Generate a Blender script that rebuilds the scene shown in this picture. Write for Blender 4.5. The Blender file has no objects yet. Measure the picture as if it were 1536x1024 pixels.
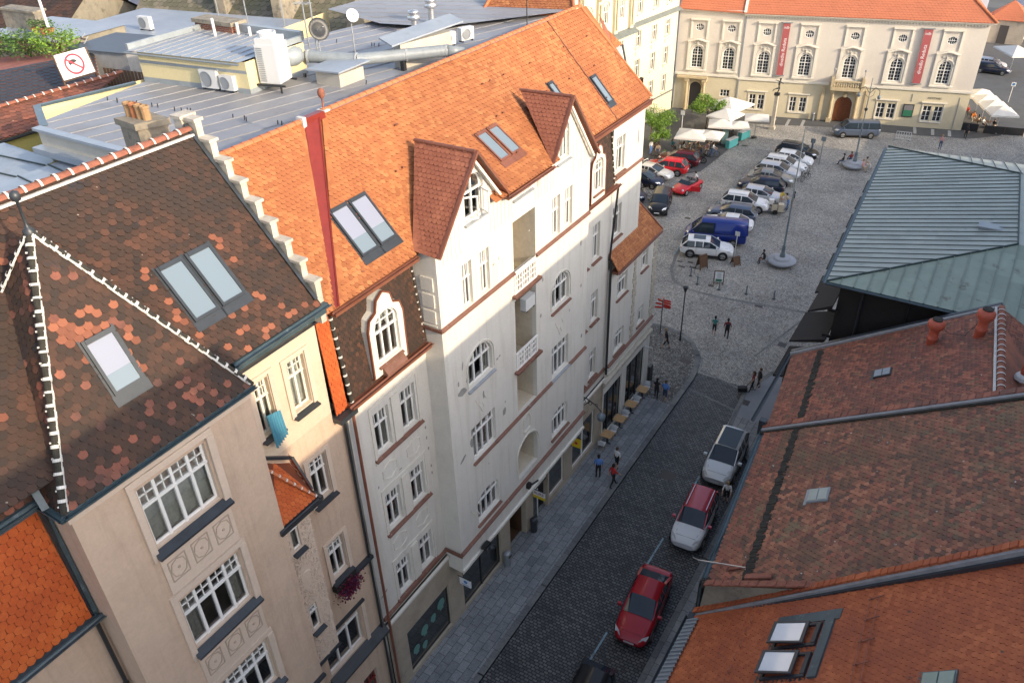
EXPO = 1.45
CAMX = (0.850585, 0.525131, -0.027252)
CAMY = (-0.271989, 0.483727, 0.831883)
CAMZ = (0.450031, -0.700175, 0.554281)
import bpy, bmesh, math, random
from mathutils import Vector as V, Matrix
from mathutils.geometry import tessellate_polygon
random.seed(7)
R = math.radians; PI = math.pi
scene = bpy.context.scene
COL = scene.collection
WL = {}
def lerp(a, b, t): return a + (b - a) * t
# ---------------------------------------------------------------- materials
MATS = {}
def _new(name):
    m = bpy.data.materials.new(name); m.use_nodes = True
    nt = m.node_tree; b = nt.nodes['Principled BSDF']
    MATS[name] = m
    return m, nt, b
def nd(nt, t, **k):
    n = nt.nodes.new(t)
    for a, v in k.items(): setattr(n, a, v)
    return n
def coord(nt, scale=(1, 1, 1), rot=(0, 0, 0), loc=(0, 0, 0), world=True):
    mp = nd(nt, 'ShaderNodeMapping')
    mp.inputs['Scale'].default_value = scale; mp.inputs['Rotation'].default_value = rot; mp.inputs['Location'].default_value = loc
    if world:
        g = nd(nt, 'ShaderNodeNewGeometry'); nt.links.new(g.outputs['Position'], mp.inputs['Vector'])
    else:
        g = nd(nt, 'ShaderNodeTexCoord'); nt.links.new(g.outputs['Object'], mp.inputs['Vector'])
    return mp.outputs['Vector']
def noise(nt, vec, scale, detail=4, rough=.6):
    n = nd(nt, 'ShaderNodeTexNoise'); n.inputs['Scale'].default_value = scale
    n.inputs['Detail'].default_value = detail; n.inputs['Roughness'].default_value = rough
    nt.links.new(vec, n.inputs['Vector']); return n.outputs['Fac']
def ramp(nt, fac, stops, interp='LINEAR'):
    r = nd(nt, 'ShaderNodeValToRGB'); cr = r.color_ramp; cr.interpolation = interp
    while len(cr.elements) < len(stops): cr.elements.new(.5)
    for e, (p, c) in zip(cr.elements, stops):
        e.position = p; e.color = (*c, 1) if len(c) == 3 else c
    nt.links.new(fac, r.inputs['Fac']); return r.outputs['Color']
def mix(nt, fac, a, b, mode='MIX'):
    m = nd(nt, 'ShaderNodeMix', data_type='RGBA', blend_type=mode)
    for s, v in ((m.inputs[0], fac), (m.inputs[6], a), (m.inputs[7], b)):
        if isinstance(v, (int, float)): s.default_value = v
        elif isinstance(v, tuple): s.default_value = (*v, 1) if len(v) == 3 else v
        else: nt.links.new(v, s)
    return m.outputs[2]
def bump(nt, b, h, strength=.3, dist=.02, prev=None):
    n = nd(nt, 'ShaderNodeBump'); n.inputs['Strength'].default_value = strength; n.inputs['Distance'].default_value = dist
    nt.links.new(h, n.inputs['Height'])
    if prev is not None: nt.links.new(prev, n.inputs['Normal'])
    nt.links.new(n.outputs['Normal'], b.inputs['Normal']); return n.outputs['Normal']
def sc(c, k): return tuple(min(1, x * k) for x in c)
def plain(name, c, rough=.6, metal=0, spec=.5, coat=0):
    m, nt, b = _new(name)
    b.inputs['Base Color'].default_value = (*c, 1); b.inputs['Roughness'].default_value = rough
    b.inputs['Metallic'].default_value = metal; b.inputs['Specular IOR Level'].default_value = spec
    b.inputs['Coat Weight'].default_value = coat
    return m
def mottled(name, c, var=.18, scale=1.2, rough=.85, fine=18, bstr=.25, stain=None, world=True, metal=0, streak=0):
    m, nt, b = _new(name)
    v = coord(nt, world=world)
    f = noise(nt, v, scale, 6, .65)
    col = ramp(nt, f, [(.3, sc(c, 1 - var)), (.5, c), (.72, sc(c, 1 + var * .7))])
    g = noise(nt, v, fine, 3, .7)
    col = mix(nt, .5, col, ramp(nt, g, [(.3, sc((1, 1, 1), .8)), (.7, (1, 1, 1))]), 'MULTIPLY')
    if stain:
        s = noise(nt, coord(nt, (1, 1, .35) if streak else (1, 1, 1), loc=(3, 5, 2), world=world), stain[2], 5, .7)
        col = mix(nt, ramp(nt, s, [(stain[1], (0, 0, 0)), (min(1, stain[1] + .12), (1, 1, 1))]), col, stain[0])
    if streak:
        q = noise(nt, coord(nt, (2.4, 2.4, .16), world=world), 1.5, 4, .6); col = mix(nt, 1., col, ramp(nt, q, [(.34, (.91, .90, .88)), (.5, (1, 1, 1))]), 'MULTIPLY')
    nt.links.new(col, b.inputs['Base Color']); b.inputs['Roughness'].default_value = rough; b.inputs['Metallic'].default_value = metal
    bump(nt, b, g, bstr, .01)
    return m
def tile_mat(name, stops, big=None, bigscale=.7, moss=None, rough=.8, spots=None):
    m, nt, b = _new(name)
    g = nd(nt, 'ShaderNodeNewGeometry')
    col = ramp(nt, g.outputs['Random Per Island'], stops)
    v = coord(nt)
    if big:
        f = noise(nt, v, bigscale, 5, .65)
        col = mix(nt, ramp(nt, f, [(.38, (0, 0, 0)), (.68, (1, 1, 1))]), col, big)
    if moss:
        f = noise(nt, coord(nt, loc=(7, 1, 4)), moss[1], 6, .75)
        col = mix(nt, ramp(nt, f, [(moss[2], (0, 0, 0)), (moss[2] + .1, (1, 1, 1))]), col, moss[0])
    if spots:
        f = noise(nt, coord(nt, loc=(2, 9, 4)), spots[1], 2, .5)
        col = mix(nt, ramp(nt, f, [(spots[2], (0, 0, 0)), (spots[2] + .02, (1, 1, 1))]), col, spots[0])
    h = noise(nt, v, 22, 3, .7)
    col = mix(nt, .6, col, ramp(nt, h, [(.3, (.72, .72, .72)), (.7, (1.0, 1.0, 1.0))]), 'MULTIPLY')
    nt.links.new(col, b.inputs['Base Color']); b.inputs['Roughness'].default_value = rough
    bump(nt, b, h, .3, .01)
    return m
def brick_mat(name, c1, c2, mortar, bw, bh, ms, rot=0, rough=.7, bstr=.6, big=None, sq=1, offs=.5, jitter=.15, vert=None, spec=.3, wet=None):
    m, nt, b = _new(name)
    if vert:   # brick laid in a vertical plane: coordinates (y, z)
        g = nd(nt, 'ShaderNodeNewGeometry'); s = nd(nt, 'ShaderNodeSeparateXYZ'); cmb = nd(nt, 'ShaderNodeCombineXYZ')
        nt.links.new(g.outputs['Position'], s.inputs[0]); ad = nd(nt, 'ShaderNodeMath', operation='ADD')
        nt.links.new(s.outputs['X'], ad.inputs[0]); nt.links.new(s.outputs['Y'], ad.inputs[1])
        nt.links.new(ad.outputs[0], cmb.inputs['X']); nt.links.new(s.outputs['Z'], cmb.inputs['Y']); v = cmb.outputs[0]
    else: v = coord(nt, rot=(0, 0, rot))
    if jitter:
        nz = nd(nt, 'ShaderNodeTexNoise'); nz.inputs['Scale'].default_value = 1.6; nt.links.new(v, nz.inputs['Vector'])
        sb = nd(nt, 'ShaderNodeVectorMath', operation='SUBTRACT'); nt.links.new(nz.outputs['Color'], sb.inputs[0]); sb.inputs[1].default_value = (.5, .5, .5)
        ml = nd(nt, 'ShaderNodeVectorMath', operation='SCALE'); nt.links.new(sb.outputs[0], ml.inputs[0]); ml.inputs['Scale'].default_value = jitter
        ad = nd(nt, 'ShaderNodeVectorMath', operation='ADD'); nt.links.new(v, ad.inputs[0]); nt.links.new(ml.outputs[0], ad.inputs[1]); v2 = ad.outputs[0]
    else: v2 = v
    t = nd(nt, 'ShaderNodeTexBrick'); t.offset = offs
    for k, x in (('Scale', 1.), ('Brick Width', bw), ('Row Height', bh), ('Mortar Size', ms), ('Mortar Smooth', .35), ('Bias', 0.)): t.inputs[k].default_value = x
    t.inputs['Color1'].default_value = (*c1, 1); t.inputs['Color2'].default_value = (*c2, 1); t.inputs['Mortar'].default_value = (*mortar, 1)
    nt.links.new(v2, t.inputs['Vector'])
    col = t.outputs['Color']
    f = noise(nt, v, .45, 6, .7)
    col = mix(nt, .8, col, ramp(nt, f, [(.28, (.55, .55, .57)), (.5, (.9, .9, .9)), (.75, (1.25, 1.22, 1.18))]), 'MULTIPLY')
    f2 = noise(nt, v, 9, 3, .7)
    col = mix(nt, .7, col, ramp(nt, f2, [(.3, (.6, .6, .6)), (.7, (1.2, 1.2, 1.2))]), 'MULTIPLY')
    if big:
        f3 = noise(nt, coord(nt, loc=(4, 2, 0)), big[1], 3, .5)
        col = mix(nt, ramp(nt, f3, [(big[2], (0, 0, 0)), (big[2] + .08, (1, 1, 1))]), col, big[0])
    nt.links.new(col, b.inputs['Base Color'])
    b.inputs['Roughness'].default_value = rough; b.inputs['Specular IOR Level'].default_value = spec
    inv = nd(nt, 'ShaderNodeMath', operation='SUBTRACT'); inv.inputs[0].default_value = 1; nt.links.new(t.outputs['Fac'], inv.inputs[1])
    ad = nd(nt, 'ShaderNodeMath', operation='MULTIPLY_ADD'); nt.links.new(f2, ad.inputs[0]); ad.inputs[1].default_value = .5; nt.links.new(inv.outputs[0], ad.inputs[2])
    bump(nt, b, ad.outputs[0], bstr, .03)
    return m
def cobble_mat(name, cols, scale=6.5, rough=.75):
    m, nt, b = _new(name)
    v = coord(nt)
    w = nd(nt, 'ShaderNodeTexNoise'); w.inputs['Scale'].default_value = .5; nt.links.new(v, w.inputs['Vector'])
    t = nd(nt, 'ShaderNodeTexVoronoi', feature='F1'); t.inputs['Scale'].default_value = scale; t.inputs['Randomness'].default_value = .55; nt.links.new(v, t.inputs['Vector'])
    e = nd(nt, 'ShaderNodeTexVoronoi', feature='DISTANCE_TO_EDGE'); e.inputs['Scale'].default_value = scale; e.inputs['Randomness'].default_value = .55; nt.links.new(v, e.inputs['Vector'])
    sp = nd(nt, 'ShaderNodeSeparateColor'); nt.links.new(t.outputs['Color'], sp.inputs[0])
    col = ramp(nt, sp.outputs[0], cols)
    edge = ramp(nt, e.outputs['Distance'], [(.02, (0, 0, 0)), (.12, (1, 1, 1))])
    col = mix(nt, edge, sc(cols[0][1], .45), col)
    f = noise(nt, v, .22, 7, .7)
    col = mix(nt, .85, col, ramp(nt, f, [(.3, (.6, .6, .62)), (.5, (.92, .92, .92)), (.7, (1.2, 1.18, 1.14))]), 'MULTIPLY')
    nt.links.new(col, b.inputs['Base Color']); b.inputs['Roughness'].default_value = rough; b.inputs['Specular IOR Level'].default_value = .3
    bump(nt, b, edge, .6, .03)
    return m
def seam_metal(name, c, c2, rough=.45, metal=.0, scale=1.0, dark=None):
    m, nt, b = _new(name)
    v = coord(nt)
    f = noise(nt, v, scale, 6, .7); g = nd(nt, 'ShaderNodeNewGeometry')
    col = mix(nt, ramp(nt, f, [(.35, (0, 0, 0)), (.65, (1, 1, 1))]), c, c2)
    col = mix(nt, .35, col, ramp(nt, g.outputs['Random Per Island'], [(0, (.7, .7, .7)), (1, (1.15, 1.15, 1.15))]), 'MULTIPLY')
    if dark:
        f2 = noise(nt, coord(nt, loc=(5, 3, 1)), dark[1], 4, .7)
        col = mix(nt, ramp(nt, f2, [(dark[2], (0, 0, 0)), (dark[2] + .15, (1, 1, 1))]), col, dark[0])
    nt.links.new(col, b.inputs['Base Color']); b.inputs['Roughness'].default_value = rough; b.inputs['Metallic'].default_value = metal
    bump(nt, b, noise(nt, v, 3, 3), .12, .02)
    return m
def glass_mat(name, tint=(.75, .85, .9), base=.35):
    m, nt, b = _new(name)
    out = nt.nodes['Material Output']
    tr = nd(nt, 'ShaderNodeBsdfTransparent'); tr.inputs[0].default_value = (*tint, 1)
    gl = nd(nt, 'ShaderNodeBsdfGlossy'); gl.inputs['Roughness'].default_value = .03
    lw = nd(nt, 'ShaderNodeFresnel'); lw.inputs['IOR'].default_value = 1.6
    ad = nd(nt, 'ShaderNodeMath', operation='MULTIPLY_ADD'); ad.use_clamp = True
    nt.links.new(lw.outputs[0], ad.inputs[0]); ad.inputs[1].default_value = 1.3; ad.inputs[2].default_value = base
    mx = nd(nt, 'ShaderNodeMixShader'); nt.links.new(ad.outputs[0], mx.inputs[0]); nt.links.new(tr.outputs[0], mx.inputs[1]); nt.links.new(gl.outputs[0], mx.inputs[2])
    nt.links.new(mx.outputs[0], out.inputs['Surface'])
    return m
M = MATS
# ---------------------------------------------------------------- mesh builder
SPLIT = {'roof_seam', 'window_surround', 'window_ledge', 'gutter', 'loggia', 'ridge_tile', 'string_course', 'stucco_moulding', 'stucco_frame', 'downpipe', 'roof_pins', 'render_damage', 'niche_panel', 'window_print', 'loose_tile', 'cornice', 'stucco_trim', 'ledge', 'hip_tile', 'mortar_patch', 'mansard_edge', 'gable_moulding', 'verge_board', 'open_casement', 'vent_pipe', 'penthouse_upstand', 'eaves_trim', 'portal', 'duct_collar', 'duct_support', 'support_frame', 'bracket', 'air_brick', 'fire_wall_coping', 'bumper_trim', 'pillars', 'roof_rails', 'canopy', 'frame', 'posts', 'canopy_body', 'handrail', 'roof_wire', 'cable', 'snow_guard', 'oriel_eaves', 'lettering_bar', 'parapet_cap', 'feet', 'balcony', 'corner_moulding', 'wall_trim', 'crossbars', 'hip_seam', 'boarding', 'skirt_gutter', 'bins', 'mossy_strip'}
class MB:
    def parts(s, gap=.05):
        n = len(s.v); pa = list(range(n))
        def fd(a):
            while pa[a] != a: pa[a] = pa[pa[a]]; a = pa[a]
            return a
        for f in s.f:
            for k in f[1:]: pa[fd(k)] = fd(f[0])
        bb = {}
        for i, p in enumerate(s.v):
            r = fd(i); b = bb.get(r)
            if b is None: bb[r] = [list(p), list(p)]
            else:
                for c in range(3): b[0][c] = min(b[0][c], p[c]); b[1][c] = max(b[1][c], p[c])
        ks = list(bb)
        if len(ks) > 1500: return [s]
        for i, a in enumerate(ks):
            A = bb[a]
            for b in ks[i + 1:]:
                B = bb[b]
                if all(A[0][c] - gap <= B[1][c] and B[0][c] - gap <= A[1][c] for c in range(3)): pa[fd(b)] = fd(a)
        gr = {}
        for f, m in zip(s.f, s.m): gr.setdefault(fd(f[0]), []).append((f, m))
        out = []
        for fs in gr.values():
            q = MB(); mp = {}
            for f, m in fs:
                for i in f:
                    if i not in mp: mp[i] = len(q.v); q.v.append(s.v[i])
                q.f.append(tuple(mp[i] for i in f)); q.m.append(m)
            out.append(q)
        return out
    def __init__(s): s.v = []; s.f = []; s.m = []; s.cur = 0
    def pt(s, p): s.v.append(tuple(p)); return len(s.v) - 1
    def poly(s, pts, m=None):
        i = len(s.v); s.v += [tuple(p) for p in pts]; s.f.append(tuple(range(i, i + len(pts)))); s.m.append(s.cur if m is None else m)
    def box(s, x0, x1, y0, y1, z0, z1, m=None):
        s.obox((x0, y0, z0), (x1 - x0, 0, 0), (0, y1 - y0, 0), (0, 0, z1 - z0), m)
    def obox(s, o, a, b, c, m=None):
        o = V(o); a = V(a); b = V(b); c = V(c)
        if a.cross(b).dot(c) < 0: a, b = b, a
        i = len(s.v); s.v += [tuple(o + a * p + b * q + c * r) for r in (0, 1) for q in (0, 1) for p in (0, 1)]
        for f in ((0, 2, 3, 1), (4, 5, 7, 6), (0, 1, 5, 4), (1, 3, 7, 5), (3, 2, 6, 7), (2, 0, 4, 6)):
            s.f.append(tuple(i + k for k in f)); s.m.append(s.cur if m is None else m)
    def bar(s, p, q, w, h=None, up=(0, 0, 1), m=None):
        p = V(p); q = V(q); h = h or w; d = (q - p).normalized(); u = V(up)
        if abs(d.dot(u)) > .98: u = V((0, 1, 0))
        a = d.cross(u).normalized(); b = a.cross(d).normalized()
        s.obox(p - a * w / 2 - b * h / 2, q - p, a * w, b * h, m)
    def cyl(s, p, q, r0, r1=None, n=10, m=None, caps=True):
        p = V(p); q = V(q); r1 = r0 if r1 is None else r1
        d = (q - p).normalized(); u = V((0, 0, 1)) if abs(d.z) < .95 else V((1, 0, 0))
        a = d.cross(u).normalized(); b = d.cross(a)
        i = len(s.v)
        for c, r in ((p, r0), (q, r1)):
            for k in range(n):
                t = 2 * PI * k / n; s.v.append(tuple(c + (a * math.cos(t) + b * math.sin(t)) * r))
        mm = s.cur if m is None else m
        for k in range(n):
            j = (k + 1) % n; s.f.append((i + k, i + j, i + n + j, i + n + k)); s.m.append(mm)
        if caps:
            s.f.append(tuple(range(i + n - 1, i - 1, -1))); s.m.append(mm); s.f.append(tuple(range(i + n, i + 2 * n))); s.m.append(mm)
    def lathe(s, c, prof, n=16, m=None, axis=(0, 0, 1)):
        c = V(c); d = V(axis).normalized(); u = V((0, 0, 1)) if abs(d.z) < .95 else V((1, 0, 0))
        a = d.cross(u).normalized(); b = d.cross(a); i = len(s.v); mm = s.cur if m is None else m
        for r, z in prof:
            for k in range(n):
                t = 2 * PI * k / n; s.v.append(tuple(c + d * z + (a * math.cos(t) + b * math.sin(t)) * max(r, 1e-4)))
        for l in range(len(prof) - 1):
            for k in range(n):
                j = (k + 1) % n; s.f.append((i + l * n + k, i + (l + 1) * n + k, i + (l + 1) * n + j, i + l * n + j)); s.m.append(mm)
    def tube(s, pts, r, n=7, m=None):
        for p, q in zip(pts, pts[1:]): s.cyl(p, q, r, r, n, m)
    def sphere(s, c, r, n=10, m=None, sz=1):
        s.lathe((c[0], c[1], c[2]), [(r * math.sin(PI * k / 6), -r * sz * math.cos(PI * k / 6)) for k in range(7)], n, m)
    def prism(s, pts, d, m=None, side=None):   # closed polygon of 3D points pushed along d
        d = V(d); pts = [V(p) for p in pts]; n = len(pts)
        s.poly(pts, m); s.poly([p + d for p in reversed(pts)], m)
        for k in range(n):
            a, b = pts[k], pts[(k + 1) % n]; s.poly([b, a, a + d, b + d], m if side is None else side)
    def build(s, name, mats, parent=None, smooth=False, label=None):
        if parent is not None and name in SPLIT:
            g = s.parts()
            if 1 < len(g) <= 90:
                for q in g: o = q.build0(name, mats, parent, smooth, label)
                return o
        return s.build0(name, mats, parent, smooth, label)
    def build0(s, name, mats, parent=None, smooth=False, label=None):
        used = sorted({i for f in s.f for i in f})
        if len(used) < len(s.v): mp = {i: k for k, i in enumerate(used)}; s.v = [s.v[i] for i in used]; s.f = [tuple(mp[i] for i in f) for f in s.f]
        me = bpy.data.meshes.new(name)
        off = V(WL.get(parent.name, (0, 0, 0))) if parent else V((0, 0, 0))
        me.from_pydata([(x - off.x, y - off.y, z - off.z) for x, y, z in s.v], [], s.f)
        if not isinstance(mats, (list, tuple)): mats = [mats]
        if s.m and max(s.m) == 9: s.m = [len(mats) if q == 9 else q for q in s.m]; mats = list(mats) + ['tile_joint_shade_dark' if 'glow' not in mats[0] and 'r3' not in mats[0] else 'tile_joint_shade']
        if s.m and max(s.m) >= 10: k0 = len(mats); s.m = [k0 if q >= 10 else q for q in s.m]; mats = list(mats) + ['tile_joint_shade_dark' if 'dark' in mats[0] or 'moss' in mats[0] else 'tile_edge_shade_old' if 'old' in mats[0] else 'tile_joint_shade']
        for k in mats: me.materials.append(M[k] if isinstance(k, str) else k)
        me.polygons.foreach_set('material_index', s.m)
        if smooth: me.polygons.foreach_set('use_smooth', [True] * len(s.f))
        me.update()
        o = bpy.data.objects.new(name, me); COL.objects.link(o)
        if parent: o.parent = parent; WL[o.name] = off
        if label: o['label'] = label
        return o
def thing(name, label, cat, loc=(0, 0, 0), rz=0, group=None):
    o = bpy.data.objects.new(name, None); COL.objects.link(o); o.location = loc; o.rotation_euler = (0, 0, rz)
    o.empty_display_size = .3
    o['label'] = label; o['category'] = cat
    if group: o['group'] = group
    return o
def base(name, label, cat, loc, group=None):      # children meshes are given in world coordinates
    o = thing(name, label, cat, loc, 0, group); WL[o.name] = tuple(loc); return o
def tag(o, label, cat, group=None):
    o['label'] = label; o['category'] = cat
    if group: o['group'] = group
    return o
def struct(o, kind='structure'): o['kind'] = kind; return o
def dup(root, loc, rz, label, group=None):
    r = root.copy(); COL.objects.link(r); r.location = loc; r.rotation_euler = (0, 0, rz); r['label'] = label
    if group: r['group'] = group
    for ch in list(root.children):
        c = ch.copy(); COL.objects.link(c); c.parent = r
        for g in list(ch.children):
            d = g.copy(); COL.objects.link(d); d.parent = c
    return r
class Fr:
    """frame of a vertical facade: a runs along u, d outward along n"""
    def __init__(s, o, u, n): s.o = V(o); s.u = V(u).normalized(); s.n = V(n).normalized()
    def p(s, a, z, d=0): return s.o + s.u * a + s.n * d + V((0, 0, z))
    def bx(s, mb, a0, a1, z0, z1, d0, d1, m=None):
        mb.obox(s.p(a0, z0, d0), s.u * (a1 - a0), s.n * (d1 - d0), V((0, 0, z1 - z0)), m)
def hole(a0, a1, z0, z1, arch=0, n=10):
    """outline of an opening; arch = rise of its head"""
    if arch <= 0: return [(a0, z0), (a1, z0), (a1, z1), (a0, z1)]
    pts = [(a0, z0), (a1, z0)]; c = (a0 + a1) / 2; w = (a1 - a0) / 2; zs = z1 - arch
    for k in range(n + 1):
        t = PI * k / n; pts.append((c + w * math.cos(t), zs + arch * math.sin(t)))
    return pts
def wall(mb, fr, outer, holes, depth=.28, m=0, rm=0, room=None, d=0):
    loops = [[V((a, z, 0)) for a, z in outer]] + [[V((a, z, 0)) for a, z in h] for h in holes]
    flat = [q for l in loops for q in l]
    for t in tessellate_polygon(loops):
        P = [flat[i] for i in t]
        if (P[1] - P[0]).cross(P[2] - P[0]).z * (1 if fr.u.cross(V((0, 0, 1))).dot(fr.n) > 0 else -1) < 0: P.reverse()
        mb.poly([fr.p(q.x, q.y, d) for q in P], m)
    for h in holes:
        for k in range(len(h)):
            a, b = h[k], h[(k + 1) % len(h)]
            mb.poly([fr.p(*a, d), fr.p(*b, d), fr.p(*b, d - depth), fr.p(*a, d - depth)], rm)
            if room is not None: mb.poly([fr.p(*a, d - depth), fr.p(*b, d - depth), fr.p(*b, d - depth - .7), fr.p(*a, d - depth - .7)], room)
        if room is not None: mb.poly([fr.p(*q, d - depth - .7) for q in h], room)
def window(fr, par, a0, a1, z0, z1, arch=0, cols=2, trans=.68, top=(2, 1), low=(1, 1), d=-.17, fw=.07, mat='white_frame', glass='glass', curtain=.8, cm='curtain', sill=None, open_=0, name='window'):
    """casement window: frame with mullions, transom and glazing bars > pane, curtain, sill"""
    mb = MB(); H = hole(a0, a1, z0, z1, arch); c = (a0 + a1) / 2; w = (a1 - a0) / 2; h = (z1 - z0) / 2; zc = (z0 + z1) / 2
    inn = [(c + (a - c) * (1 - fw / w), zc + (z - zc) * (1 - fw / h)) for a, z in H]
    n = len(H)
    for k in range(n):
        j = (k + 1) % n
        mb.poly([fr.p(*H[k], d), fr.p(*H[j], d), fr.p(*inn[j], d), fr.p(*inn[k], d)])
        mb.poly([fr.p(*inn[k], d), fr.p(*inn[j], d), fr.p(*inn[j], d - .05), fr.p(*inn[k], d - .05)])
    def zt(a):
        if arch <= 0: return z1
        return z1 - arch + arch * math.sqrt(max(0, 1 - ((a - c) / w) ** 2))
    zm = lerp(z0, z1, trans) if trans else None
    for k in range(1, cols):
        a = lerp(a0, a1, k / cols); fr.bx(mb, a - fw * .55, a + fw * .55, z0, zt(a) - .02, d - .04, d + .03)
    if zm:
        ext = 0
        if arch > 0 and zm > z1 - arch: ext = w - w * math.sqrt(max(0, 1 - ((zm - z1 + arch) / arch) ** 2))
        fr.bx(mb, a0 + ext, a1 - ext, zm - fw * .45, zm + fw * .45, d - .04, d + .045)
    t = .028
    def grid(za, zb, g, istop):
        for ci in range(cols):
            x0 = lerp(a0, a1, ci / cols); x1 = lerp(a0, a1, (ci + 1) / cols)
            for k in range(1, g[0]):
                a = lerp(x0, x1, k / g[0]); fr.bx(mb, a - t / 2, a + t / 2, za, (zt(a) if istop else zb) - .02, d - .02, d + .01)
        for k in range(1, g[1]):
            z = lerp(za, zb, k / g[1]); ext = 0
            if arch > 0 and z > z1 - arch: ext = w - w * math.sqrt(max(0, 1 - ((z - z1 + arch) / arch) ** 2))
            fr.bx(mb, a0 + ext, a1 - ext, z - t / 2, z + t / 2, d - .02, d + .01)
    if zm: grid(zm, z1, top, True); grid(z0, zm, low, False)
    else: grid(z0, z1, low, True)
    f = mb.build(name, mat, par)
    g = MB(); g.poly([fr.p(*q, d - .03) for q in inn]); g.build('pane', glass, f)
    if curtain and random.random() < curtain:
        cb = MB(); k = random.choice((0, 0, 1, 2))
        def drape(x0, x1, zb):
            m_ = 8
            for i in range(m_):
                p0 = lerp(x0, x1, i / m_); p1 = lerp(x0, x1, (i + 1) / m_); q0 = .03 * (i % 2); q1 = .03 * ((i + 1) % 2)
                cb.poly([fr.p(p0, zb, d - .16 - q0), fr.p(p1, zb, d - .16 - q1), fr.p(p1, z1, d - .16 - q1), fr.p(p0, z1, d - .16 - q0)])
        if k == 0: drape(a0, lerp(a0, a1, .28), z0); drape(lerp(a0, a1, .74), a1, z0)
        elif k == 1: drape(a0, a1, lerp(z0, z1, random.uniform(.3, .6)))
        else: drape(a0, a1, z0)
        cb.build('curtain', cm, f)
    if sill:
        sb = MB(); so, sd, st, sm = sill     # overhang, depth, thickness, material
        p = [fr.p(a0 - so, z0, -.2), fr.p(a0 - so, z0 - .10, sd), fr.p(a0 - so, z0 - .10 - st, sd), fr.p(a0 - so, z0 - .1 - st, -.2)]
        sb.prism(p, fr.u * (a1 - a0 + 2 * so)); sb.build('sill', sm, f)
    return f
# ---------------------------------------------------------------- roofs
def clip(poly, cl):
    out = poly
    n = len(cl)
    ar = sum(cl[i][0] * cl[(i + 1) % n][1] - cl[(i + 1) % n][0] * cl[i][1] for i in range(n))
    for i in range(n):
        a, b = cl[i], cl[(i + 1) % n]
        if ar < 0: a, b = b, a
        ins = out; out = []
        if not ins: return []
        def side(p): return (b[0] - a[0]) * (p[1] - a[1]) - (b[1] - a[1]) * (p[0] - a[0])
        for j in range(len(ins)):
            p, q = ins[j], ins[(j + 1) % len(ins)]; sp, sq = side(p), side(q)
            if sp >= 0: out.append(p)
            if (sp >= 0) != (sq >= 0):
                t = sp / (sp - sq); out.append(tuple(p[k] + (q[k] - p[k]) * t for k in range(3)))
    return out
def tiles(mb, P, N, cl, w=.2, e=.16, m=0, chooser=None, shape='round', lift=.045):
    """overlapping tiles laid over a surface P(u,t) inside the convex outline cl"""
    u0 = min(p[0] for p in cl); u1 = max(p[0] for p in cl); t0 = min(p[1] for p in cl); t1 = max(p[1] for p in cl)
    rows = int((t1 - t0) / e) + 2
    for r in range(rows):
        tb = t0 + r * e; off = (r % 2) * w / 2; c = int((u1 - u0) / w) + 3
        for k in range(-1, c):
            uc = u0 + off + k * w; wj = w * .485; jt = random.uniform(-.006, .006)
            arc = [(0, tb)]
            if shape == 'round': arc = [(-wj, tb + w * .42), (-wj * .9, tb + w * .2), (-wj * .55, tb + w * .05), (0, tb), (wj * .55, tb + w * .05), (wj * .9, tb + w * .2), (wj, tb + w * .42)]
            elif shape == 'hex': arc = [(-wj, tb + w * .34), (-wj * .45, tb + .01), (wj * .45, tb + .01), (wj, tb + w * .34)]
            elif shape != 'scale': arc = [(-wj, tb + .02), (-wj * .8, tb), (wj * .8, tb), (wj, tb + .02)]
            tt = tb + e * 1.9
            def hh(t): return lift * (1 - .8 * (t - tb) / (tt - tb)) + jt
            pl = [(uc + a, t, hh(t)) for a, t in arc] + [(uc + wj, tt, hh(tt)), (uc - wj, tt, hh(tt))]
            if shape == 'scale': gx, gy = w * .475, e * .05; arc = []; pl = [(uc + a, t, .02 + jt + .012 * (tb + e - t) / e) for a, t in ((0, tb + gy), (gx * .62, tb + e * .14 + gy), (gx, tb + e * .38 + gy), (gx, tb + e - gy), (gx * .6, tb + e * 1.16 - gy), (0, tb + e * 1.33 - gy), (-gx * .6, tb + e * 1.16 - gy), (-gx, tb + e - gy), (-gx, tb + e * .38 + gy), (-gx * .62, tb + e * .14 + gy))]
            if uc + wj < u0 or uc - wj > u1: continue
            q = clip(pl, cl)
            if len(q) < 3: continue
            mi = m if chooser is None else chooser(uc, tb + e / 2)
            if mi < 0: continue
            n = N(uc, tb) if callable(N) else N
            i0 = len(mb.v)
            for (a, t, h) in q: mb.v.append(tuple(P(a, t) + n * h))
            mb.f.append(tuple(range(i0, i0 + len(q)))); mb.m.append(mi)
            if arc and len(q) == len(pl):
                na = len(arc); j0 = len(mb.v)
                for a, t, h in pl[:na]: mb.v.append(tuple(P(a, t) + n * (h - .036)))
                for x in range(na - 1): mb.f.append((j0 + x, j0 + x + 1, i0 + x + 1, i0 + x)); mb.m.append(mi + 10)  # lower edge takes the dark material that draws the row shadow
def plane_frame(p, up=None):
    """p: planar 3D polygon whose first edge is the eave; returns mapping and outline"""
    a, b = V(p[0]), V(p[1]); U = (b - a).normalized(); n = None
    for q in p[2:]:
        n = (b - a).cross(V(q) - a)
        if n.length > 1e-3: break
    n.normalize()
    if n.z < 0: n = -n
    T = n.cross(U)
    if T.z < 0: T = -T
    P = lambda u, t: a + U * u + T * t
    return P, n, [((V(q) - a).dot(U), (V(q) - a).dot(T)) for q in p]
def tiled_plane(mb, p, under=None, **k):
    P, n, cl = plane_frame(p)
    tiles(mb, P, n, cl, **k)
    mb.poly([V(q) - n * .012 for q in p], under if under is not None else k.get('m', 0))
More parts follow.
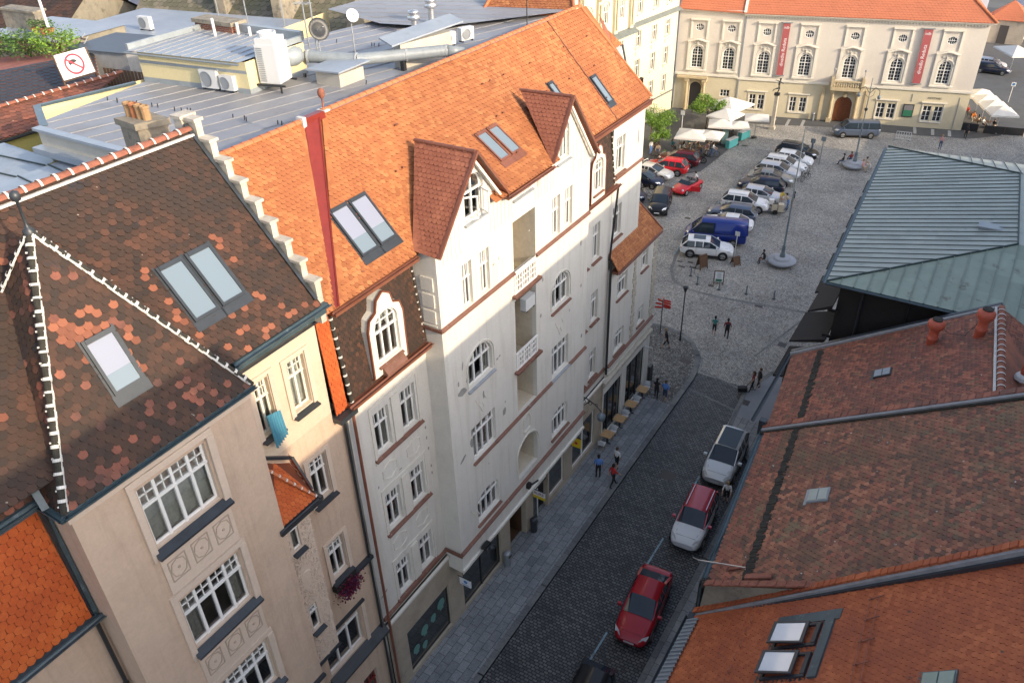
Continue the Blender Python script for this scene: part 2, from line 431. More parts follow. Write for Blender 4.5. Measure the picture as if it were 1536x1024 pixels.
def ridge(mb, p, q, r=.1, seg=.36, m=0, mort=None, spike=False):
    p = V(p); q = V(q); L = (q - p).length; n = max(1, int(L / seg)); d = (q - p) / n
    ax = d.normalized(); s = ax.cross(V((0, 0, 1)));
    s = s.normalized() if s.length > .01 else V((1, 0, 0)); up = s.cross(ax).normalized()
    for k in range(n):
        a = p + d * k; b = a + d * 1.06; ra, rb = r * 1.12, r * .92; i = len(mb.v)
        for c, rr in ((a, ra), (b, rb)):
            for j in range(7):
                t = PI * j / 6; mb.v.append(tuple(c + s * math.cos(t) * rr + up * (math.sin(t) * rr * .9 + .01)))
        for j in range(6): mb.f.append((i + j, i + j + 1, i + 8 + j, i + 7 + j)); mb.m.append(m)
        mb.f.append(tuple(range(i, i + 7))); mb.m.append(m)
        if mort is not None:
            jj = V((random.uniform(-.01, .01), random.uniform(-.01, .01), 0)); i = len(mb.v)
            for c, rr in ((a - d.normalized() * .02, ra * 1.07), (a + d.normalized() * random.uniform(.03, .06), ra * 1.07)):
                for j in range(7):
                    t = PI * j / 6; mb.v.append(tuple(c + jj + s * math.cos(t) * rr + up * (math.sin(t) * rr * .92 + .012)))
            for j in range(6): mb.f.append((i + j, i + j + 1, i + 8 + j, i + 7 + j)); mb.m.append(mort)
def gutter(mb, p, q, r=.07, m=0):
    p = V(p); q = V(q); ax = (q - p).normalized(); s = ax.cross(V((0, 0, 1))).normalized(); i = len(mb.v)
    for c in (p, q):
        for rr in (r, r * .82):
            for j in range(7):
                t = PI + PI * j / 6; mb.v.append(tuple(c + s * math.cos(t) * rr + V((0, 0, math.sin(t) * rr))))
    for j in range(6):
        mb.f.append((i + j, i + j + 1, i + 15 + j, i + 14 + j)); mb.m.append(m)
        mb.f.append((i + 7 + j, i + 8 + j, i + 22 + j, i + 21 + j)); mb.m.append(m)
    mb.f.append((i, i + 7, i + 21, i + 14)); mb.m.append(m); mb.f.append((i + 6, i + 13, i + 27, i + 20)); mb.m.append(m)
def roof_window(par, P, n, u0, u1, t0, t1, fmat='slate_metal', gmat='sky_glass', flash=.22, open_=False, blind=False):
    """roof light standing proud of a sloping roof: casing > pane; apron below"""
    mb = MB(); h = .11; w = .08
    def bx(a, b, c, d, h0, h1): mb.obox(P(a, c) + n * h0, P(b, c) - P(a, c), P(a, d) - P(a, c), n * (h1 - h0))
    bx(u0, u0 + w, t0, t1, 0, h); bx(u1 - w, u1, t0, t1, 0, h); bx(u0 + w, u1 - w, t0, t0 + w, 0, h - .003); bx(u0 + w, u1 - w, t1 - w * 1.6, t1, 0, h + .02)
    bx(u0 - .06, u0 - .001, t0, t1 + .05, 0, .05); bx(u1 + .001, u1 + .06, t0, t1 + .05, 0, .05); bx(u0 - .08, u1 + .08, t0 - flash, t0 - .001, .02, .055)
    o = mb.build('roof_window', fmat, par)
    g = MB(); g.poly([P(u0 + w, t0 + w) + n * (h - .03), P(u1 - w, t0 + w) + n * (h - .03), P(u1 - w, t1 - w * 1.6) + n * (h - .03), P(u0 + w, t1 - w * 1.6) + n * (h - .03)])
    g.build('pane', gmat, o)
    if blind:
        b = MB(); tm = lerp(t0, t1, .35); b.poly([P(u0 + w, tm) + n * (h - .027), P(u1 - w, tm) + n * (h - .027), P(u1 - w, t1 - w * 1.6) + n * (h - .027), P(u0 + w, t1 - w * 1.6) + n * (h - .027)]); b.build('blind', 'blind_grey', o)
    return o
def text(body, name, mat, loc, rot, size, par=None, ext=.004, sx=1, align='CENTER'):
    c = bpy.data.curves.new(name, 'FONT'); c.body = body; c.size = size; c.extrude = ext; c.align_x = align; c.align_y = 'CENTER'
    o = bpy.data.objects.new(name, c); COL.objects.link(o)
    dg = bpy.context.evaluated_depsgraph_get(); me = bpy.data.meshes.new_from_object(o.evaluated_get(dg))
    bpy.data.objects.remove(o); me.materials.clear(); me.materials.append(M[mat])
    o = bpy.data.objects.new(name, me); COL.objects.link(o)
    if par: off = V(WL.get(par.name, (0, 0, 0))); o.parent = par; WL[o.name] = tuple(off)
    else: off = V((0, 0, 0))
    o.matrix_local = Matrix.Translation(V(loc) - off) @ rot @ Matrix.Diagonal((sx, 1, 1, 1))
    return o
def rotm(x, y, z):   # columns = local axes in world
    m = Matrix.Identity(4)
    for j, a in enumerate((V(x).normalized(), V(y).normalized(), V(z).normalized())):
        for i in range(3): m[i][j] = a[i]
    return m
# ---------------------------------------------------------------- palette
plain('white_frame', (.78, .77, .74), .45)
plain('cream_frame', (.74, .70, .60), .5)
plain('dark_frame', (.03, .035, .035), .4)
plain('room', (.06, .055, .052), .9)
mottled('curtain', (.70, .68, .63), .2, 6, .9)
glass_mat('glass', (.8, .86, .88), .17)
glass_mat('shop_glass', (.32, .5, .47), .10)
plain('far_glass', (.03, .035, .04), .12, spec=.6)
plain('pale_glass', (.45, .45, .4), .25, spec=.5)
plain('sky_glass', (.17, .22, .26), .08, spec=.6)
plain('car_glass', (.026, .038, .052), .05, spec=.5)
plain('blind_grey', (.25, .27, .34), .3, spec=.5)
mottled('cream_plaster', (.67, .645, .59), .07, .55, .85, 14, .2, stain=((.59, .565, .52), .60, 1.1), streak=1)
mottled('bare_plaster', (.30, .29, .27), .2, 3, .95, 20, .4)
mottled('cream_trim', (.69, .655, .58), .07, 1.2, .8, 14, .15)
mottled('boards_cream', (.67, .63, .545), .07, 1.5, .8, 14, .15)
mottled('ledge_brown', (.185, .085, .058), .25, 3, .7, 16, .3, stain=((.4, .36, .33), .62, 4))
mottled('ledge_grey', (.30, .32, .34), .2, 3, .6, 16, .3)
mottled('copper_brown', (.20, .075, .045), .25, 1.5, .45, 10, .15)
mottled('red_metal', (.20, .024, .016), .15, 2, .4, 10, .1)
mottled('stone_base', (.42, .36, .28), .18, .8, .75, 10, .25, stain=((.30, .26, .21), .58, .7))
mottled('brown_stone', (.10, .055, .03), .3, 1, .5, 10, .2)
mottled('beige_render', (.56, .42, .315), .08, .9, .95, 7, .9, stain=((.46, .35, .27), .60, .8), streak=1)
mottled('panel_line', (.43, .345, .27), .1, 2, .9)
plain('shop_dark', (.07, .16, .14), .7)
mottled('beige_trim', (.62, .50, .40), .08, 1, .85, 12, .2)
mottled('beige_render_sunlit', (.60, .49, .37), .08, .8, .85, 12, .2)  # beige render lightened and warmed where sun falls on the wall
mottled('loggia_wall', (.62, .55, .43), .12, 1, .9, 8, .2)
mottled('slate_metal', (.034, .040, .047), .25, 2.5, .4, 14, .15)
mottled('blue_slate', (.055, .085, .10), .3, 2.0, .35, 14, .15, stain=((.13, .17, .19), .6, 3))
mottled('zinc_pale', (.36, .38, .39), .12, 2, .4, 12, .1)
mottled('zinc', (.26, .29, .31), .15, 2, .4, 12, .12)
mottled('mortar_white', (.62, .60, .56), .2, 8, .95, 30, .5)
mottled('step_stone', (.50, .45, .37), .22, 3, .95, 18, .6, stain=((.25, .22, .18), .58, 4))
tile_mat('tile_orange', [(0, (.29, .095, .032)), (.5, (.40, .148, .050)), (1, (.50, .20, .072))], big=(.33, .11, .038), bigscale=.5, spots=((.22, .08, .05), 3.2, .74))
tile_mat('tile_glow', [(0, (.50, .095, .016)), (.5, (.56, .115, .02)), (1, (.60, .14, .03))], big=(.42, .075, .015), bigscale=.6)
tile_mat('tile_orange_shaded', [(0, (.29, .10, .055)), (.5, (.35, .125, .07)), (1, (.42, .155, .085))], big=(.30, .10, .055), bigscale=.8)  # orange tile darkened to stand for slopes in shade
tile_mat('tile_dark', [(0, (.026, .016, .012)), (.25, (.046, .023, .014)), (.55, (.062, .029, .017)), (.85, (.082, .036, .021)), (1, (.11, .045, .026))], big=(.032, .021, .016), bigscale=.55, moss=((.024, .023, .028), 1.1, .60), spots=((.34, .30, .25), 5.5, .76))
tile_mat('tile_dark_red', [(0, (.06, .03, .025)), (.3, (.20, .065, .04)), (.7, (.27, .09, .055)), (1, (.36, .13, .075))], big=(.10, .045, .034), bigscale=1.0)
tile_mat('tile_new', [(0, (.18, .062, .034)), (1, (.30, .105, .055))])
tile_mat('tile_old', [(0, (.09, .055, .04)), (.2, (.17, .075, .047)), (.45, (.29, .11, .06)), (.75, (.36, .14, .075)), (1, (.45, .19, .105))], big=(.15, .085, .05), bigscale=.55, moss=((.19, .14, .075), .8, .56), spots=((.5, .47, .42), 5.0, .735))
tile_mat('tile_old_red', [(0, (.13, .055, .04)), (.4, (.26, .085, .05)), (1, (.40, .14, .08))], big=(.16, .07, .05), bigscale=.9, moss=((.40, .33, .28), 1.2, .68), spots=((.5, .47, .42), 4.6, .74))
tile_mat('tile_r3', [(0, (.36, .085, .027)), (.5, (.45, .115, .035)), (1, (.54, .15, .05))], big=(.31, .075, .03), bigscale=.5, spots=((.12, .06, .04), 3.0, .74))
plain('tile_joint_shade', (.15, .042, .018), .9); plain('tile_joint_shade_dark', (.012, .009, .008), .9); plain('tile_edge_shade_old', (.06, .026, .018), .9)  # dark tile joints, and row shadow painted on the tiles' lower edges
mottled('tile_far', (.46, .15, .075), .12, .35, .85, 6, .3)
mottled('tile_far_old', (.36, .12, .08), .3, 1.2, .85, 9, .3)
mottled('ridge_red', (.26, .095, .06), .35, 4, .85, 12, .3)
mottled('ridge_orange', (.50, .16, .065), .15, 2, .8, 12, .3)
mottled('moss_black', (.035, .032, .025), .5, 6, .95, 20, .5)
mottled('old_wall', (.24, .215, .165), .25, 1.4, .95, 10, .6, stain=((.12, .11, .08), .56, 1.5))
mottled('coping_grey', (.27, .27, .275), .2, 3, .9, 14, .5)
seam_metal('copper_green', (.28, .305, .275), (.34, .37, .33), .5, 0, .7, dark=((.12, .15, .14), 1.4, .62))
seam_metal('copper_green_near', (.22, .27, .22), (.27, .325, .27), .55, 0, .7, dark=((.13, .12, .10), 1.6, .58))
mottled('seam_dark', (.03, .05, .05), .2, 2, .6)
seam_metal('flat_roof', (.22, .222, .24), (.285, .287, .305), .5, 0, .35, dark=((.18, .17, .165), .45, .57))
seam_metal('flat_roof_blue', (.23, .27, .32), (.31, .345, .39), .42, .0, .5, dark=((.22, .22, .22), .8, .62))
mottled('yellow_render', (.62, .535, .31), .06, 1, .85, 12, .15)
mottled('yellow_pale', (.62, .555, .41), .07, .6, .85, 10, .15)
mottled('olive_render', (.42, .37, .13), .12, .8, .9, 10, .2)
mottled('lilac_render', (.66, .62, .68), .06, .5, .9, 10, .15)
mottled('theatre_pink', (.62, .565, .495), .05, .4, .85, 8, .15)
mottled('theatre_cream', (.61, .54, .385), .06, .4, .85, 8, .15)
mottled('theatre_trim', (.70, .66, .57), .05, 1, .8, 8, .1)
mottled('portal_stone', (.50, .41, .26), .2, 2, .8, 10, .3)
mottled('door_wood', (.17, .055, .02), .3, 5, .5, 10, .2)
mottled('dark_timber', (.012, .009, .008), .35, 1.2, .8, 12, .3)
mottled('wood', (.48, .29, .13), .2, 6, .6, 20, .15, world=False)
mottled('wood_dark', (.12, .065, .035), .25, 6, .65, 20, .15, world=False)
plain('banner_red', (.36, .085, .09), .8)
plain('lettering_white', (.8, .75, .75), .7)
plain('lettering_dark', (.03, .03, .03), .7)
plain('sign_white', (.75, .77, .78), .5)
plain('sign_red', (.55, .02, .05), .5)
plain('sign_yellow', (.7, .5, .02), .5)
plain('sign_blue', (.05, .2, .5), .5)
plain('green_paint', (.03, .16, .09), .5)
plain('metal_white', (.60, .605, .60), .45)
plain('metal_grey', (.30, .32, .34), .4, .3)
plain('metal_dark', (.035, .037, .04), .45, .3)
plain('steel', (.55, .56, .58), .3, .8)
plain('awning', (.60, .58, .54), .85)
plain('plastic_blue', (.08, .27, .38), .6)
plain('flower_magenta', (.13, .006, .03), .8)
plain('flower_purple', (.05, .01, .05), .8)
mottled('pot_clay', (.36, .14, .06), .2, 5, .8)
mottled('pot_tan', (.36, .22, .11), .25, 4, .8)
mottled('chimney_render', (.27, .235, .18), .3, 2.2, .95, 14, .7, stain=((.14, .13, .11), .52, 2.4))
brick_mat('brick_old', (.22, .07, .04), (.30, .10, .06), (.34, .30, .24), .26, .085, .012, vert=True, jitter=.04, bstr=.8)
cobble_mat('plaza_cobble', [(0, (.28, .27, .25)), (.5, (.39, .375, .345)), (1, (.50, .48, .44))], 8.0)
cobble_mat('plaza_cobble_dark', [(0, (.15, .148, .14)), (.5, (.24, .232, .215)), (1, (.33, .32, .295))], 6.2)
brick_mat('road_setts', (.072, .076, .082), (.175, .178, .18), (.026, .026, .026), .24, .16, .028, jitter=.10, bstr=1.0, rough=.55, spec=.45)
brick_mat('slabs', (.21, .22, .228), (.29, .30, .305), (.05, .052, .052), .62, .42, .012, jitter=.02, bstr=.35, rough=.65, rot=R(90))
brick_mat('slabs_right', (.24, .25, .252), (.33, .332, .33), (.06, .06, .06), .7, .45, .014, jitter=.02, bstr=.35, rough=.7, rot=R(90))
brick_mat('kerb_stone', (.15, .155, .16), (.22, .22, .21), (.06, .06, .06), 1.0, 2.5, .012, jitter=0, bstr=.3, rough=.7, rot=R(90))
mottled('asphalt_blue', (.25, .265, .285), .14, .5, .8, 24, .3)
mottled('asphalt', (.085, .087, .09), .2, .6, .85, 24, .4)
mottled('line_blue', (.24, .36, .42), .35, 3, .7, 18, .3, stain=((.1, .11, .12), .52, 4))
mottled('line_white', (.36, .36, .35), .3, 3, .7, 18, .3)
mottled('ground', (.13, .13, .125), .2, .1, .9, 6, .3)
plain('manhole', (.07, .06, .055), .55, .3)
mottled('lamp_stone', (.36, .38, .42), .1, 3, .7, 20, .15)
tile_mat('leaf', [(0, (.07, .15, .012)), (.5, (.13, .25, .02)), (1, (.22, .36, .04))], rough=.6)
tile_mat('leaf_dark', [(0, (.03, .075, .012)), (.5, (.06, .13, .02)), (1, (.11, .2, .03))], rough=.6)
mottled('bark', (.12, .08, .05), .3, 8, .95)
# people
for n_, c_ in dict(skin=(.50, .30, .21), skin_tan=(.33, .18, .12), hair_dark=(.018, .013, .01), hair_brown=(.10, .055, .03), hair_fair=(.32, .21, .11), cloth_black=(.015, .015, .017), cloth_navy=(.025, .04, .09), cloth_blue=(.10, .22, .52), cloth_red=(.50, .035, .03), cloth_wine=(.20, .02, .03), cloth_white=(.68, .67, .65), cloth_grey=(.17, .17, .18), cloth_pink=(.52, .28, .27), cloth_teal=(.05, .22, .20), cloth_yellow=(.6, .42, .05), cloth_orange=(.60, .2, .04), cloth_beige=(.42, .34, .25), cloth_denim=(.06, .10, .18)).items():
    plain(n_, c_, .75)
# car paints
for n_, c_, m_ in (('paint_red', (.36, .004, .014), .1), ('paint_white', (.74, .75, .76), 0), ('paint_silver', (.62, .62, .60), .3), ('paint_black', (.012, .013, .016), .2), ('paint_navy', (.014, .022, .05), .2), ('paint_blue', (.010, .028, .20), .1), ('paint_greyblue', (.11, .14, .20), .4), ('paint_beige', (.30, .31, .30), .4), ('paint_wine', (.10, .008, .016), .3), ('paint_bright_red', (.52, .012, .02), 0), ('paint_pale', (.58, .60, .64), .3)):
    plain(n_, c_, .28, m_, .35, coat=.4)
plain('tyre', (.012, .012, .013), .8); plain('rim', (.35, .36, .37), .35, .6); plain('trim_black', (.014, .014, .015), .5); plain('lamp_clear', (.7, .72, .75), .1, .2, .8, 1)
plain('lamp_red', (.35, .01, .01), .2, 0, .6, 1); plain('plate_white', (.7, .7, .7), .5); plain('red_roof', (.45, .04, .06), .3, .1, .5, coat=.8)
# ================================================================ white corner building with two gables
X0 = -16.7; XB = -15.8                       # recessed facade and projecting bay
B2 = base('apartment_building', 'cream white building with two pointed gables, loggias and bright orange tiled roof', 'building', (-16.7, 28, 0))
f0 = Fr((X0, 0, 0), (0, 1, 0), (1, 0, 0)); fb = Fr((XB, 0, 0), (0, 1, 0), (1, 0, 0)); fg = Fr((-16.62, 0, 0), (0, 1, 0), (1, 0, 0)); fs = Fr((-16.5, 0, 0), (0, 1, 0), (1, 0, 0))
BS = (.1, .12, .05, 'ledge_brown'); GS = (.1, .12, .05, 'ledge_grey')
def b2win(fr, a0, a1, z0, z1, arch=0, cols=2, sill=BS, cur=.6, **k):
    k.setdefault('trans', .66); k.setdefault('top', (2, 1)); k.setdefault('d', -.16); k.setdefault('fw', .065)
    return window(fr, B2, a0, a1, z0, z1, arch, cols=cols, curtain=cur, sill=sill, **k)
WA = MB()
mats_w = ['cream_plaster', 'cream_trim', 'room', 'loggia_wall', 'boards_cream', 'stone_base', 'brown_stone']
# left wing
lw = []
for z0, z1, s in ((13.8, 15.72, GS), (9.8, 11.68, BS), (5.82, 7.68, BS)):
    for a0, a1 in ((16.42, 17.28), (17.98, 18.86)): lw.append((a0, a1, z0, z1, s))
wall(WA, f0, [(15.2, 5.2), (19.75, 5.2), (19.75, 16.95), (15.2, 16.95)], [hole(*w[:4]) for w in lw], .22, 0, 1, 2)
for w in lw: b2win(f0, *w[:4], sill=None)
for z0, m_ in ((13.8, 'ledge_grey'), (9.8, 'ledge_brown'), (5.82, 'ledge_brown')):
    s_ = MB(); pr = [f0.p(16.2, z0, -.15), f0.p(16.2, z0 - .14, .14), f0.p(16.2, z0 - .20, .14), f0.p(16.2, z0 - .20, -.15)]
    s_.prism(pr, (0, 2.9, 0)); s_.build('window_ledge', 'ledge_brown', B2)
# framing strips round each pair of windows and panels between them
tr = MB()
for z0, z1 in ((13.8, 15.72), (9.8, 11.68), (5.82, 7.68)):
    f0.bx(tr, 16.22, 16.32, z0 - .35, z1 + .42, .001, .035); f0.bx(tr, 18.96, 19.06, z0 - .35, z1 + .42, .001, .035); f0.bx(tr, 16.321, 18.959, z1 + .32, z1 + .42, .001, .034)
    f0.bx(tr, 17.42, 17.84, z0 - .02, z1 + .2, .001, .07)
for zc in (12.75, 8.8):
    for ac in (16.9, 18.4):
        pts = [(ac + .48 * math.cos(R(t)), zc + .42 * math.sin(R(t))) for t in range(30, 391, 60)]
        for p, q in zip(pts, pts[1:]): tr.bar(f0.p(*p, .012), f0.p(*q, .012), .05, .03)
tr.build('stucco_frame', 'cream_trim', B2)
# bay walls
bh = []      # (a0,a1,z0,z1,arch,cols,top,sill,trans)
for a0, a1 in ((21.27, 21.90), (22.48, 23.12), (28.18, 28.90), (29.34, 30.06)): bh.append((a0, a1, 17.93, 19.85, 0, 2, (2, 1), None, .64))
for a0, a1 in ((21.22, 23.0), (28.15, 29.85)):
    bh.append((a0, a1, 14.10, 15.82, .82, 3, (2, 1), GS if a0 < 25 else BS, .60))
    bh.append((a0, a1, 10.15, 12.0, 0, 4, (1, 1), BS if a0 < 25 else GS, .70)); bh.append((a0, a1, 6.28, 7.9, .32, 4, (1, 1), BS, .66))
logs = [hole(24.9, 26.7, 16.75, 20.1), hole(24.9, 26.7, 12.78, 16.4), hole(24.9, 26.7, 10.1, 12.45), hole(24.78, 26.66, 6.1, 8.35, .93)]
bh.append((25.02, 26.42, 21.1, 21.55, 0, 3, (1, 1), GS, None))
gabL = hole(21.70, 22.96, 21.42, 23.12, .55); gabR = hole(28.68, 29.70, 21.33, 23.02, .5)
outer = [(19.75, 4.35), (31.75, 4.35), (31.75, 20.85), (29.45, 23.85), (27.75, 21.6), (24.05, 21.6), (22.2, 23.85), (19.75, 20.95)]
wall(WA, fb, [(19.75, 4.35), (31.75, 4.35), (31.75, 17.8), (19.75, 17.8)], [hole(*w[:4], w[4]) for w in bh if w[2] < 17] + [logs[3], logs[2]] + [hole(24.9, 26.7, 12.78, 16.4), [(24.9, 16.75), (26.7, 16.75), (26.7, 17.7), (24.9, 17.7)]], .22, 0, 1, None)
wall(WA, fb, [(19.75, 17.8), (24.9, 17.8), (24.9, 20.1), (26.7, 20.1), (26.7, 17.8), (31.75, 17.8)] + outer[2:], [hole(*w[:4], w[4]) for w in bh if w[2] > 17] + [gabL, gabR], .22, 0, 1, None)
for w in bh:
    h = hole(*w[:4], w[4]); WA.poly([fb.p(*q, -.8) for q in h], 2)
    for k in range(len(h)): a, b = h[k], h[(k + 1) % len(h)]; WA.poly([fb.p(*a, -.22), fb.p(*b, -.22), fb.p(*b, -.8), fb.p(*a, -.8)], 2)
for h in (gabL, gabR): WA.poly([fb.p(*q, -.8) for q in h], 2)
for w in bh: b2win(fb, w[0], w[1], w[2], w[3], w[4], w[5], sill=w[7], top=w[6], trans=w[8], cur=.75)
b2win(fb, 28.68, 29.70, 21.33, 23.02, .5, 3, sill=GS, trans=.66, top=(1, 1)); b2win(fb, 21.70, 22.96, 21.42, 23.12, .55, 2, sill=GS, trans=.6, top=(1, 1), cur=0)
cs = MB()      # open casement of the left gable window
for y0, y1, th in ((22.96, 22.4, 62), (21.72, 22.28, 40)):
    L = abs(y1 - y0) + .05; sg = 1 if y1 > y0 else -1; dv = V((math.sin(R(th)), sg * math.cos(R(th)), 0)); o_ = V((XB - .12, y0, 0))
    for za, zb in ((21.46, 21.52), (22.32, 22.38)): cs.bar(o_ + V((0, 0, (za + zb) / 2)), o_ + dv * L + V((0, 0, (za + zb) / 2)), .05, .06)
    for t in (.03, L - .03): cs.bar(o_ + dv * t + V((0, 0, 21.46)), o_ + dv * t + V((0, 0, 22.38)), .05)
cs.build('open_casement', 'white_frame', B2)
# loggia recesses
lg = MB()
for z0, z1, a0, a1 in ((16.75, 20.1, 24.9, 26.7), (12.78, 16.4, 24.9, 26.7), (10.1, 12.45, 24.9, 26.7), (6.1, 8.35, 24.78, 26.66)):
    lg.box(XB - 1.75, XB - 1.7, a0, a1, z0, z1 + .02, 0); lg.box(XB - 1.7, XB - .003, a0 - .06, a0 - .001, z0, z1 + .02, 0); lg.box(XB - 1.7, XB - .003, a1 + .001, a1 + .06, z0, z1 + .02, 0)
    lg.box(XB - 1.7, XB - .004, a0, a1, z1 + .001, z1 + .1, 0); lg.box(XB - 1.7, XB - .18, a0, a1, z0 - .1, z0 + .01, 0)
    lg.box(XB - 1.7, XB - 1.66, a0 + .3, a0 + 1.1, z0 + .02, z0 + 1.9, 1)
lg.build('loggia', ['loggia_wall', 'dark_frame'], B2)
for zb, zt_ in ((16.75, 17.68), (12.78, 13.68)):
    r = MB(); r.box(XB - .03, XB + .06, 24.86, 26.74, zt_ - .07, zt_); r.box(XB - .03, XB + .05, 24.86, 26.74, zb, zb + .08)
    for k in range(10):
        y = 24.9 + k * .2; r.box(XB - .01, XB + .035, y - .028 + (.02 if k == 0 else 0), y + .028, zb + .08, zt_ - .07)
    for y in (24.93, 25.5, 26.1, 26.66): r.box(XB - .03, XB + .055, y - .05, y + .05, zb + .08, zt_ - .07)
    for z in (zb + .3, zb + .57): r.box(XB - .008, XB + .03, 24.86, 26.74, z, z + .05)
    r.build('balcony_railing', 'white_frame', B2)
    s = MB(); s.box(XB, XB + .22, 24.7, 26.9, zb - .12, zb - .001); s.build('balcony_edge', 'ledge_brown', B2)
# bay side (faces the camera) and its blind niches
WA.poly([(X0, 19.75, 4.35), (XB, 19.75, 4.35), (XB, 19.75, 20.95), (X0 - .5, 19.75, 20.95), (X0 - .5, 19.75, 16.9), (X0, 19.75, 16.9)], 1)
WA.poly([(X0, 31.75, 4.35), (X0, 31.75, 20.85), (XB, 31.75, 20.85), (XB, 31.75, 4.35)], 0)
WA.poly([(X0, 19.75, 4.352), (X0, 31.75, 4.352), (XB, 31.75, 4.352), (XB, 19.75, 4.352)], 1)
nb = MB()
for z in (18.05, 18.75, 19.45): nb.box(-16.55, -16.0, 19.70, 19.749, z, z + .55)
nb.box(-16.62, -15.93, 19.66, 19.699, 17.95, 18.0); nb.build('niche_panel', 'cream_trim', B2)
# vertical boarding on the upper bay
bd = MB(); y = 19.95
while y < 31.6:
    top = 20.7
    if 19.8 < y < 22.2: top = 20.95 + (y - 19.75) * 1.17
    elif y < 24.05: top = 23.85 - (y - 22.2) * 1.2
    elif y < 27.75: top = 21.55
    elif y < 29.45: top = 21.6 + (y - 27.75) * 1.3
    else: top = 23.85 - (y - 29.45) * 1.3
    bot = 20.35
    ok = not (21.5 < y < 23.15 or 28.5 < y < 29.9 or 24.9 < y < 26.6)
    if ok and top - .12 > bot: bd.box(XB + .001, XB + .022, y - .02, y + .02, bot, top - .12)
    y += .26
bd.build('boarding', 'boards_cream', B2)
# strings and ledges
st = MB()
def led(mb, fr, a0, a1, z, h=.12, d=.12, dr=.08):
    mb.prism([fr.p(a0, z, 0.001), fr.p(a0, z - dr, d), fr.p(a0, z - dr - h * .5, d), fr.p(a0, z - dr - h, .001)], fr.u * (a1 - a0))
led(st, fb, 19.7, 24.88, 17.9); led(st, fb, 26.72, 31.75, 17.9); led(st, fb, 22.9, 28.1, 10.12); led(st, fb, 29.9, 31.75, 10.12); led(st, fb, 19.7, 31.75, 5.75, .14, .14); led(st, f0, 15.2, 19.74, 5.62, .14, .12); led(st, f0, 31.76, 36.2, 5.62, .14, .12)
st.box(XB + .001 - .9, XB + .1, 19.62, 19.7, 5.5, 5.66); st.box(XB - .9, XB + .08, 19.65, 19.7, 17.74, 17.86)
st.build('string_course', 'ledge_brown', B2)
mo = MB(); led(mo, fb, 19.7, 31.75, 4.62, .3, .10, .03); led(mo, fg, 15.2, 19.7, 5.15, .25, .10, .03); led(mo, fg, 31.8, 36.2, 4.9, .25, .1, .03)
for a0, a1, z1, ar in ((21.12, 23.1, 15.92, .86), (28.05, 29.95, 15.92, .86), (24.68, 26.76, 8.45, .98)):
    h = hole(a0, a1, z1 - 1.7, z1, ar, 12)[1:] + [(a0, z1 - 1.7)]
    for p, q in zip(h[:-1], h[1:]): mo.bar(fb.p(*p, .02), fb.p(*q, .02), .05, .07, up=(1, 0, 0))
h = hole(25.35, 26.0, 8.75, 9.75, .5, 10)
for p, q in zip(h, h[1:] + h[:1]): mo.bar(fb.p(*p, .03), fb.p(*q, .03), .08, .08, up=(1, 0, 0))
for ac, zc in ((22.1, 13.0), (29.0, 13.0), (21.2, 7.3)):
    for t in range(0, 200, 40):
        p = (ac - .5 + .004 * t, zc + .3 * math.cos(R(t * 2))); mo.bar(fb.p(p[0], p[1], .01), fb.p(p[0] + .14, p[1] - .3, .01), .05, .03, up=(1, 0, 0))
mo.build('stucco_moulding', 'cream_trim', B2)
# ground floor
shops = [(16.35, 19.55, .35, 3.3), (20.68, 24.12, .3, 3.0), (29.3, 31.1, .55, 3.3), (32.1, 35.0, .55, 3.3), (35.95, 38.6, .3, 3.75), (39.25, 42.2, .25, 3.85)]
gd = (27.5, 29.15, .02, 3.3); pas = (25.05, 26.7, .02, 2.95)
wall(WA, fg, [(15.2, 0), (36.0 - .2, 0), (35.8, 4.9), (19.75, 4.9), (19.75, 5.2), (15.2, 5.2)], [hole(*s) for s in shops[:4]] + [hole(*gd), hole(*pas)], .3, 5, 5, None)
wall(WA, fs, [(35.8, 0), (42.9, 0), (42.9, 12.3), (36.2, 12.3), (36.2, 4.9), (35.8, 4.9)], [hole(*s) for s in shops[4:]] + [hole(37.1, 38.5, 9.95, 11.35), hole(40.55, 41.5, 10.2, 11.4), hole(37.05, 38.45, 6.1, 7.6, .25), hole(40.45, 41.4, 6.25, 7.5)], .22, 0, 1, 2)
for i, s in enumerate(shops):
    fr = fg if i < 4 else fs
    w = window(fr, B2, *s, cols=(1, 2, 1, 2, 3, 3)[i], trans=None, low=(1, 1), d=-.12, fw=.07, mat='dark_frame' if i in (0, 1, 4, 5) else 'white_frame', glass='shop_glass', curtain=0, name='shop_window')
    q = MB(); q.poly([fr.p(s[0] - .3, s[2] - .2, -2.2), fr.p(s[1] + .3, s[2] - .2, -2.2), fr.p(s[1] + .3, s[3] + .3, -2.2), fr.p(s[0] - .3, s[3] + .3, -2.2)]); q.poly([fr.p(s[0] - .3, s[2] - .02, -.31), fr.p(s[1] + .3, s[2] - .02, -.31), fr.p(s[1] + .3, s[2] - .02, -2.2), fr.p(s[0] - .3, s[2] - .02, -2.2)]); q.build('shop_interior', 'shop_dark', w)
hd = MB()      # pale head shapes printed on the first shop window
for a, z, r in ((16.95, 1.35, .3), (17.55, 1.0, .25), (17.65, 1.95, .34), (18.35, 2.05, .27), (19.0, 2.35, .36)):
    hd.poly([fg.p(a + r * .8 * math.cos(PI * k / 8), z + r * math.sin(PI * k / 8) * (1 if k < 8 else .8), -.135) for k in range(16)])
    hd.poly([fg.p(a - r * .3, z - r * 1.15, -.137), fg.p(a + r * .5, z - r * 1.1, -.137), fg.p(a + r * .4, z - r * .4, -.137), fg.p(a - r * .3, z - r * .4, -.137)])
plain('head_print', (.12, .27, .24), .5); hd.build('window_print', 'head_print', B2)
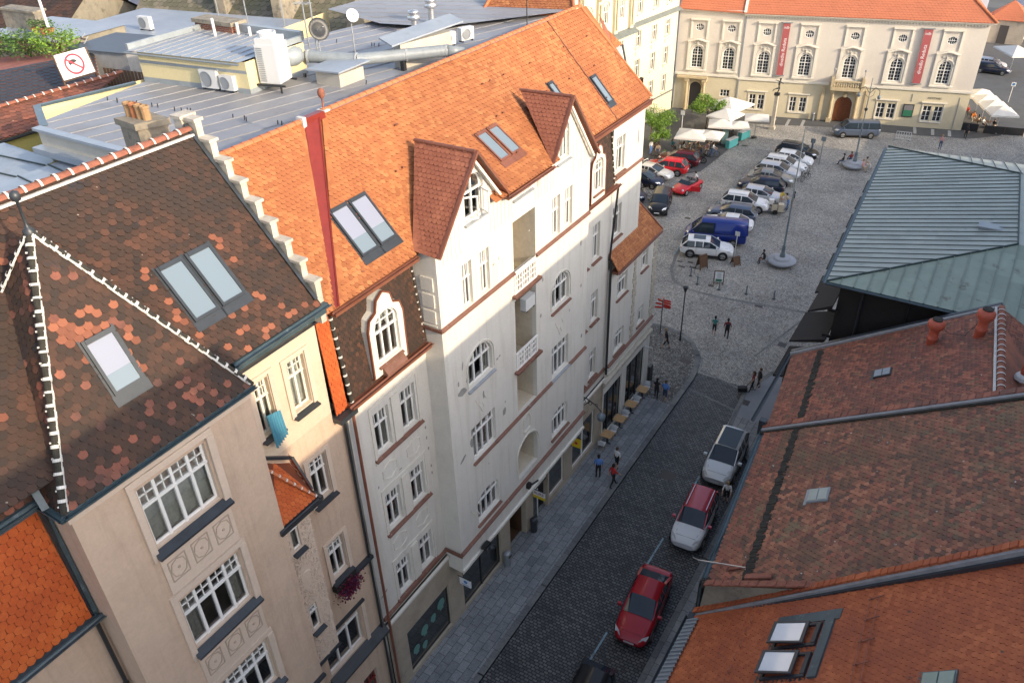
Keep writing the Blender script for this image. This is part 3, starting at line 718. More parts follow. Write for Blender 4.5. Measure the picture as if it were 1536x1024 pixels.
pb = MB(); pb.box(-18.6, -16.93, 25.06, 26.69, 0.0, .03); pb.box(-18.6, -18.55, 25.06, 26.69, .03, 2.9); pb.box(-18.55, -16.93, 25.0, 25.05, .03, 2.9); pb.box(-18.55, -16.93, 26.7, 26.75, .03, 2.9); pb.box(-18.55, -16.93, 25.0, 26.75, 2.951, 3.0); pb.build('passage', 'brown_stone', B2)
dr = window(fg, B2, 27.52, 28.2, .05, 2.3, cols=1, trans=None, d=-.1, glass='shop_glass', curtain=0, name='shop_door'); window(fg, B2, 27.52, 29.12, 2.42, 3.27, cols=1, trans=None, d=-.1, glass='shop_glass', curtain=0, name='fanlight')
q = MB(); q.box(-18.2, -18.1, 27.4, 29.3, 0, 3.3); q.box(-18.1, -16.93, 29.16, 29.2, 0, 3.3); q.box(-18.1, -16.93, 27.45, 27.49, 0, 3.3); q.box(-18.1, -16.9, 27.5, 29.15, -.0, .03); fg.bx(q, 28.2, 29.12, 2.3, 2.42, -.2, -.08); q.build('doorway', 'room', B2)
# right wing behind the bay
rw = [(34.15, 34.98, 13.75, 15.85), (34.15, 34.98, 9.85, 11.75), (34.15, 34.98, 6.0, 7.85), (32.7, 33.5, 13.75, 15.85), (32.7, 33.5, 9.85, 11.75), (32.7, 33.5, 6.0, 7.85)]
uw = [(36.6, 37.62, 17.85, 19.75), (36.48, 37.58, 14.05, 15.9)]
wall(WA, f0, [(31.75, 4.9), (36.2, 4.9), (36.2, 13.0), (40.05, 13.0), (40.05, 20.75), (36.15, 20.75), (36.15, 17.3), (31.75, 17.3)], [hole(*w) for w in rw + uw], .24, 0, 1, 2)
for w in rw + uw: b2win(f0, *w, sill=(.12, .14, .06, 'ledge_brown'))
b2win(fs, 37.1, 38.5, 9.95, 11.35, cols=3); b2win(fs, 40.55, 41.5, 10.2, 11.4, cols=2); b2win(fs, 37.05, 38.45, 6.1, 7.6, .25, cols=3); b2win(fs, 40.45, 41.4, 6.25, 7.5, cols=2)
WA.poly([(X0, 40.05, 12), (X0, 40.05, 20.75), (-24.5, 40.05, 20.75), (-24.5, 40.05, 12)], 0); WA.poly([(-16.5, 42.9, 0), (-16.5, 42.9, 12.3), (-24.5, 42.9, 12.3), (-24.5, 42.9, 0)], 0)
WA.poly([(-16.5, 36.2, 4.9), (-16.7, 36.2, 4.9), (-16.7, 36.2, 12.3), (-16.5, 36.2, 12.3)], 1); WA.poly([(-16.7, 36.2, 12.3), (-16.5, 36.2, 12.3), (-16.5, 42.9, 12.3), (-16.7, 42.9, 12.3)], 1)
WA.poly([(-16.5, 35.8, 0), (-16.62, 35.8, 0), (-16.62, 35.8, 4.9), (-16.5, 35.8, 4.9)], 5)
WA.poly([(X0, 15.2, 0), (X0, 15.2, 16.9), (-24.5, 15.2, 16.9), (-24.5, 15.2, 0)], 0); WA.poly([(-24.5, 15.2, 0), (-24.5, 15.2, 24), (-24.5, 42.9, 24), (-24.5, 42.9, 0)], 0)
WA.build('wall', mats_w, B2)
s2 = MB(); led(s2, fs, 36.2, 42.95, 5.8, .14, .14); led(s2, f0, 36.15, 40.05, 17.62, .1, .1); s2.build('string_course', 'ledge_brown', B2); s3 = MB(); led(s3, fs, 35.8, 42.95, 4.75, .4, .16, .04); led(s3, fs, 36.2, 42.95, 5.1, .12, .1, .02)
for k in range(34):      # rough stone quoins on the corner
    z = 5.9 + (k % 17) * .37; a = 42.55 if k < 17 else 39.55
    if z < 12: fs.bx(s3, a - random.uniform(.12, .28), a + (.35 if k < 17 else random.uniform(.1, .3)), z, z + .3, .001, random.uniform(.03, .07))
s3.build('corner_moulding', 'step_stone', B2)
# patches where the render has fallen off
pm = MB()
def patch(fr, a, z, w, h, rot=0):
    n = 12; pts = []
    for k in range(n):
        t = 2 * PI * k / n; r_ = random.uniform(.7, 1.05); x = w * r_ * math.cos(t); y = h * r_ * math.sin(t); pts.append(fr.p(a + x * math.cos(rot) - y * math.sin(rot), z + x * math.sin(rot) + y * math.cos(rot), .006))
    pm.poly(pts)
for q in ((20.75, 14.3, .35, .22, -.3), (21.15, 14.75, .22, .10, 1.1), (20.5, 14.85, .06, .16), (20.85, 15.5, .05, .25, -.2), (23.35, 14.35, .1, .06), (23.55, 14.4, .08, .06), (21.1, 11.3, .12, .3), (21.15, 11.85, .06, .2), (20.4, 10.9, .3, .1, .5), (23.75, 11.2, .16, .24, -.2), (23.85, 11.7, .05, .08), (22.2, 13.2, .07, .24), (23.4, 18.9, .1, .05), (23.8, 19.0, .04, .1), (27.1, 14.5, .08, .12), (27.3, 16.3, .07, .12), (29.9, 13.3, .05, .1), (31.1, 14.1, .08, .12), (31.3, 11.0, .1, .14), (27.0, 21.0, .12, .28), (26.2, 19.2, .06, .04), (22.3, 9.2, .04, .05), (31.0, 16.5, .08, .2)): patch(fb, *q)
for q in ((17.66, 14.1, .1, .2), (17.62, 14.45, .08, .1), (16.3, 14.0, .05, .12), (19.25, 13.15, .06, .08), (19.25, 12.6, .05, .1), (19.3, 12.0, .06, .1), (19.35, 11.0, .05, .1), (19.35, 10.6, .05, .12), (16.15, 12.4, .05, .08), (15.45, 7.7, .1, .05), (15.5, 7.3, .08, .05), (15.5, 6.9, .3, .07, .4), (39.3, 19.0, .12, .55, .05), (17.5, 12.3, .1, .04)): patch(f0, *q)
pm.build('render_damage', 'bare_plaster', B2)
# ---- roof
xr, zr = -20.45, 25.25
def sm(t): t = max(0, min(1, t)); return t * t * (3 - 2 * t)
def eave(y):
    k = sm((y - 20.2) / 3.4) * (1 - sm((y - 28.2) / 3.4)); return V((lerp(-16.45, -15.45, k), y, lerp(20.95, 21.68, k)))
LT = 5.9
def PB(u, t): return eave(u).lerp(V((xr, u, zr)), t / LT)
NB = V((.68, 0, .73)).normalized(); NB2 = V((.60, 0, .8)).normalized()
ro = MB()
def NBf(u, t): return NB
def under(u, t):
    k = t / 3.2
    return k < 1 and (lerp(19.75, 22.25, k) + .3 < u < lerp(24.0, 22.25, k) - .3 or lerp(27.85, 29.4, k) + .3 < u < lerp(31.7, 29.4, k) - .3)
def chb(u, t): return -1 if under(u, t) else 0
tiles(ro, PB, NBf, [(14.75, 0), (15.3, 0), (19.05, LT), (14.75, LT)], w=.2, e=.16)
rl = MB()
tiles(rl, PB, NBf, [(15.45, 0), (20.4, 0), (21.2, LT), (19.95, LT)], w=.2, e=.16, lift=.05, chooser=chb)
tiles(rl, PB, NBf, [(20.4, 0), (40.15, 0), (39.4, LT), (21.2, LT)], w=.21, e=.19, lift=.05, shape='hex', chooser=chb)
for y in range(148, 402, 5):
    u = y / 10; v = min(u + .5, 40.15); sl = lambda q: (1 if q < 39.4 else 1 - (q - 39.4) * .6)
    for q in range(8):
        ta, tb_ = LT * q / 8, LT * (q + 1) / 8
        if not under((u + v) / 2, (ta + tb_) / 2): rl.poly([PB(u, ta) - NB * .03, PB(v, ta) - NB * .03, PB(v, tb_) - NB * .03, PB(u, tb_) - NB * .03])
ro.build('lower_roof', 'tile_orange', B2); rl.build('roof', 'tile_orange', B2)
rg = MB(); ridge(rg, (xr, 14.8, zr + .02), (xr, 19.0, zr + .02), .12, .38); ridge(rg, (xr, 20.0, zr + .08), (xr, 39.45, zr + .08), .12, .38); ridge(rg, PB(40.15, 0) + NB * .04, PB(39.45, LT) + NB * .04, .07, .4)
rg.build('ridge_tile', 'ridge_orange', B2)
sl_ = MB()      # worn seam running down the roof and snow hooks
for k in range(20): sl_.bar(PB(35.9 + (k % 2) * .03, LT * (1 - k / 20)) + NB * .06, PB(35.9, LT * (1 - (k + 1) / 20)) + NB * .06, .05, .03)
for k in range(22):
    u = random.uniform(20.5, 39.5); t = random.choice((1.2, 2.9, 4.4)) ; sl_.bar(PB(u, t) + NB * .04, PB(u, t) + NB * .14, .06, .05)
sl_.build('roof_seam', 'copper_brown', B2)
rs = MB()       # red sheet metal flashing between the two roofs
for k in range(8):
    t0, t1 = LT * k / 8, LT * (k + 1) / 8; la = lambda t: lerp(15.26, 19.08, t / LT); lb = lambda t: lerp(15.42, 19.78, t / LT)
    rs.poly([PB(la(t0), t0) + NB * .03, PB(lb(t0), t0) + NB * .09, PB(lb(t1), t1) + NB * .09, PB(la(t1), t1) + NB * .03])
    rs.bar(PB(lb(t0), t0) + NB * .1, PB(lb(t1), t1) + NB * .1, .05, .05)
rs.obox((xr - .12, 19.02, zr - .15), (.26, 0, 0), (0, .98, 0), (0, 0, .3)); rs.build('flashing', 'red_metal', B2)
wf = MB(); wf.box(xr - .16, xr + .16, 18.9, 19.05, zr - .2, zr + .2); wf.box(xr - .2, xr + .2, 19.95, 20.2, zr + .1, zr + .16); wf.build('mortar_patch', 'mortar_white', B2)
fn = MB(); fn.lathe((xr, 20.1, zr + .1), [(.07, 0), (.035, .1), (.03, .42), (.07, .46), (.12, .54), (.135, .64), (.10, .74), (.03, .79), (0.0, .8)], 12); fn.build('roof_finial', 'ridge_red', B2, True)
fn = MB(); fn.lathe((xr, 39.3, zr + .1), [(.09, 0), (.04, .1), (.04, .4), (.10, .45), (.17, .58), (.15, .75), (.05, .85), (0.0, .86)], 12); fn.build('roof_finial', 'ridge_red', B2, True)
sp = MB(); sp.cyl((xr - .1, 34.2, zr), (xr - .1, 34.2, zr + 3), .025); sp.build('lightning_rod', 'metal_dark', B2)
# dormers over the gables
def dormer(ap, back, lc, lb_, rc, rb):
    d = MB(); tiled_plane(d, [back, ap, lc, lb_], w=.2, e=.17); d2 = MB()
    P, n, cl = plane_frame([ap, back, rb, rc]); tiles(d, P, n, cl, w=.2, e=.17); d.poly([rc, rb, back, ap])
    d.build('gable_roof', 'tile_orange_shaded', B2); r_ = MB(); ridge(r_, ap, back, .09, .4); r_.build('ridge_tile', 'copper_brown', B2)
    v_ = MB()
    for p in (lc, rc):
        a = V(ap) + V((.06, 0, .03)); b = V(p) + V((.06, 0, .0)); v_.bar(a, b, .1, .12, up=(1, 0, 0))
    v_.build('verge_board', 'copper_brown', B2)
    t_ = MB()
    for p, s_ in ((lc, 1), (rc, -1)):
        a = V(ap) + V((-.1, 0, -.3)); b = V(p) + V((-.1, s_ * .25, -.08)); t_.bar(a, b, .1, .10, up=(1, 0, 0))
    t_.build('gable_moulding', 'cream_trim', B2)
dormer((-15.55, 22.22, 23.98), (-18.25, 22.25, 23.95), (-15.5, 19.5, 21.02), (-16.6, 19.5, 21.10), (-15.5, 24.15, 21.72), (-15.55, 24.1, 21.75))
dormer((-15.55, 29.45, 23.98), (-18.05, 29.4, 23.93), (-15.5, 27.65, 21.72), (-15.55, 27.7, 21.75), (-15.5, 31.95, 20.75), (-16.3, 31.95, 20.95))
# gutters and eaves boards
gt = MB(); gutter(gt, (-15.36, 24.1, 21.62), (-15.36, 27.75, 21.62), .08); gt.box(-15.8, -15.42, 24.1, 27.7, 21.45, 21.58)
gt.box(-16.72, -16.36, 15.2, 19.55, 20.72, 20.92); gutter(gt, (-16.33, 15.1, 20.93), (-16.33, 19.5, 20.93), .08)
gt.box(-16.75, -16.36, 32.0, 40.1, 20.62, 20.86); gutter(gt, (-16.33, 32.0, 20.9), (-16.33, 40.2, 20.9), .09)
gt.box(-16.7, -16.3, 15.2, 19.72, 16.95, 17.12); gutter(gt, (-16.27, 15.1, 17.18), (-16.27, 19.72, 17.18), .09); gt.box(-16.7, -16.3, 31.76, 36.4, 17.28, 17.42); gutter(gt, (-16.27, 31.8, 17.45), (-16.27, 36.5, 17.45), .08)
gt.cyl((-16.5, 15.32, 17.0), (-16.52, 15.32, .3), .06, m=0); gt.cyl((-16.5, 36.12, 13.0), (-16.5, 36.12, 5.2), .07, m=1); gt.cyl((-16.33, 36.2, 17.3), (-16.6, 36.1, 13.0), .06, m=1)
gt.build('gutter', ['copper_brown', 'metal_dark'], B2)
# dark mansard strips with ornate windows
def mansard(y0, y1, z0, z1, mat, xa=-16.55, xb=-16.92):
    m_ = MB(); tiled_plane(m_, [(xa, y0, z0), (xa, y1, z0), (xb, y1, z1), (xb, y0, z1)], w=.17, e=.14, shape='scale', under=9); return m_.build('mansard', mat, B2)
mansard(15.3, 19.72, 17.15, 20.8, 'tile_dark'); mansard(31.76, 36.12, 17.45, 20.7, 'tile_dark'); 
mo2 = MB(); ridge(mo2, (-16.5, 15.35, 17.2), (-16.85, 15.35, 20.8), .07, .34, 0, 1); ridge(mo2, (-16.53, 36.1, 17.5), (-16.85, 36.1, 20.6), .05, .3, 0, 1); ridge(mo2, (-16.6, 19.62, 17.3), (-16.88, 19.62, 20.8), .04, .3, 0, 1); mo2.build('mansard_edge', ['moss_black', 'mortar_white'], B2)
def surround(yc, zb, w, h):
    ou = [(yc - w, zb), (yc - w, zb + h * .62), (yc - w * .86, zb + h * .75), (yc - w * .5, zb + h * .80), (yc - w * .38, zb + h * .93), (yc, zb + h), (yc + w * .38, zb + h * .93), (yc + w * .5, zb + h * .8), (yc + w * .86, zb + h * .75), (yc + w, zb + h * .62), (yc + w, zb)]
    wi = w * .66; inn = hole(yc - wi, yc + wi, zb + .45, zb + h * .76, wi * .75)
    fr = Fr((-16.42, 0, 0), (0, 1, 0), (1, 0, 0)); s_ = MB(); wall(s_, fr, [ou[0], ou[-1]] + ou[-2:0:-1], [inn], .2, 0, 0, 1)
    for p, q in zip(ou, ou[1:] + ou[:1]): s_.poly([fr.p(*p), fr.p(*q), fr.p(*q, -.42), fr.p(*p, -.42)], 0)
    s_.build('ornate_surround', ['cream_trim', 'room'], B2); c_ = MB()
    for p, q in zip(ou, ou[1:]): c_.bar(fr.p(*p, -.03), fr.p(*q, -.03), .06, .09, up=(1, 0, 0))
    c_.build('surround_coping', 'copper_brown', B2)
    window(fr, B2, yc - wi, yc + wi, zb + .45, zb + h * .76, wi * .75, cols=3, trans=.62, top=(1, 2), d=-.13, fw=.06, curtain=1, sill=(.05, .10, .05, 'ledge_brown'))
surround(17.5, 17.35, .93, 3.15); surround(34.0, 17.45, .78, 2.9)
ap = MB(); ap.prism([(-16.5, 17.0, 17.75), (-16.2, 17.0, 17.4), (-16.2, 17.0, 17.3), (-16.5, 17.0, 17.3)], (0, 1.15, 0)); ap.build('window_apron', 'ledge_brown', B2)
# orange tile-hung strip beside the beige house
oh = MB(); tiled_plane(oh, [(-16.6, 14.65, 17.0), (-16.6, 15.22, 17.0), (-16.8, 15.22, 21.0), (-16.8, 14.65, 21.0)], w=.18, e=.15, shape='scale', under=9); oh.build('tile_hanging', 'tile_glow', B2); oh = MB(); oh.box(-16.95, -16.3, 14.55, 15.4, 16.78, 16.98); oh.build('eaves_box', 'slate_metal', B2)
# skirt roof of the corner section
sk = MB(); tiled_plane(sk, [(-16.05, 36.15, 12.35), (-16.05, 42.3, 12.35), (-16.74, 40.05, 13.35), (-16.74, 36.15, 13.35)], w=.2, e=.17)
tiled_plane(sk, [(-16.05, 42.3, 12.35), (-16.05, 40.0, 12.35), (-19.5, 40.06, 15.4), (-19.5, 42.3, 15.4)], w=.2, e=.17)
sk.build('skirt_roof', 'tile_orange', B2); sg = MB(); gutter(sg, (-15.98, 36.1, 12.3), (-15.98, 42.4, 12.3), .08); sg.box(-16.5, -16.06, 36.15, 42.3, 12.15, 12.29); sg.bar((-16.0, 42.35, 12.38), (-19.5, 42.35, 15.43), .1, .1)
k = 0
while k < 40: sg.box(-16.4, -16.1, 36.3 + k * .15, 36.36 + k * .15, 12.05, 12.149, 1); k += 1
sg.build('skirt_gutter', ['copper_brown', 'cream_trim'], B2)
# roof lights
P, n = PB, NB
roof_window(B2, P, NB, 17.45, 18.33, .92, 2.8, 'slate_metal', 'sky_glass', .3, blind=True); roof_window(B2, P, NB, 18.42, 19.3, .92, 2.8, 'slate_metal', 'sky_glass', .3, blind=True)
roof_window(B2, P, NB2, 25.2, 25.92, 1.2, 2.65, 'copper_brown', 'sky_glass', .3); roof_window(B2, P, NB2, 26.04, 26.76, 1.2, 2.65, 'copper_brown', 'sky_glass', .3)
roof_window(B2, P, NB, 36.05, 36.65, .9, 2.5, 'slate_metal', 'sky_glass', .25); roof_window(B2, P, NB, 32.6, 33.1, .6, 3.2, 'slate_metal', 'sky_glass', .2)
# rear slope of the roof
rr = MB(); rr.poly([(xr, 14.7, zr), (xr, 39.5, zr), (-21.4, 39.5, 24.0), (-21.4, 14.7, 24.0)]); rr.poly([(xr, 39.5, zr), (-16.5, 40.1, 20.9), (-24.5, 40.05, 20.75), (-21.4, 39.5, 24)]); rr.build('rear_roof', 'tile_far', B2)
# ================================================================ beige house on the left
B1 = base('townhouse', 'beige rendered townhouse with dark fish-scale tiled roof and white mortared ridges', 'building', (-16.7, 8, 0))
f1 = Fr((-16.7, 0, 0), (0, 1, 0), (1, 0, 0)); fb1 = Fr((-15.65, 0, 0), (0, 1, 0), (1, 0, 0))
DS = (.14, .22, .05, 'slate_metal')
W1 = MB(); m1 = ['beige_render', 'beige_trim', 'room', 'beige_render_sunlit']
bw = [(7.10, 9.18, z, z + 2.0) for z in (18.35, 14.2, 10.1, 6.1)]
wall(W1, fb1, [(5.5, 0), (10.9, 0), (10.9, 21.0), (5.5, 21.0)], [hole(*w) for w in bw], .2, 0, 1, 2)
W1.poly([(-16.7, 5.5, 0), (-15.65, 5.5, 0), (-15.65, 5.5, 21), (-16.7, 5.5, 21)], 0); W1.poly([(-16.7, 10.9, 0), (-16.7, 10.9, 21), (-15.65, 10.9, 21), (-15.65, 10.9, 0)], 0)
rw1 = [(11.78, 12.38, 18.15, 20.1), (13.12, 13.88, 18.15, 20.05), (13.12, 13.92, 14.12, 15.95), (13.15, 13.96, 10.15, 11.95), (12.02, 14.02, 5.65, 7.6), (13.5, 14.3, 1.0, 3.4)]
wall(W1, f1, [(10.9, 0), (15.1, 0), (15.1, 16.9), (14.55, 16.9), (14.55, 17.2), (10.9, 17.2)], [hole(*w) for w in rw1[2:]], .25, 0, 1, 2)
wall(W1, f1, [(10.9, 17.2), (14.55, 17.2), (14.55, 21.75), (10.9, 21.75)], [hole(*w) for w in rw1[:2]], .25, 3, 3, 2)  # upper recess painted in the sunlit tone of the render
wall(W1, f1, [(-4, 0), (5.5, 0), (5.5, 16.9), (-4, 16.9)], [hole(2.2, 3.2, 12.5, 14.6)], .25, 0, 1, 2)
W1.poly([(-16.7, 14.56, 16), (-16.7, 14.56, 21.75), (-24, 14.56, 21.75), (-24, 14.56, 16)], 3); W1.poly([(-24, -4, 0), (-24, -4, 24), (-24, 14.5, 24), (-24, 14.5, 0)], 0)
W1.build('wall', m1, B1)
for w in bw: window(fb1, B1, *w, cols=4, trans=.66, top=(2, 2), d=-.12, fw=.075, curtain=.8, sill=None)
for w in rw1[:4]: window(f1, B1, *w, cols=2, trans=.66, top=(2, 2), d=-.17, fw=.07, curtain=.7, sill=DS, mat='cream_frame' if w[2] > 17 else 'white_frame')
window(f1, B1, *rw1[4], cols=3, trans=.8, top=(1, 1), d=-.17, fw=.07, sill=None); window(f1, B1, *rw1[5], cols=2, trans=.7, mat='red_metal', d=-.17, curtain=0)
window(f1, B1, 2.2, 3.2, 12.5, 14.6, cols=2)
t1 = MB()
for w in bw:
    z0, z1 = w[2], w[3]
    fb1.bx(t1, 6.86, 7.04, z0 - .35, z1 + .15, .001, .08); fb1.bx(t1, 9.24, 9.46, z0 - .35, z1 + .15, .001, .10); fb1.bx(t1, 6.86, 9.46, z1 + .151, z1 + .35, .001, .07)
    fb1.bx(t1, 7.0, 9.35, z0 - 1.75, z0 - .42, .001, .045)
    for k in range(3):
        c = 7.42 + k * .76; zc = z0 - 1.0; t0_ = t1; t1 = MB()
        pts = [(c - .27, zc - .36), (c + .27, zc - .36), (c + .27, zc + .36), (c - .27, zc + .36)]
        for p, q in zip(pts, pts[1:] + pts[:1]): t1.bar(fb1.p(*p, .052), fb1.p(*q, .052), .035, .02, up=(1, 0, 0))
        pts = [(c + .25 * math.cos(R(a)), zc + .32 * math.sin(R(a))) for a in range(0, 360, 45)]
        for p, q in zip(pts, pts[1:] + pts[:1]): t1.bar(fb1.p(*p, .052), fb1.p(*q, .052), .03, .02, up=(1, 0, 0))
        t1.lathe(fb1.p(c, zc, .045), [(.05, 0), (.04, .03), (0, .035)], 8, axis=(1, 0, 0)); t1.build('panel_relief', 'panel_line', B1); t1 = t0_
fb1.bx(t1, 5.5, 10.9, 20.75, 20.98, .001, .09); t1.box(-16.7, -15.56, 5.42, 5.499, 20.75, 20.98)
for w in rw1[:4]:
    z0, z1 = w[2], w[3]
    f1.bx(t1, w[1] + .02, w[1] + .2, z0 - .1, z1 + .1, .001, .06); f1.bx(t1, w[0] - .2, w[0] - .02, z0 - .1, z1 + .1, .001, .06); f1.bx(t1, w[0] - .2, w[1] + .2, z1 + .101, z1 + .22, .001, .05)
f1.bx(t1, 14.12, 14.3, 5.3, 7.7, .001, .07)
t1.build('window_surround', 'beige_trim', B1)
s1 = MB()
for w in bw:
    p = [fb1.p(6.95, w[2] - .0, -.1), fb1.p(6.95, w[2] - .2, .24), fb1.p(6.95, w[2] - .27, .24), fb1.p(6.95, w[2] - .27, -.1)]; s1.prism(p, (0, 2.45, 0))
p = [f1.p(11.9, 5.65, -.1), f1.p(11.9, 5.2, .35), f1.p(11.9, 5.1, .35), f1.p(11.9, 5.1, 0)]; s1.prism(p, (0, 3.2, 0)); f1.bx(s1, 11.0, 15.1, 20.75, 20.83, .0, .08)
s1.prism([f1.p(10.9, 8.3, 0), f1.p(10.9, 8.1, .22), f1.p(10.9, 8.02, .22), f1.p(10.9, 8.02, 0)], (0, 1.6, 0)); f1.bx(s1, 12.0, 14.3, 7.85, 7.95, 0, .12); f1.bx(s1, 14.1, 15.1, 9.6, 9.75, 0, .2)
fb1.bx(s1, 9.6, 10.95, 8.0, 8.12, 0, .14)
s1.build('window_ledge', 'slate_metal', B1)
# oriel with relief and its own small roof
o1 = MB(); fo = Fr((-15.95, 0, 0), (0, 1, 0), (1, 0, 0))
wall(o1, fo, [(10.9, 8.2), (12.15, 8.2), (12.15, 15.4), (10.9, 15.4)], [hole(11.27, 11.62, 13.95, 15.2), hole(11.24, 11.6, 9.9, 11.15)], .15, 0, 1, 2)
o1.poly([(-15.95, 12.15, 8.2), (-15.95, 12.15, 15.4), (-16.7, 12.15, 15.4), (-16.7, 12.15, 8.2)], 0); o1.poly([(-15.95, 10.9, 8.2), (-16.7, 10.9, 8.2), (-16.7, 12.15, 8.2), (-15.95, 12.15, 8.2)], 0)
o1.build('oriel', ['beige_trim', 'beige_trim', 'room'], B1)
for z0, z1, a0, a1 in ((13.95, 15.2, 11.27, 11.62), (9.9, 11.15, 11.24, 11.6)): window(fo, B1, a0, a1, z0, z1, cols=1, trans=.7, top=(2, 2), d=-.09, fw=.05, sill=(.1, .18, .04, 'slate_metal'))
rl_ = MB()
for k in range(900):
    a = random.uniform(10.95, 12.1); z = random.uniform(8.3, 15.3)
    if (a - 11.45) ** 2 / .05 + (z - 12.6) ** 2 / .45 < 1: continue
    if 11.12 < a < 11.75 and (13.6 < z < 15.35 or 9.6 < z < 11.3): continue
    r_ = random.uniform(.03, .07); t = random.uniform(0, 6.3); c = fo.p(a, z, .0)
    for j in range(3):
        q = fo.p(a + r_ * math.cos(t + j), z + r_ * math.sin(t + j), random.uniform(.012, .045)); rl_.bar(c, q, .035, .03, up=(1, 0, 0)); c = q
rl_.build('relief', 'beige_trim', B1)
ov = MB(); ov.lathe(fo.p(11.45, 12.6, 0), [(.0001, .03), (.22, .03), (.25, .0)], 18, axis=(1, 0, 0)); ov.build('oval_panel', 'beige_trim', B1)
od = MB(); tiled_plane(od, [(-15.68, 10.75, 15.6), (-15.68, 12.4, 15.6), (-16.7, 11.9, 17.0), (-16.7, 10.95, 17.9)], w=.17, e=.14, shape='scale', under=9); tiled_plane(od, [(-15.68, 12.4, 15.6), (-16.7, 12.5, 16.0), (-16.7, 12.45, 16.6), (-16.7, 11.9, 17.0)], w=.17, e=.14, shape='scale', under=9); od.build('oriel_roof', 'tile_glow', B1)
og = MB(); ridge(og, (-15.7, 12.35, 15.68), (-16.7, 11.0, 17.85), .055, .3, 0, 1); og.build('hip_tile', ['ridge_orange', 'mortar_white'], B1)
oe = MB(); oe.box(-15.95, -15.55, 10.7, 12.5, 15.4, 15.56); gutter(oe, (-15.56, 10.7, 15.6), (-15.56, 12.5, 15.6), .07); oe.box(-16.7, -15.56, 12.42, 12.56, 15.45, 15.62); oe.bar((-16.65, 10.9, 18.0), (-16.65, 12.5, 16.8), .12, .1); oe.bar((-16.62, 12.52, 16.8), (-16.0, 12.52, 15.7), .1, .08)
fo.bx(oe, 10.9, 12.2, 8.06, 8.19, -.5, .06); oe.build('oriel_eaves', 'slate_metal', B1)
# flower box, blue cloth, downpipes
bf = MB()
for k in range(1100):
    a = random.gauss(13.6, .25); z = 9.72 + random.gauss(0, .19) - .2; d = random.uniform(.05, .45); c = f1.p(a, z, d); s_ = random.uniform(.04, .075); u = V((random.uniform(-1, 1), random.uniform(-1, 1), random.uniform(-1, 1))).normalized(); w_ = u.orthogonal().normalized()
    bf.poly([c, c + u * s_, c + (u + w_) * s_, c + w_ * s_], random.choice((0, 0, 1)))
bf.build('flower_box_blooms', ['flower_magenta', 'flower_purple'], B1); fl = MB(); f1.bx(fl, 12.95, 14.05, 9.75, 9.98, .03, .25); fl.build('flower_box', 'dark_timber', B1)
bc = MB()
for k in range(12):
    a = 11.85 + k * .045; bc.poly([f1.p(a, 19.05 - k * .01, .25 + .04 * (k % 2)), f1.p(a + .045, 19.05 - k * .01, .25 + .04 * ((k + 1) % 2)), f1.p(a + .1, 17.75 + k * .02, .28 + .07 * ((k + 1) % 2)), f1.p(a + .055, 17.75 + k * .02, .28 + .07 * (k % 2))])
tag(bc.build('hanging_cloth', 'plastic_blue'), 'light blue cloth hanging out of an upper window of the beige house', 'cloth')
dp = MB(); dp.cyl((-16.55, 5.36, 21.0), (-16.55, 5.36, .3), .06); dp.cyl((-16.6, 14.95, 16.8), (-16.6, 14.95, .3), .05)
for z in range(2, 20, 3): dp.cyl((-16.55, 5.36, z), (-16.55, 5.36, z + .12), .08)
dp.build('downpipe', 'metal_dark', B1)
# --- roofs: main slope
ex, ez, rx, rz_ = -16.02, 21.72, -20.1, 26.45
Pm, nm, _ = plane_frame([(ex, 0, ez), (ex, 1, ez), (rx, 1, rz_), (rx, 0, rz_)]); Lm = (V((rx, 0, rz_)) - V((ex, 0, ez))).length
def ch(u, t):
    for a0, a1, b0, b1 in ((10.6, 12.65, 1.2, 3.2),):
        if a0 - .3 < u < a1 + .3 and b0 - .25 < t < b1 + .1 and not (a0 - .05 < u < a1 + .05 and b0 < t < b1 + .3) and random.random() < .5: return 1
    if t < .7 and u > 11 and random.random() < .16: return 1
    return 1 if random.random() < .006 else 0
mr = MB(); tiles(mr, Pm, nm, [(-4, 0), (14.35, 0), (14.35, Lm), (-4, Lm)], w=.225, e=.165, chooser=ch, lift=.052); mr.poly([Pm(-4, 0), Pm(14.4, 0), Pm(14.4, Lm), Pm(-4, Lm)])
mr.build('roof', ['tile_dark', 'tile_new'], B1)
rb = MB(); rb.poly([(rx, -4, rz_), (rx, 14.4, rz_), (-21.2, 14.4, 24), (-21.2, -4, 24)]); rb.build('rear_roof', 'tile_far_old', B1)
rr1 = MB(); ridge(rr1, (rx, -3, rz_ + .03), (rx, 14.3, rz_ + .03), .13, .42, 0, 1); rr1.bar((rx + .15, -3, rz_ - .08), (rx + .15, 14.3, rz_ - .08), .1, .06, m=1); rr1.build('ridge_tile', ['ridge_red', 'mortar_white'], B1)
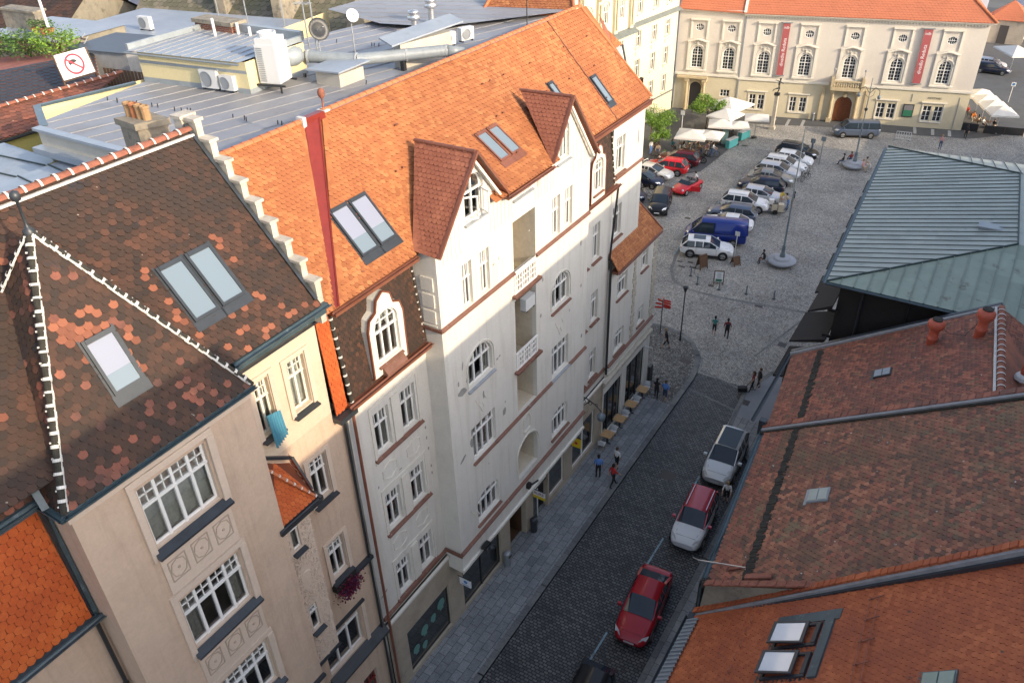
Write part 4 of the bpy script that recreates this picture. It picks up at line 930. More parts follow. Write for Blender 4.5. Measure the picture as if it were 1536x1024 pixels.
# pyramid over the bay
A = V((-18.15, 8.15, 26.3)); q1, q2, q3, q4 = V((-15.5, 5.4, 21.12)), V((-15.5, 10.95, 21.12)), V((-20.7, 10.95, 21.12)), V((-20.7, 5.4, 21.12))
def chp(u, t):
    if 1.95 < u < 3.5 and 1.6 < t < 3.85 and not (2.35 < u < 3.1 and 1.75 < t < 3.1) and random.random() < (.75 if t > 3.2 and u < 3.1 else .2): return 2
    if t < 1.3 and random.random() < .34 - t * .2: return 1
    return 1 if random.random() < .04 else 0
pf = MB(); tiled_plane(pf, [q1, q2, A], w=.225, e=.165, chooser=chp, under=0, lift=.052); pf.build('turret_roof', ['tile_dark', 'tile_dark_red', 'tile_new'], B1)
pl_ = MB(); tiled_plane(pl_, [q4, q1, A], w=.225, e=.165, chooser=lambda u, t: 1 if random.random() < .15 else 0, under=0, lift=.04); tiled_plane(pl_, [q2, q3, A], w=.225, e=.165); tiled_plane(pl_, [q3, q4, A], w=.225, e=.165); pl_.build('turret_roof', ['tile_dark', 'tile_dark_red'], B1)
hp = MB()
for q in (q1, q2, q4, q3): ridge(hp, A + V((0, 0, .02)), q + V((0, 0, .05)), .085, .30, 0, 1)
hp.build('hip_tile', ['moss_black', 'mortar_white'], B1)
hm = MB()      # raised mortar beads along the hips
for q in (q1, q2, q4):
    d = (q - A); L = d.length; d.normalize(); s = d.cross(V((0, 0, 1))).normalized(); sg = 1 if q is not q2 else -1
    k = .1
    while k < L - .1:
        c = A + d * k + V((0, 0, .07)) - s * sg * .07; j = V((random.uniform(-.012, .012), random.uniform(-.012, .012), 0)); hm.bar(c + j, c + d * .16 + j, .05, .045); k += .14
    k = .2
    while k < L:
        c = A + d * k + V((0, 0, .10)); hm.bar(c - s * sg * .08, c + s * sg * .11 + V((0, 0, .01)), .028, .035); k += .36
hm.build('hip_mortar', 'mortar_white', B1)
fi = MB(); fi.lathe(A + V((0, 0, 0)), [(.12, -.1), (.14, .05), (.07, .12), (.035, .2), (.035, .75), (.09, .78), (.12, .88), (.09, .98), (0, 1.02)], 12); fi.build('roof_finial', 'slate_metal', B1, True)
# left part of the roof and its glowing mansard
lf = MB(); Pl, nl, cl_ = plane_frame([(-16.5, -4, 21.2), (-16.5, 5.3, 21.2), (rx, 5.3, rz_), (rx, -4, rz_)]); tiles(lf, Pl, nl, cl_, w=.225, e=.165, chooser=lambda u, t: 1 if random.random() < .4 else 0, lift=.04); lf.poly([Pl(*q) for q in cl_])
lf.build('side_roof', ['tile_dark', 'tile_dark_red'], B1)
lm = MB(); tiled_plane(lm, [(-16.5, -4, 17.05), (-16.5, 5.3, 17.05), (-16.75, 5.3, 20.95), (-16.75, -4, 20.95)], w=.22, e=.2, shape='scale', under=9); lm.build('mansard', 'tile_glow', B1)
va = MB()
def ridge_w(p, q, w): va.bar(p, q, w, .03)
# valley between the turret and the side roof
va.bar((-15.95, 5.25, 21.2), (-19.3, 5.9, 25.3), .16, .03); va.bar((-16.6, 5.42, 21.2), (-16.5, 5.42, 17.1), .14, .1)
va.box(-16.75, -16.35, -4, 5.45, 20.98, 21.16); gutter(va, (-16.3, -4, 21.22), (-16.3, 5.35, 21.22), .10); va.box(-16.75, -16.3, -4, 5.45, 16.9, 17.04); gutter(va, (-16.24, -4, 17.1), (-16.24, 5.5, 17.1), .10)
gutter(va, (-15.42, 5.3, 21.13), (-15.42, 11.0, 21.13), .10); va.box(-15.75, -15.44, 5.35, 11.0, 20.98, 21.1); va.box(-16.7, -15.44, 5.25, 5.42, 20.98, 21.1); gutter(va, (-16.8, 5.28, 21.13), (-15.42, 5.28, 21.13), .10)
va.box(-16.7, -15.95, 10.9, 14.6, 21.55, 21.7); gutter(va, (-15.88, 10.9, 21.72), (-15.88, 14.6, 21.72), .10); va.poly([(-15.95, 10.9, 21.55), (-15.95, 14.6, 21.55), (-16.5, 14.6, 21.25), (-16.5, 10.9, 21.25)]); va.box(-16.7, -16.1, 10.9, 14.62, 21.3, 21.5)
va.build('gutter', 'blue_slate', B1)
# stepped gable
sg_ = MB(); n_ = 9
for k in range(n_):
    t0, t1 = k / n_, (k + 1) / n_; x0 = lerp(-16.15, -20.35, t0); x1 = lerp(-16.15, -20.35, t1); z1 = lerp(21.65, 26.5, t1) + .22
    sg_.box(x1, x0, 14.40, 14.62, 21.0, z1, 0); sg_.box(x1 - .05, x0 + .05, 14.34, 14.68, z1 + .001, z1 + .09, 0); 
sg_.box(-20.7, -20.35, 14.3, 14.75, 25.5, 26.75); sg_.box(-20.75, -20.3, 14.24, 14.82, 26.751, 26.85)
sg_.build('stepped_gable', 'step_stone', B1)
vm = MB(); vm.bar((-16.1, 14.3, 21.95), (-20.2, 14.3, 26.65), .13, .05); vm.build('gable_flashing', 'slate_metal', B1)
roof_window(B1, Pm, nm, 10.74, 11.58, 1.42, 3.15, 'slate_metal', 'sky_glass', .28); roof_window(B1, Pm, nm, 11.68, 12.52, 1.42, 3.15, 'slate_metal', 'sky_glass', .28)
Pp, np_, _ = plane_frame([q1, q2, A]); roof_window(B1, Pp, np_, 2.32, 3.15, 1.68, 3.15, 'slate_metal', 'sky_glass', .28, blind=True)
# ================================================================ houses on the right side of the street
G1 = base('old_tiled_house', 'house with mossy worn fish-scale roof, small grey hatch low on the slope', 'house', (-4, 24, 0))
G2 = base('old_tiled_house', 'house with worn red roof and orange clay flue pipes', 'house', (-4, 32, 0))
sl = .60
def ER(y): return -4.66 - (y - 19.7) * .0765
def ERN(y): return -5.39 - (y - 29.3) * .0955
rmats = ['tile_old', 'tile_old_red', 'moss_black']
def chm(u, t): return 1 if (t < .9 and random.random() < .7) or random.random() < .15 else 0
a, b = V((ER(19.55), 19.55, 10.6)), V((ER(29.15), 29.15, 10.6)); c = V((5.2, 29.15, 10.6 + (5.2 - b.x) * sl)); d = V((5.2, 19.2, 10.6 + (5.2 - a.x) * sl))
mb = MB(); P1, n1, cl1 = plane_frame([a, b, c, d]); tiles(mb, P1, n1, cl1, w=.225, e=.155, chooser=chm, lift=.04); mb.poly([P1(*q) - n1 * .01 for q in cl1]); mb.build('roof', rmats, G1)
a2, b2_ = V((ERN(29.4), 29.4, 10.6)), V((ERN(35.4), 35.4, 10.6)); c2 = V((2.05, 36.1, 10.6 + (2.05 - b2_.x) * sl)); d2 = V((2.6, 29.35, 10.6 + (2.6 - a2.x) * sl))
mb = MB(); P2, n2, cl2 = plane_frame([a2, b2_, c2, d2]); tiles(mb, P2, n2, cl2, w=.2, e=.15, chooser=lambda u, t: 1 if random.random() < .85 else 0, lift=.04); mb.poly([P2(*q) - n2 * .01 for q in cl2])
tiled_plane(mb, [(7.5, 29.35, d2.z - 3.2), (7.5, 36.1, d2.z - 3.2), (c2.x, c2.y, c2.z), (d2.x, d2.y, d2.z)], w=.22, e=.16, m=1); mb.build('roof', rmats, G2)
rg = MB(); ridge(rg, d2 + V((0, 0, .03)), c2 + V((0, 0, .03)), .13, .42, 0, 1); rg.bar(d2 + V((-.2, 0, -.03)), c2 + V((-.2, 0, -.03)), .09, .06, m=1); rg.build('ridge_tile', ['ridge_red', 'mortar_white'], G2)
for par, fr_, P_, n_, L in ((G1, None, P1, n1, 9.5), (G2, None, P2, n2, 5.9)):
    g = MB()        # dark mossy snow-guard strip low on the roof
    for k in range(int(L * 12)):
        u = k / 12; g.obox(P_(u, 1.38 + .03 * math.sin(k)) + n_ * .02, P_(u + .09, 0) - P_(u, 0), P_(0, random.uniform(.22, .36)) - P_(0, 0), n_ * random.uniform(.02, .05))
    g.build('mossy_strip', 'moss_black', par)
wl = MB()
wl.poly([(-4.9, 19.6, 0), (-4.9, 19.6, 10.55), (-5.0, 29.3, 10.55), (-5.0, 29.3, 0)]); wl.poly([(-4.75, 19.55, 9), a - V((0, .0, .03)), V((5.2, 19.25, 16.4)), (5.2, 19.55, 9)]); wl.poly([(14, 19, 0), (14, 19, 11), (14, 29, 11), (14, 29, 0)]); wl.poly([(5.2, 19.2, d.z), (5.2, 29.3, c.z), (14, 29.3, 11), (14, 19.2, 11)])
wl.build('wall', 'old_wall', G1)
wl = MB(); wl.poly([(-5.1, 29.3, 0), (-5.1, 29.3, 10.55), (-5.7, 35.5, 10.55), (-5.7, 35.5, 0)]); wl.poly([(-5.7, 35.5, 0), (-5.7, 35.5, 10.55), (2, 36.2, 14.9), (7.5, 36.2, 11), (7.5, 36.2, 0)]); wl.build('wall', 'old_wall', G2)
# verges and fire walls
vg = MB()
def verge(mb, p, q, w=.28, n=34, m=0, h=.06):
    p = V(p); q = V(q); d = (q - p) / n; s = d.normalized().cross(V((0, 0, 1))).normalized(); up = s.cross(d.normalized())
    for k in range(n):
        j = random.uniform(-.015, .015); mb.obox(p + d * k - s * w / 2 + up * (.03 + j), d * 1.12 + up * .03, s * w, up * h, m)
verge(vg, a2 + V((-.1, -.18, .0)), V((6.0, 29.2, a2.z + 11.6 * sl)), .34, 50, 0); vg.bar(a2 + V((-.1, -.42, -.02)), V((6.0, 28.95, a2.z + 11.6 * sl)), .16, .16, m=1); vg.bar(a2 + V((-.1, -.56, -.06)), V((6.0, 28.82, a2.z + 11.5 * sl)), .12, .10, m=2)
vg.build('fire_wall_coping', ['tile_old_red', 'coping_grey', 'moss_black'], G2)
vg = MB(); verge(vg, a + V((0, .02, .02)), V((.6, 19.5, a.z + 5.2 * sl + .05)), .26, 18, 0); vg.build('verge_tile', ['ridge_red'], G1)
vg = MB(); vg.bar(b2_ + V((-.1, .12, .02)), c2 + V((0, .12, .02)), .18, .12, m=0); vg.bar(b2_ + V((-.1, .30, .06)), c2 + V((0, .3, .06)), .16, .12, m=1); gutter(vg, b2_ + V((-.12, -5.9, -.03)), b2_ + V((-.12, .2, -.03)), .09, 1); vg.cyl(b2_ + V((-.2, .1, -.1)), b2_ + V((-.2, .1, -8)), .05, m=1); vg.box(-5.75, -5.45, 29.2, 29.5, 10.1, 10.9, 1)
vg.build('gutter', ['coping_grey', 'slate_metal'], G2)
vg = MB(); gutter(vg, a + V((-.12, -.05, -.03)), b + V((-.12, 0, -.03)), .10, 0); vg.cyl(a + V((-.18, .1, -.1)), a + V((-.1, .1, -10.3)), .05)
for k in range(14): vg.sphere((a.x + random.uniform(-.2, .1), 19.6 + random.uniform(-.1, .2), 10.6 + random.uniform(-.05, .1)), random.uniform(.05, .1), 6, 1)
vg.build('gutter', ['blue_slate', 'moss_black'], G1)
tl = MB(); tl.obox((-3.4, 19.75, 11.45), (.85, .04, .5), (0, .22, 0), (-.03, 0, .07)); tl.obox((-4.1, 20.2, 11.05), (.4, .1, .23), (.02, .25, 0), (0, 0, .05)); tl.build('loose_tile', 'ridge_red', G1)
tl = MB(); tl.bar((-5.3, 20.6, 10.5), (-3.55, 20.3, 11.42), .04); tl.bar((-5.3, 20.6, 10.5), (-5.6, 20.9, 10.2), .03); tl.build('roof_wire', 'steel', G1)
def hatch(par, P, n, u0, u1, t0, t1, m):
    o = MB(); 
    def bx(a_, b_, c_, d_, h0, h1, k=0): o.obox(P(a_, c_) + n * h0, P(b_, c_) - P(a_, c_), P(a_, d_) - P(a_, c_), n * (h1 - h0), k)
    bx(u0, u1, t0, t1, 0, .1, 0)
    bx(u0 + .05, u1 - .05, t0 + .05, (t0 + t1) / 2 - .02, .1, .125, 1); bx(u0 + .05, u1 - .05, (t0 + t1) / 2 + .02, t1 - .05, .1, .125, 1); bx(u0 - .08, u1 + .08, t0 - .12, t0 - .005, .01, .04, 0)
    o.build('roof_hatch', m, par)
hatch(G1, P1, n1, 4.0, 4.75, 2.95, 3.75, ['zinc', 'copper_green']); hatch(G2, P2, n2, 2.15, 2.75, 4.4, 5.15, ['metal_dark', 'zinc'])
def flue(x, y, z, h, r=.2):
    f = MB(); f.lathe((x, y, z - .3), [(r * 1.0, 0), (r * 1.0, h * .45), (r * 1.15, h * .47), (r * 1.15, h * .52), (r * 1.0, h * .54), (r, h * .72), (r * 1.75, h * .84), (r * 1.75, h * .95), (r * 1.3, h), (r * 1.0, h * 1.02)], 16); f.build('flue_pipe', 'tile_flue', G2, True)
    q = MB(); q.lathe((x, y, z - .3 + h * 1.01), [(r * 1.05, 0), (r * 1.05, .07), (.001, .08)], 14, 0); q.build('flue_cap', 'moss_black', G2)
    q = MB(); q.lathe((x, y, z - .12), [(r * 1.9, -.1), (r * 1.7, .05), (r * 1.0, .14)], 9); q.build('mortar_collar', 'mortar_white', G2)
mottled('tile_flue', (.42, .085, .045), .2, 4, .6, 12, .2, stain=((.5, .35, .3), .68, 5))
flue(-.15, 34.15, 13.72, 1.75); flue(1.5, 34.0, 14.75, 1.8); flue(3.3, 31.4, 15.3, 1.7, .18)
cb = MB(); cb.tube([(-.1, 34.2, 15.0), (.4, 34.3, 14.6), (1.0, 34.2, 14.75), (1.5, 34.0, 16)], .012); cb.build('cable', 'metal_dark', G2)
# ---- orange roofed house in the foreground
G3 = base('orange_roofed_house', 'house in the lower right corner with orange roof and two tilted roof windows', 'house', (0, 14, 0))
k3 = math.tan(R(43)); e3 = V((-4.82, 5, 9.1)); f3 = V((-4.82, 19.2, 9.1)); g3 = V((5, 19.2, 9.1 + 9.82 * k3)); h3 = V((5, 5, g3.z))
mb = MB(); P3, n3, cl3 = plane_frame([e3, f3, g3, h3]); tiles(mb, P3, n3, [(5.5, 0), (14.2, 0), (14.2, 13.4), (5.5, 13.4)], w=.185, e=.155, shape='round', lift=.055); mb.poly([P3(*q) - n3 * .01 for q in cl3]); mb.build('roof', 'tile_r3', G3)
wl = MB(); wl.poly([(-4.7, 5, 0), (-4.7, 5, 9), (-4.7, 19.3, 9), (-4.7, 19.3, 0)]); wl.poly([(-4.7, 19.62, 0), (-4.7, 19.5, 9.1), (5, 19.5, 18.6), (5, 19.62, 0)]); wl.build('wall', 'old_wall', G3)
vg = MB(); verge(vg, (-4.85, 19.45, 9.08), (5, 19.45, 9.08 + 9.85 * .985), .24, 62, 0, .07); vg.bar((-4.85, 19.27, 8.98), (5, 19.27, 8.98 + 9.85 * .985), .11, .2, m=1); vg.bar((-4.85, 19.17, 8.95), (5, 19.17, 8.95 + 9.85 * .97), .1, .14, m=2); vg.build('fire_wall_coping', ['tile_r3', 'coping_grey', 'slate_metal'], G3)
ld = MB(); gutter(ld, (-5.0, 5, 9.08), (-5.0, 19.2, 9.08), .10, 0); ld.obox((-4.98, 5, 9.1), (.02, 0, .02), (0, 14, 0), (.38, 0, .35), 1)
for k in range(75): ld.bar((-4.96, 5.2 + k * .185, 9.16), (-4.56, 5.2 + k * .185, 9.52), .06, .05, m=1)
ld.box(-5.0, -4.2, 19.0, 19.3, 9.0, 9.2, 0); ld.build('gutter', ['slate_metal', 'zinc'], G3)
def tilted(u0, u1, t0, t1):
    P, n = P3, n3; o = MB()
    def bx(a_, b_, c_, d_, h0, h1, k=0): o.obox(P(a_, c_) + n * h0, P(b_, c_) - P(a_, c_), P(a_, d_) - P(a_, c_), n * (h1 - h0), k)
    bx(u0, u0 + .09, t0, t1, 0, .12); bx(u1 - .09, u1, t0, t1, 0, .12); bx(u0 + .09, u1 - .09, t0, t0 + .09, 0, .118); bx(u0 + .09, u1 - .09, t1 - .14, t1, 0, .14); bx(u0 - .09, u0 - .001, t0, t1 + .1, 0, .04); bx(u1 + .001, u1 + .09, t0, t1 + .1, 0, .04); bx(u0 - .1, u1 + .1, t0 - .25, t0 - .001, .01, .04)
    bx(u0 + .1, u1 - .1, t0 + .1, t1 - .15, .001, .02, 1)
    w = o.build('roof_window', ['slate_metal', 'room'], G3)
    s = MB(); A_ = P(u0 + .02, t1 - .35) + n * .18; B_ = P(u0 + .02, t0 + .02) + n * .34; U = P(u1 - .02, 0) - P(u0 + .02, 0); T = B_ - A_; nn = n * .05
    s.obox(A_, U, T * .09, nn); s.obox(B_ - T * .08, U, T * .08, nn); s.obox(A_ + T * .09, U.normalized() * .07, T * .83, nn); s.obox(A_ + T * .09 + U - U.normalized() * .07, U.normalized() * .07, T * .83, nn)
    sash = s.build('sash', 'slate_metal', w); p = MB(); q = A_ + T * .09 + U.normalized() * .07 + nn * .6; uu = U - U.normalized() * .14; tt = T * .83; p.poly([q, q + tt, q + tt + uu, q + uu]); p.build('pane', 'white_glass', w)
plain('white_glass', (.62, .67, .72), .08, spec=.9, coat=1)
tilted(11.95, 12.88, 4.3, 5.85); tilted(10.75, 11.68, 4.3, 5.85)
bp = MB(); bp.obox(P3(12.98, 4.1) + n3 * .02, P3(13.4, 0) - P3(12.98, 0), P3(0, 2.3) - P3(0, 0), n3 * .05); bp.obox(P3(10.7, 5.96) + n3 * .02, P3(12.97, 0) - P3(10.7, 0), P3(0, .3) - P3(0, 0), n3 * .10); bp.build('roof_flashing', 'blue_slate', G3)
hatch(G3, P3, n3, 9.95, 10.55, 9.4, 10.3, ['blue_slate', 'copper_green_near'])
lr = MB()
for u in (13.55, 13.2): pass
for t0, u0, u1 in ((7.35, 10.2, 13.6),):
    pts = [P3(u0, t0 + .1), P3(u1, t0 - .05)]; 
    for off, hh in ((0, .12), (.28, .12)): lr.bar(P3(u0, t0 + .1 + off) + n3 * hh, P3(u1, t0 - .05 + off) + n3 * hh, .02)
    for k in range(5):
        u = lerp(u0, u1, k / 4); t = lerp(t0 + .1, t0 - .05, k / 4); lr.bar(P3(u, t - .1) + n3 * .06, P3(u, t + .45) + n3 * .14, .03); lr.bar(P3(u, t) + n3 * .01, P3(u, t) + n3 * .14, .02)
for k in range(8): u = 9.5 + k * .55; lr.bar(P3(u, 3.0) + n3 * .02, P3(u, 3.0) + n3 * .16, .02); lr.bar(P3(u, 3.0) + n3 * .14, P3(u + .3, 3.02) + n3 * .14, .02)
lr.build('snow_guard', 'ridge_red', G3)
# ---- market hall with green copper roof
HL = base('market_hall', 'large hall with shallow green copper standing-seam hipped roof and dark timber walls', 'hall', (0, 45, 0))
hz = 14.5; c1, c2_, c3, c4 = V((-5.27, 36.6, hz)), V((-6.2, 56.95, hz)), V((10.5, 58.0, hz)), V((10.5, 36.6, hz)); rn, rf = V((2.1, 41.7, 16.0)), V((1.5, 51.4, 16.0))
def seamed(name, poly, w, mat, hseam=.05, par=HL, cross=1.6, along=None, tw=None):
    """standing seam sheets running up the slope"""
    P, n, cl = plane_frame(poly); mb = MB(); u0 = min(q[0] for q in cl); u1 = max(q[0] for q in cl); t0 = min(q[1] for q in cl); t1 = max(q[1] for q in cl); k = 0
    while u0 + k * w < u1:
        ua, ub = u0 + k * w, u0 + (k + 1) * w; t = t0 + random.uniform(-cross, 0)
        while t < t1:
            q = clip([(ua, t, 0), (ub - .0, t, 0), (ub, t + cross, 0), (ua, t + cross, 0)], cl)
            if len(q) > 2: mb.poly([P(x, y) for x, y, _ in q], 0)
            t += cross
        q = clip([(ua - .013, t0, 0), (ua + .013, t0, 0), (ua + .013, t1, 0), (ua - .013, t1, 0)], cl)
        if len(q) > 2:
            up = [P(x, y) + n * hseam for x, y, _ in q]; dn = [P(x, y) for x, y, _ in q]; mb.poly(up, 0)
            for j in range(len(q)): mb.poly([dn[j], dn[(j + 1) % len(q)], up[(j + 1) % len(q)], up[j]], 1)
        k += 1
    return mb.build(name, [mat, 'seam_dark'], par)
seamed('roof_slope', [c1, c2_, rf, rn], .56, 'copper_green', .045); seamed('roof_slope', [c1, c4, (10, 41.7, 16.0), rn], .62, 'copper_green_near'); seamed('roof_slope', [c2_, c3, (10, 52, 16.0), rf], .62, 'copper_green'); 
tp = MB(); tp.poly([rn, rf, (10, 52, 16), (10, 41.7, 16)]); tp.build('roof_top', 'copper_green', HL)
hr = MB()
for p, q in ((c1, rn), (c2_, rf), (rn, rf)): hr.bar(p + V((0, 0, .04)), q + V((0, 0, .04)), .06, .08)
hr.build('hip_seam', 'seam_dark', HL)
he = MB(); gutter(he, c1 + V((-.1, 0, -.02)), c2_ + V((-.1, 0, -.02)), .12); gutter(he, c1 + V((0, -.1, -.02)), c4 + V((0, -.1, -.02)), .10); he.build('gutter', 'blue_slate', HL)
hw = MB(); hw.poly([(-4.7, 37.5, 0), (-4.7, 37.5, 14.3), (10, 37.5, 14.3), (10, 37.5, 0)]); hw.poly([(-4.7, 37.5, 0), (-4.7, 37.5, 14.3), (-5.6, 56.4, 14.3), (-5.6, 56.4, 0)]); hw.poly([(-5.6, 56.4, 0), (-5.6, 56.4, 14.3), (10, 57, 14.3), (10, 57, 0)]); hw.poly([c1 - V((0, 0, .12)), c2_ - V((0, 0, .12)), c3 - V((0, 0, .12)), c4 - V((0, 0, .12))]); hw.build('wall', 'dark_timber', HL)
hc = MB()       # projecting timber canopies along the square
for z, x0, x1 in ((12.6, 0, -.9), (10.6, .0, -1.5), (8.2, 0, -2.0)):
    hc.prism([(-4.8 + x0, 36.9, z + .5), (-5.0 + x1, 36.9, z - .1), (-5.0 + x1, 36.9, z - .2), (-4.8 + x0, 36.9, z + .3)], (0, .0 + 3.2, 0))
for y in range(40, 56, 3):
    x = -4.9 - (y - 37) * .045; hc.prism([(x, y, 12.6), (x - 1.2, y, 11.9), (x - 1.2, y, 11.8), (x, y, 12.4)], (-.1, 2.0, 0))
for k in range(9): hc.box(-5.05, -4.6, 37.3, 37.42, .5 + k * 1.5, .62 + k * 1.5)
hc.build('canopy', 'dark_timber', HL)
pp = MB(); pp.cyl((-3.6, 37.38, 14.2), (-3.6, 37.38, 6), .07); pp.cyl((-1.5, 37.4, 14.2), (-1.5, 37.4, 9), .03); pp.build('downpipe', 'metal_dark', HL)
sk = MB(); sk.box(.3, 1.35, 43.3, 43.9, 15.45, 15.85); sk.box(.25, 1.4, 43.25, 43.95, 15.85, 15.9); sk.build('roof_vent_box', 'zinc', HL)
sk = MB(); sk.box(3.0, 4.6, 52.0, 52.6, 16.0, 16.3); sk.build('roof_vent_box', 'coping_grey', HL)
# ================================================================ flat roofs behind the white building
FR = base('flat_roofed_block', 'grey sheet-metal flat roofs behind the orange ridge, with a low yellow penthouse on top', 'building', (-28, 28, 0))
def seam_flat(name, poly, z, step, ang, mat, par, zs=.03):
    o = MB(); c = [V((x, y, 0)) for x, y in poly]; U = V((math.cos(ang), math.sin(ang), 0)); T = V((-U.y, U.x, 0)); cl = [(q.dot(U), q.dot(T)) for q in c]
    t0 = min(q[1] for q in cl); t1 = max(q[1] for q in cl); u0 = min(q[0] for q in cl) - 1; u1 = max(q[0] for q in cl) + 1; k = t0
    zf = z if callable(z) else (lambda x, y: z)
    while k < t1:
        q = clip([(u0, k, 0), (u1, k, 0), (u1, k + step, 0), (u0, k + step, 0)], cl)
        if len(q) > 2: w_ = [U * a + T * b for a, b, _ in q]; o.poly([(p.x, p.y, zf(p.x, p.y)) for p in w_], 0)
        q = clip([(u0, k - .02, 0), (u1, k - .02, 0), (u1, k + .02, 0), (u0, k + .02, 0)], cl)
        if len(q) > 2:
            w_ = [U * a + T * b for a, b, _ in q]; o.poly([(p.x, p.y, zf(p.x, p.y) + zs) for p in w_], 1)
            for i in range(len(w_)): p, s = w_[i], w_[(i + 1) % len(w_)]; o.poly([(p.x, p.y, zf(p.x, p.y)), (s.x, s.y, zf(s.x, s.y)), (s.x, s.y, zf(s.x, s.y) + zs), (p.x, p.y, zf(p.x, p.y) + zs)], 1)
        k += step
    return o.build(name, [mat, 'coping_grey' if zs < .05 else 'seam_dark'], par)
main = [(-20.9, 16.4), (-20.9, 40.5), (-22.9, 43.2), (-35, 47), (-37, 38), (-34.4, 24), (-35.2, 18.2), (-32.4, 16.6)]
seam_flat('roof_deck', main, 24.0, 1.05, R(75), 'flat_roof', FR, .025)
seam_flat('lower_roof', [(-20.9, -6), (-20.9, 16.4), (-32.4, 16.6), (-31, 12), (-30, -6)], lambda x, y: 23.15 + (x + 21) * .02, 1.25, R(-8), 'flat_roof_blue', FR, .06)
seam_flat('lower_roof', [(-31, 12.2), (-32.4, 16.6), (-36.5, 16.8), (-37.2, 12.6)], 22.6, 1.3, R(5), 'flat_roof_blue', FR, .06)
w = MB(); w.box(-32.4, -20.9, 16.3, 16.42, 22.9, 23.9); w.build('parapet', 'old_wall_beige', FR) if 'old_wall_beige' in M else None
mottled('parapet_beige', (.47, .44, .38), .12, 1, .9); w.build('parapet', 'parapet_beige', FR)
w = MB(); w.box(-32.5, -20.9, 16.15, 16.5, 23.95, 24.06); w.box(-32.5, -20.9, 15.9, 16.3, 23.1, 23.35); w.build('parapet_cap', 'flat_roof_blue', FR)
w = MB(); w.poly([(-32.45, 16.5, 24), (-32.45, 16.5, 14), (-35.2, 18.2, 14), (-35.2, 18.2, 24)]); w.poly([(-35.2, 18.2, 24), (-35.2, 18.2, 14), (-34.4, 24, 14), (-34.4, 24, 24)]); w.poly([(-34.4, 24, 24), (-34.4, 24, 14), (-37, 38, 14), (-37, 38, 24)]); w.build('wall', 'yellow_render', FR)
w = MB(); w.bar((-32.4, 16.6, 23.98), (-35.3, 18.1, 23.98), .3, .12); w.bar((-35.3, 18.1, 23.98), (-34.5, 22.4, 23.98), .2, .1); w.build('eaves_trim', 'blue_slate', FR)
# step up towards the far end
seam_flat('upper_deck', [(-27.5, 36.5), (-23, 42.9), (-29, 46), (-36.5, 46), (-36.5, 37.5), (-31, 35.8)], 24.25, 1.1, R(20), 'flat_roof', FR, .02)
# penthouse
pa, pb, pc, pd = V((-34.2, 22.7, 24)), V((-28.1, 23.5, 24)), V((-28.3, 27.2, 24)), V((-34.5, 27.6, 24)); hh_ = V((0, 0, 1.35))
w = MB()
for p, q in ((pa, pb), (pb, pc), (pc, pd), (pd, pa)): w.poly([p, q, q + hh_, p + hh_], 0); n = (q - p).normalized(); s = V((n.y, -n.x, 0)) * .012; w.poly([p + s, q + s, q + s + V((0, 0, .22)), p + s + V((0, 0, .22))], 1); w.poly([p + s * .8 + V((0, 0, .85)), q + s * .8 + V((0, 0, .85)), q + s * .8 + V((0, 0, .98)), p + s * .8 + V((0, 0, .98))], 1) if p is pa else None
w.build('penthouse_wall', ['yellow_render', 'zinc'], FR)
seam_flat('penthouse_roof', [(-34.6, 22.45), (-28.2, 23.25), (-28.6, 27.3), (-34.7, 27.7)], 25.38, .55, R(97), 'flat_roof_blue', FR, .03)
w = MB(); w.box(-34.8, -28.6, 27.3, 27.6, 25.4, 25.75); w.bar((-34.7, 22.6, 25.5), (-34.9, 27.5, 25.5), .15, .25); w.bar((-28.35, 25.2, 25.5), (-28.5, 27.4, 25.5), .15, .25); gutter(w, (-34.7, 22.35, 25.33), (-28.15, 23.15, 25.33), .07); w.build('penthouse_upstand', 'zinc', FR)
w = MB()
for k in range(46): x = random.uniform(-34, -22); y = 19.8 + (x + 34) * .12 + random.choice((0, .1, 6, 12)); w.bar((x, y, 24), (x + .03, y, 24.18), .03)
w.build('roof_pins', 'metal_dark', FR)
w = MB(); w.box(-26.6, -25.2, 26.0, 27.6, 24, 24.55); w.build('roof_curb', 'parapet_beige', FR); w = MB(); w.obox((-26.95, 25.75, 24.6), (2.0, 0, .08), (0, 2.1, .06), (0, 0, .07)); w.build('roof_hatch', 'flat_roof_blue', FR)
# chimney with clay pots
w = MB(); w.obox((-23.45, 14.3, 22.9), (1.0, -.1, 0), (.42, .8, 0), (0, 0, 3.25)); w.obox((-23.55, 14.22, 26.15), (1.16, -.12, 0), (.46, .95, 0), (0, 0, .2)); w.build('chimney', 'chimney_render', FR)
for k in range(4):
    x, y = -23.25 + k * .27, 14.62 - k * .0; p = MB(); p.lathe((x, y, 26.34), [(.13, 0), (.13, .35), (.15, .38), (.15, .44), (.11, .44), (.10, .1)], 10); p.build('chimney_pot', ['pot_tan', 'pot_clay', 'pot_tan', 'pot_tan'][k], FR)
w = MB()
for k in range(3): w.obox((-23.2 + k * .25, 14.24 - k * .025, 24.9), (.15, -.02, 0), (0, .03, 0), (0, 0, .5))
w.build('air_brick', 'red_metal', FR)
def brick_chimney(x, y, z, dx, dy, h, par, rot=0):
    w = MB(); w.box(x, x + dx, y, y + dy, z, z + h); w.build('chimney', 'brick_old', par); w = MB(); w.box(x - .1, x + dx + .1, y - .1, y + dy + .1, z + h, z + h + .18); w.build('chimney_cap', 'chimney_render', par)
brick_chimney(-35.2, 26.9, 24, 2.6, .8, 1.7, FR)
w = MB()
for x, y, h in ((-33.0, 26.2, .8), (-32.3, 27.0, .5), (-31.5, 27.0, .4)): w.cyl((x, y, 25.38), (x, y, 25.38 + h), .07, n=8)
w.build('vent_pipe', 'metal_white', FR)
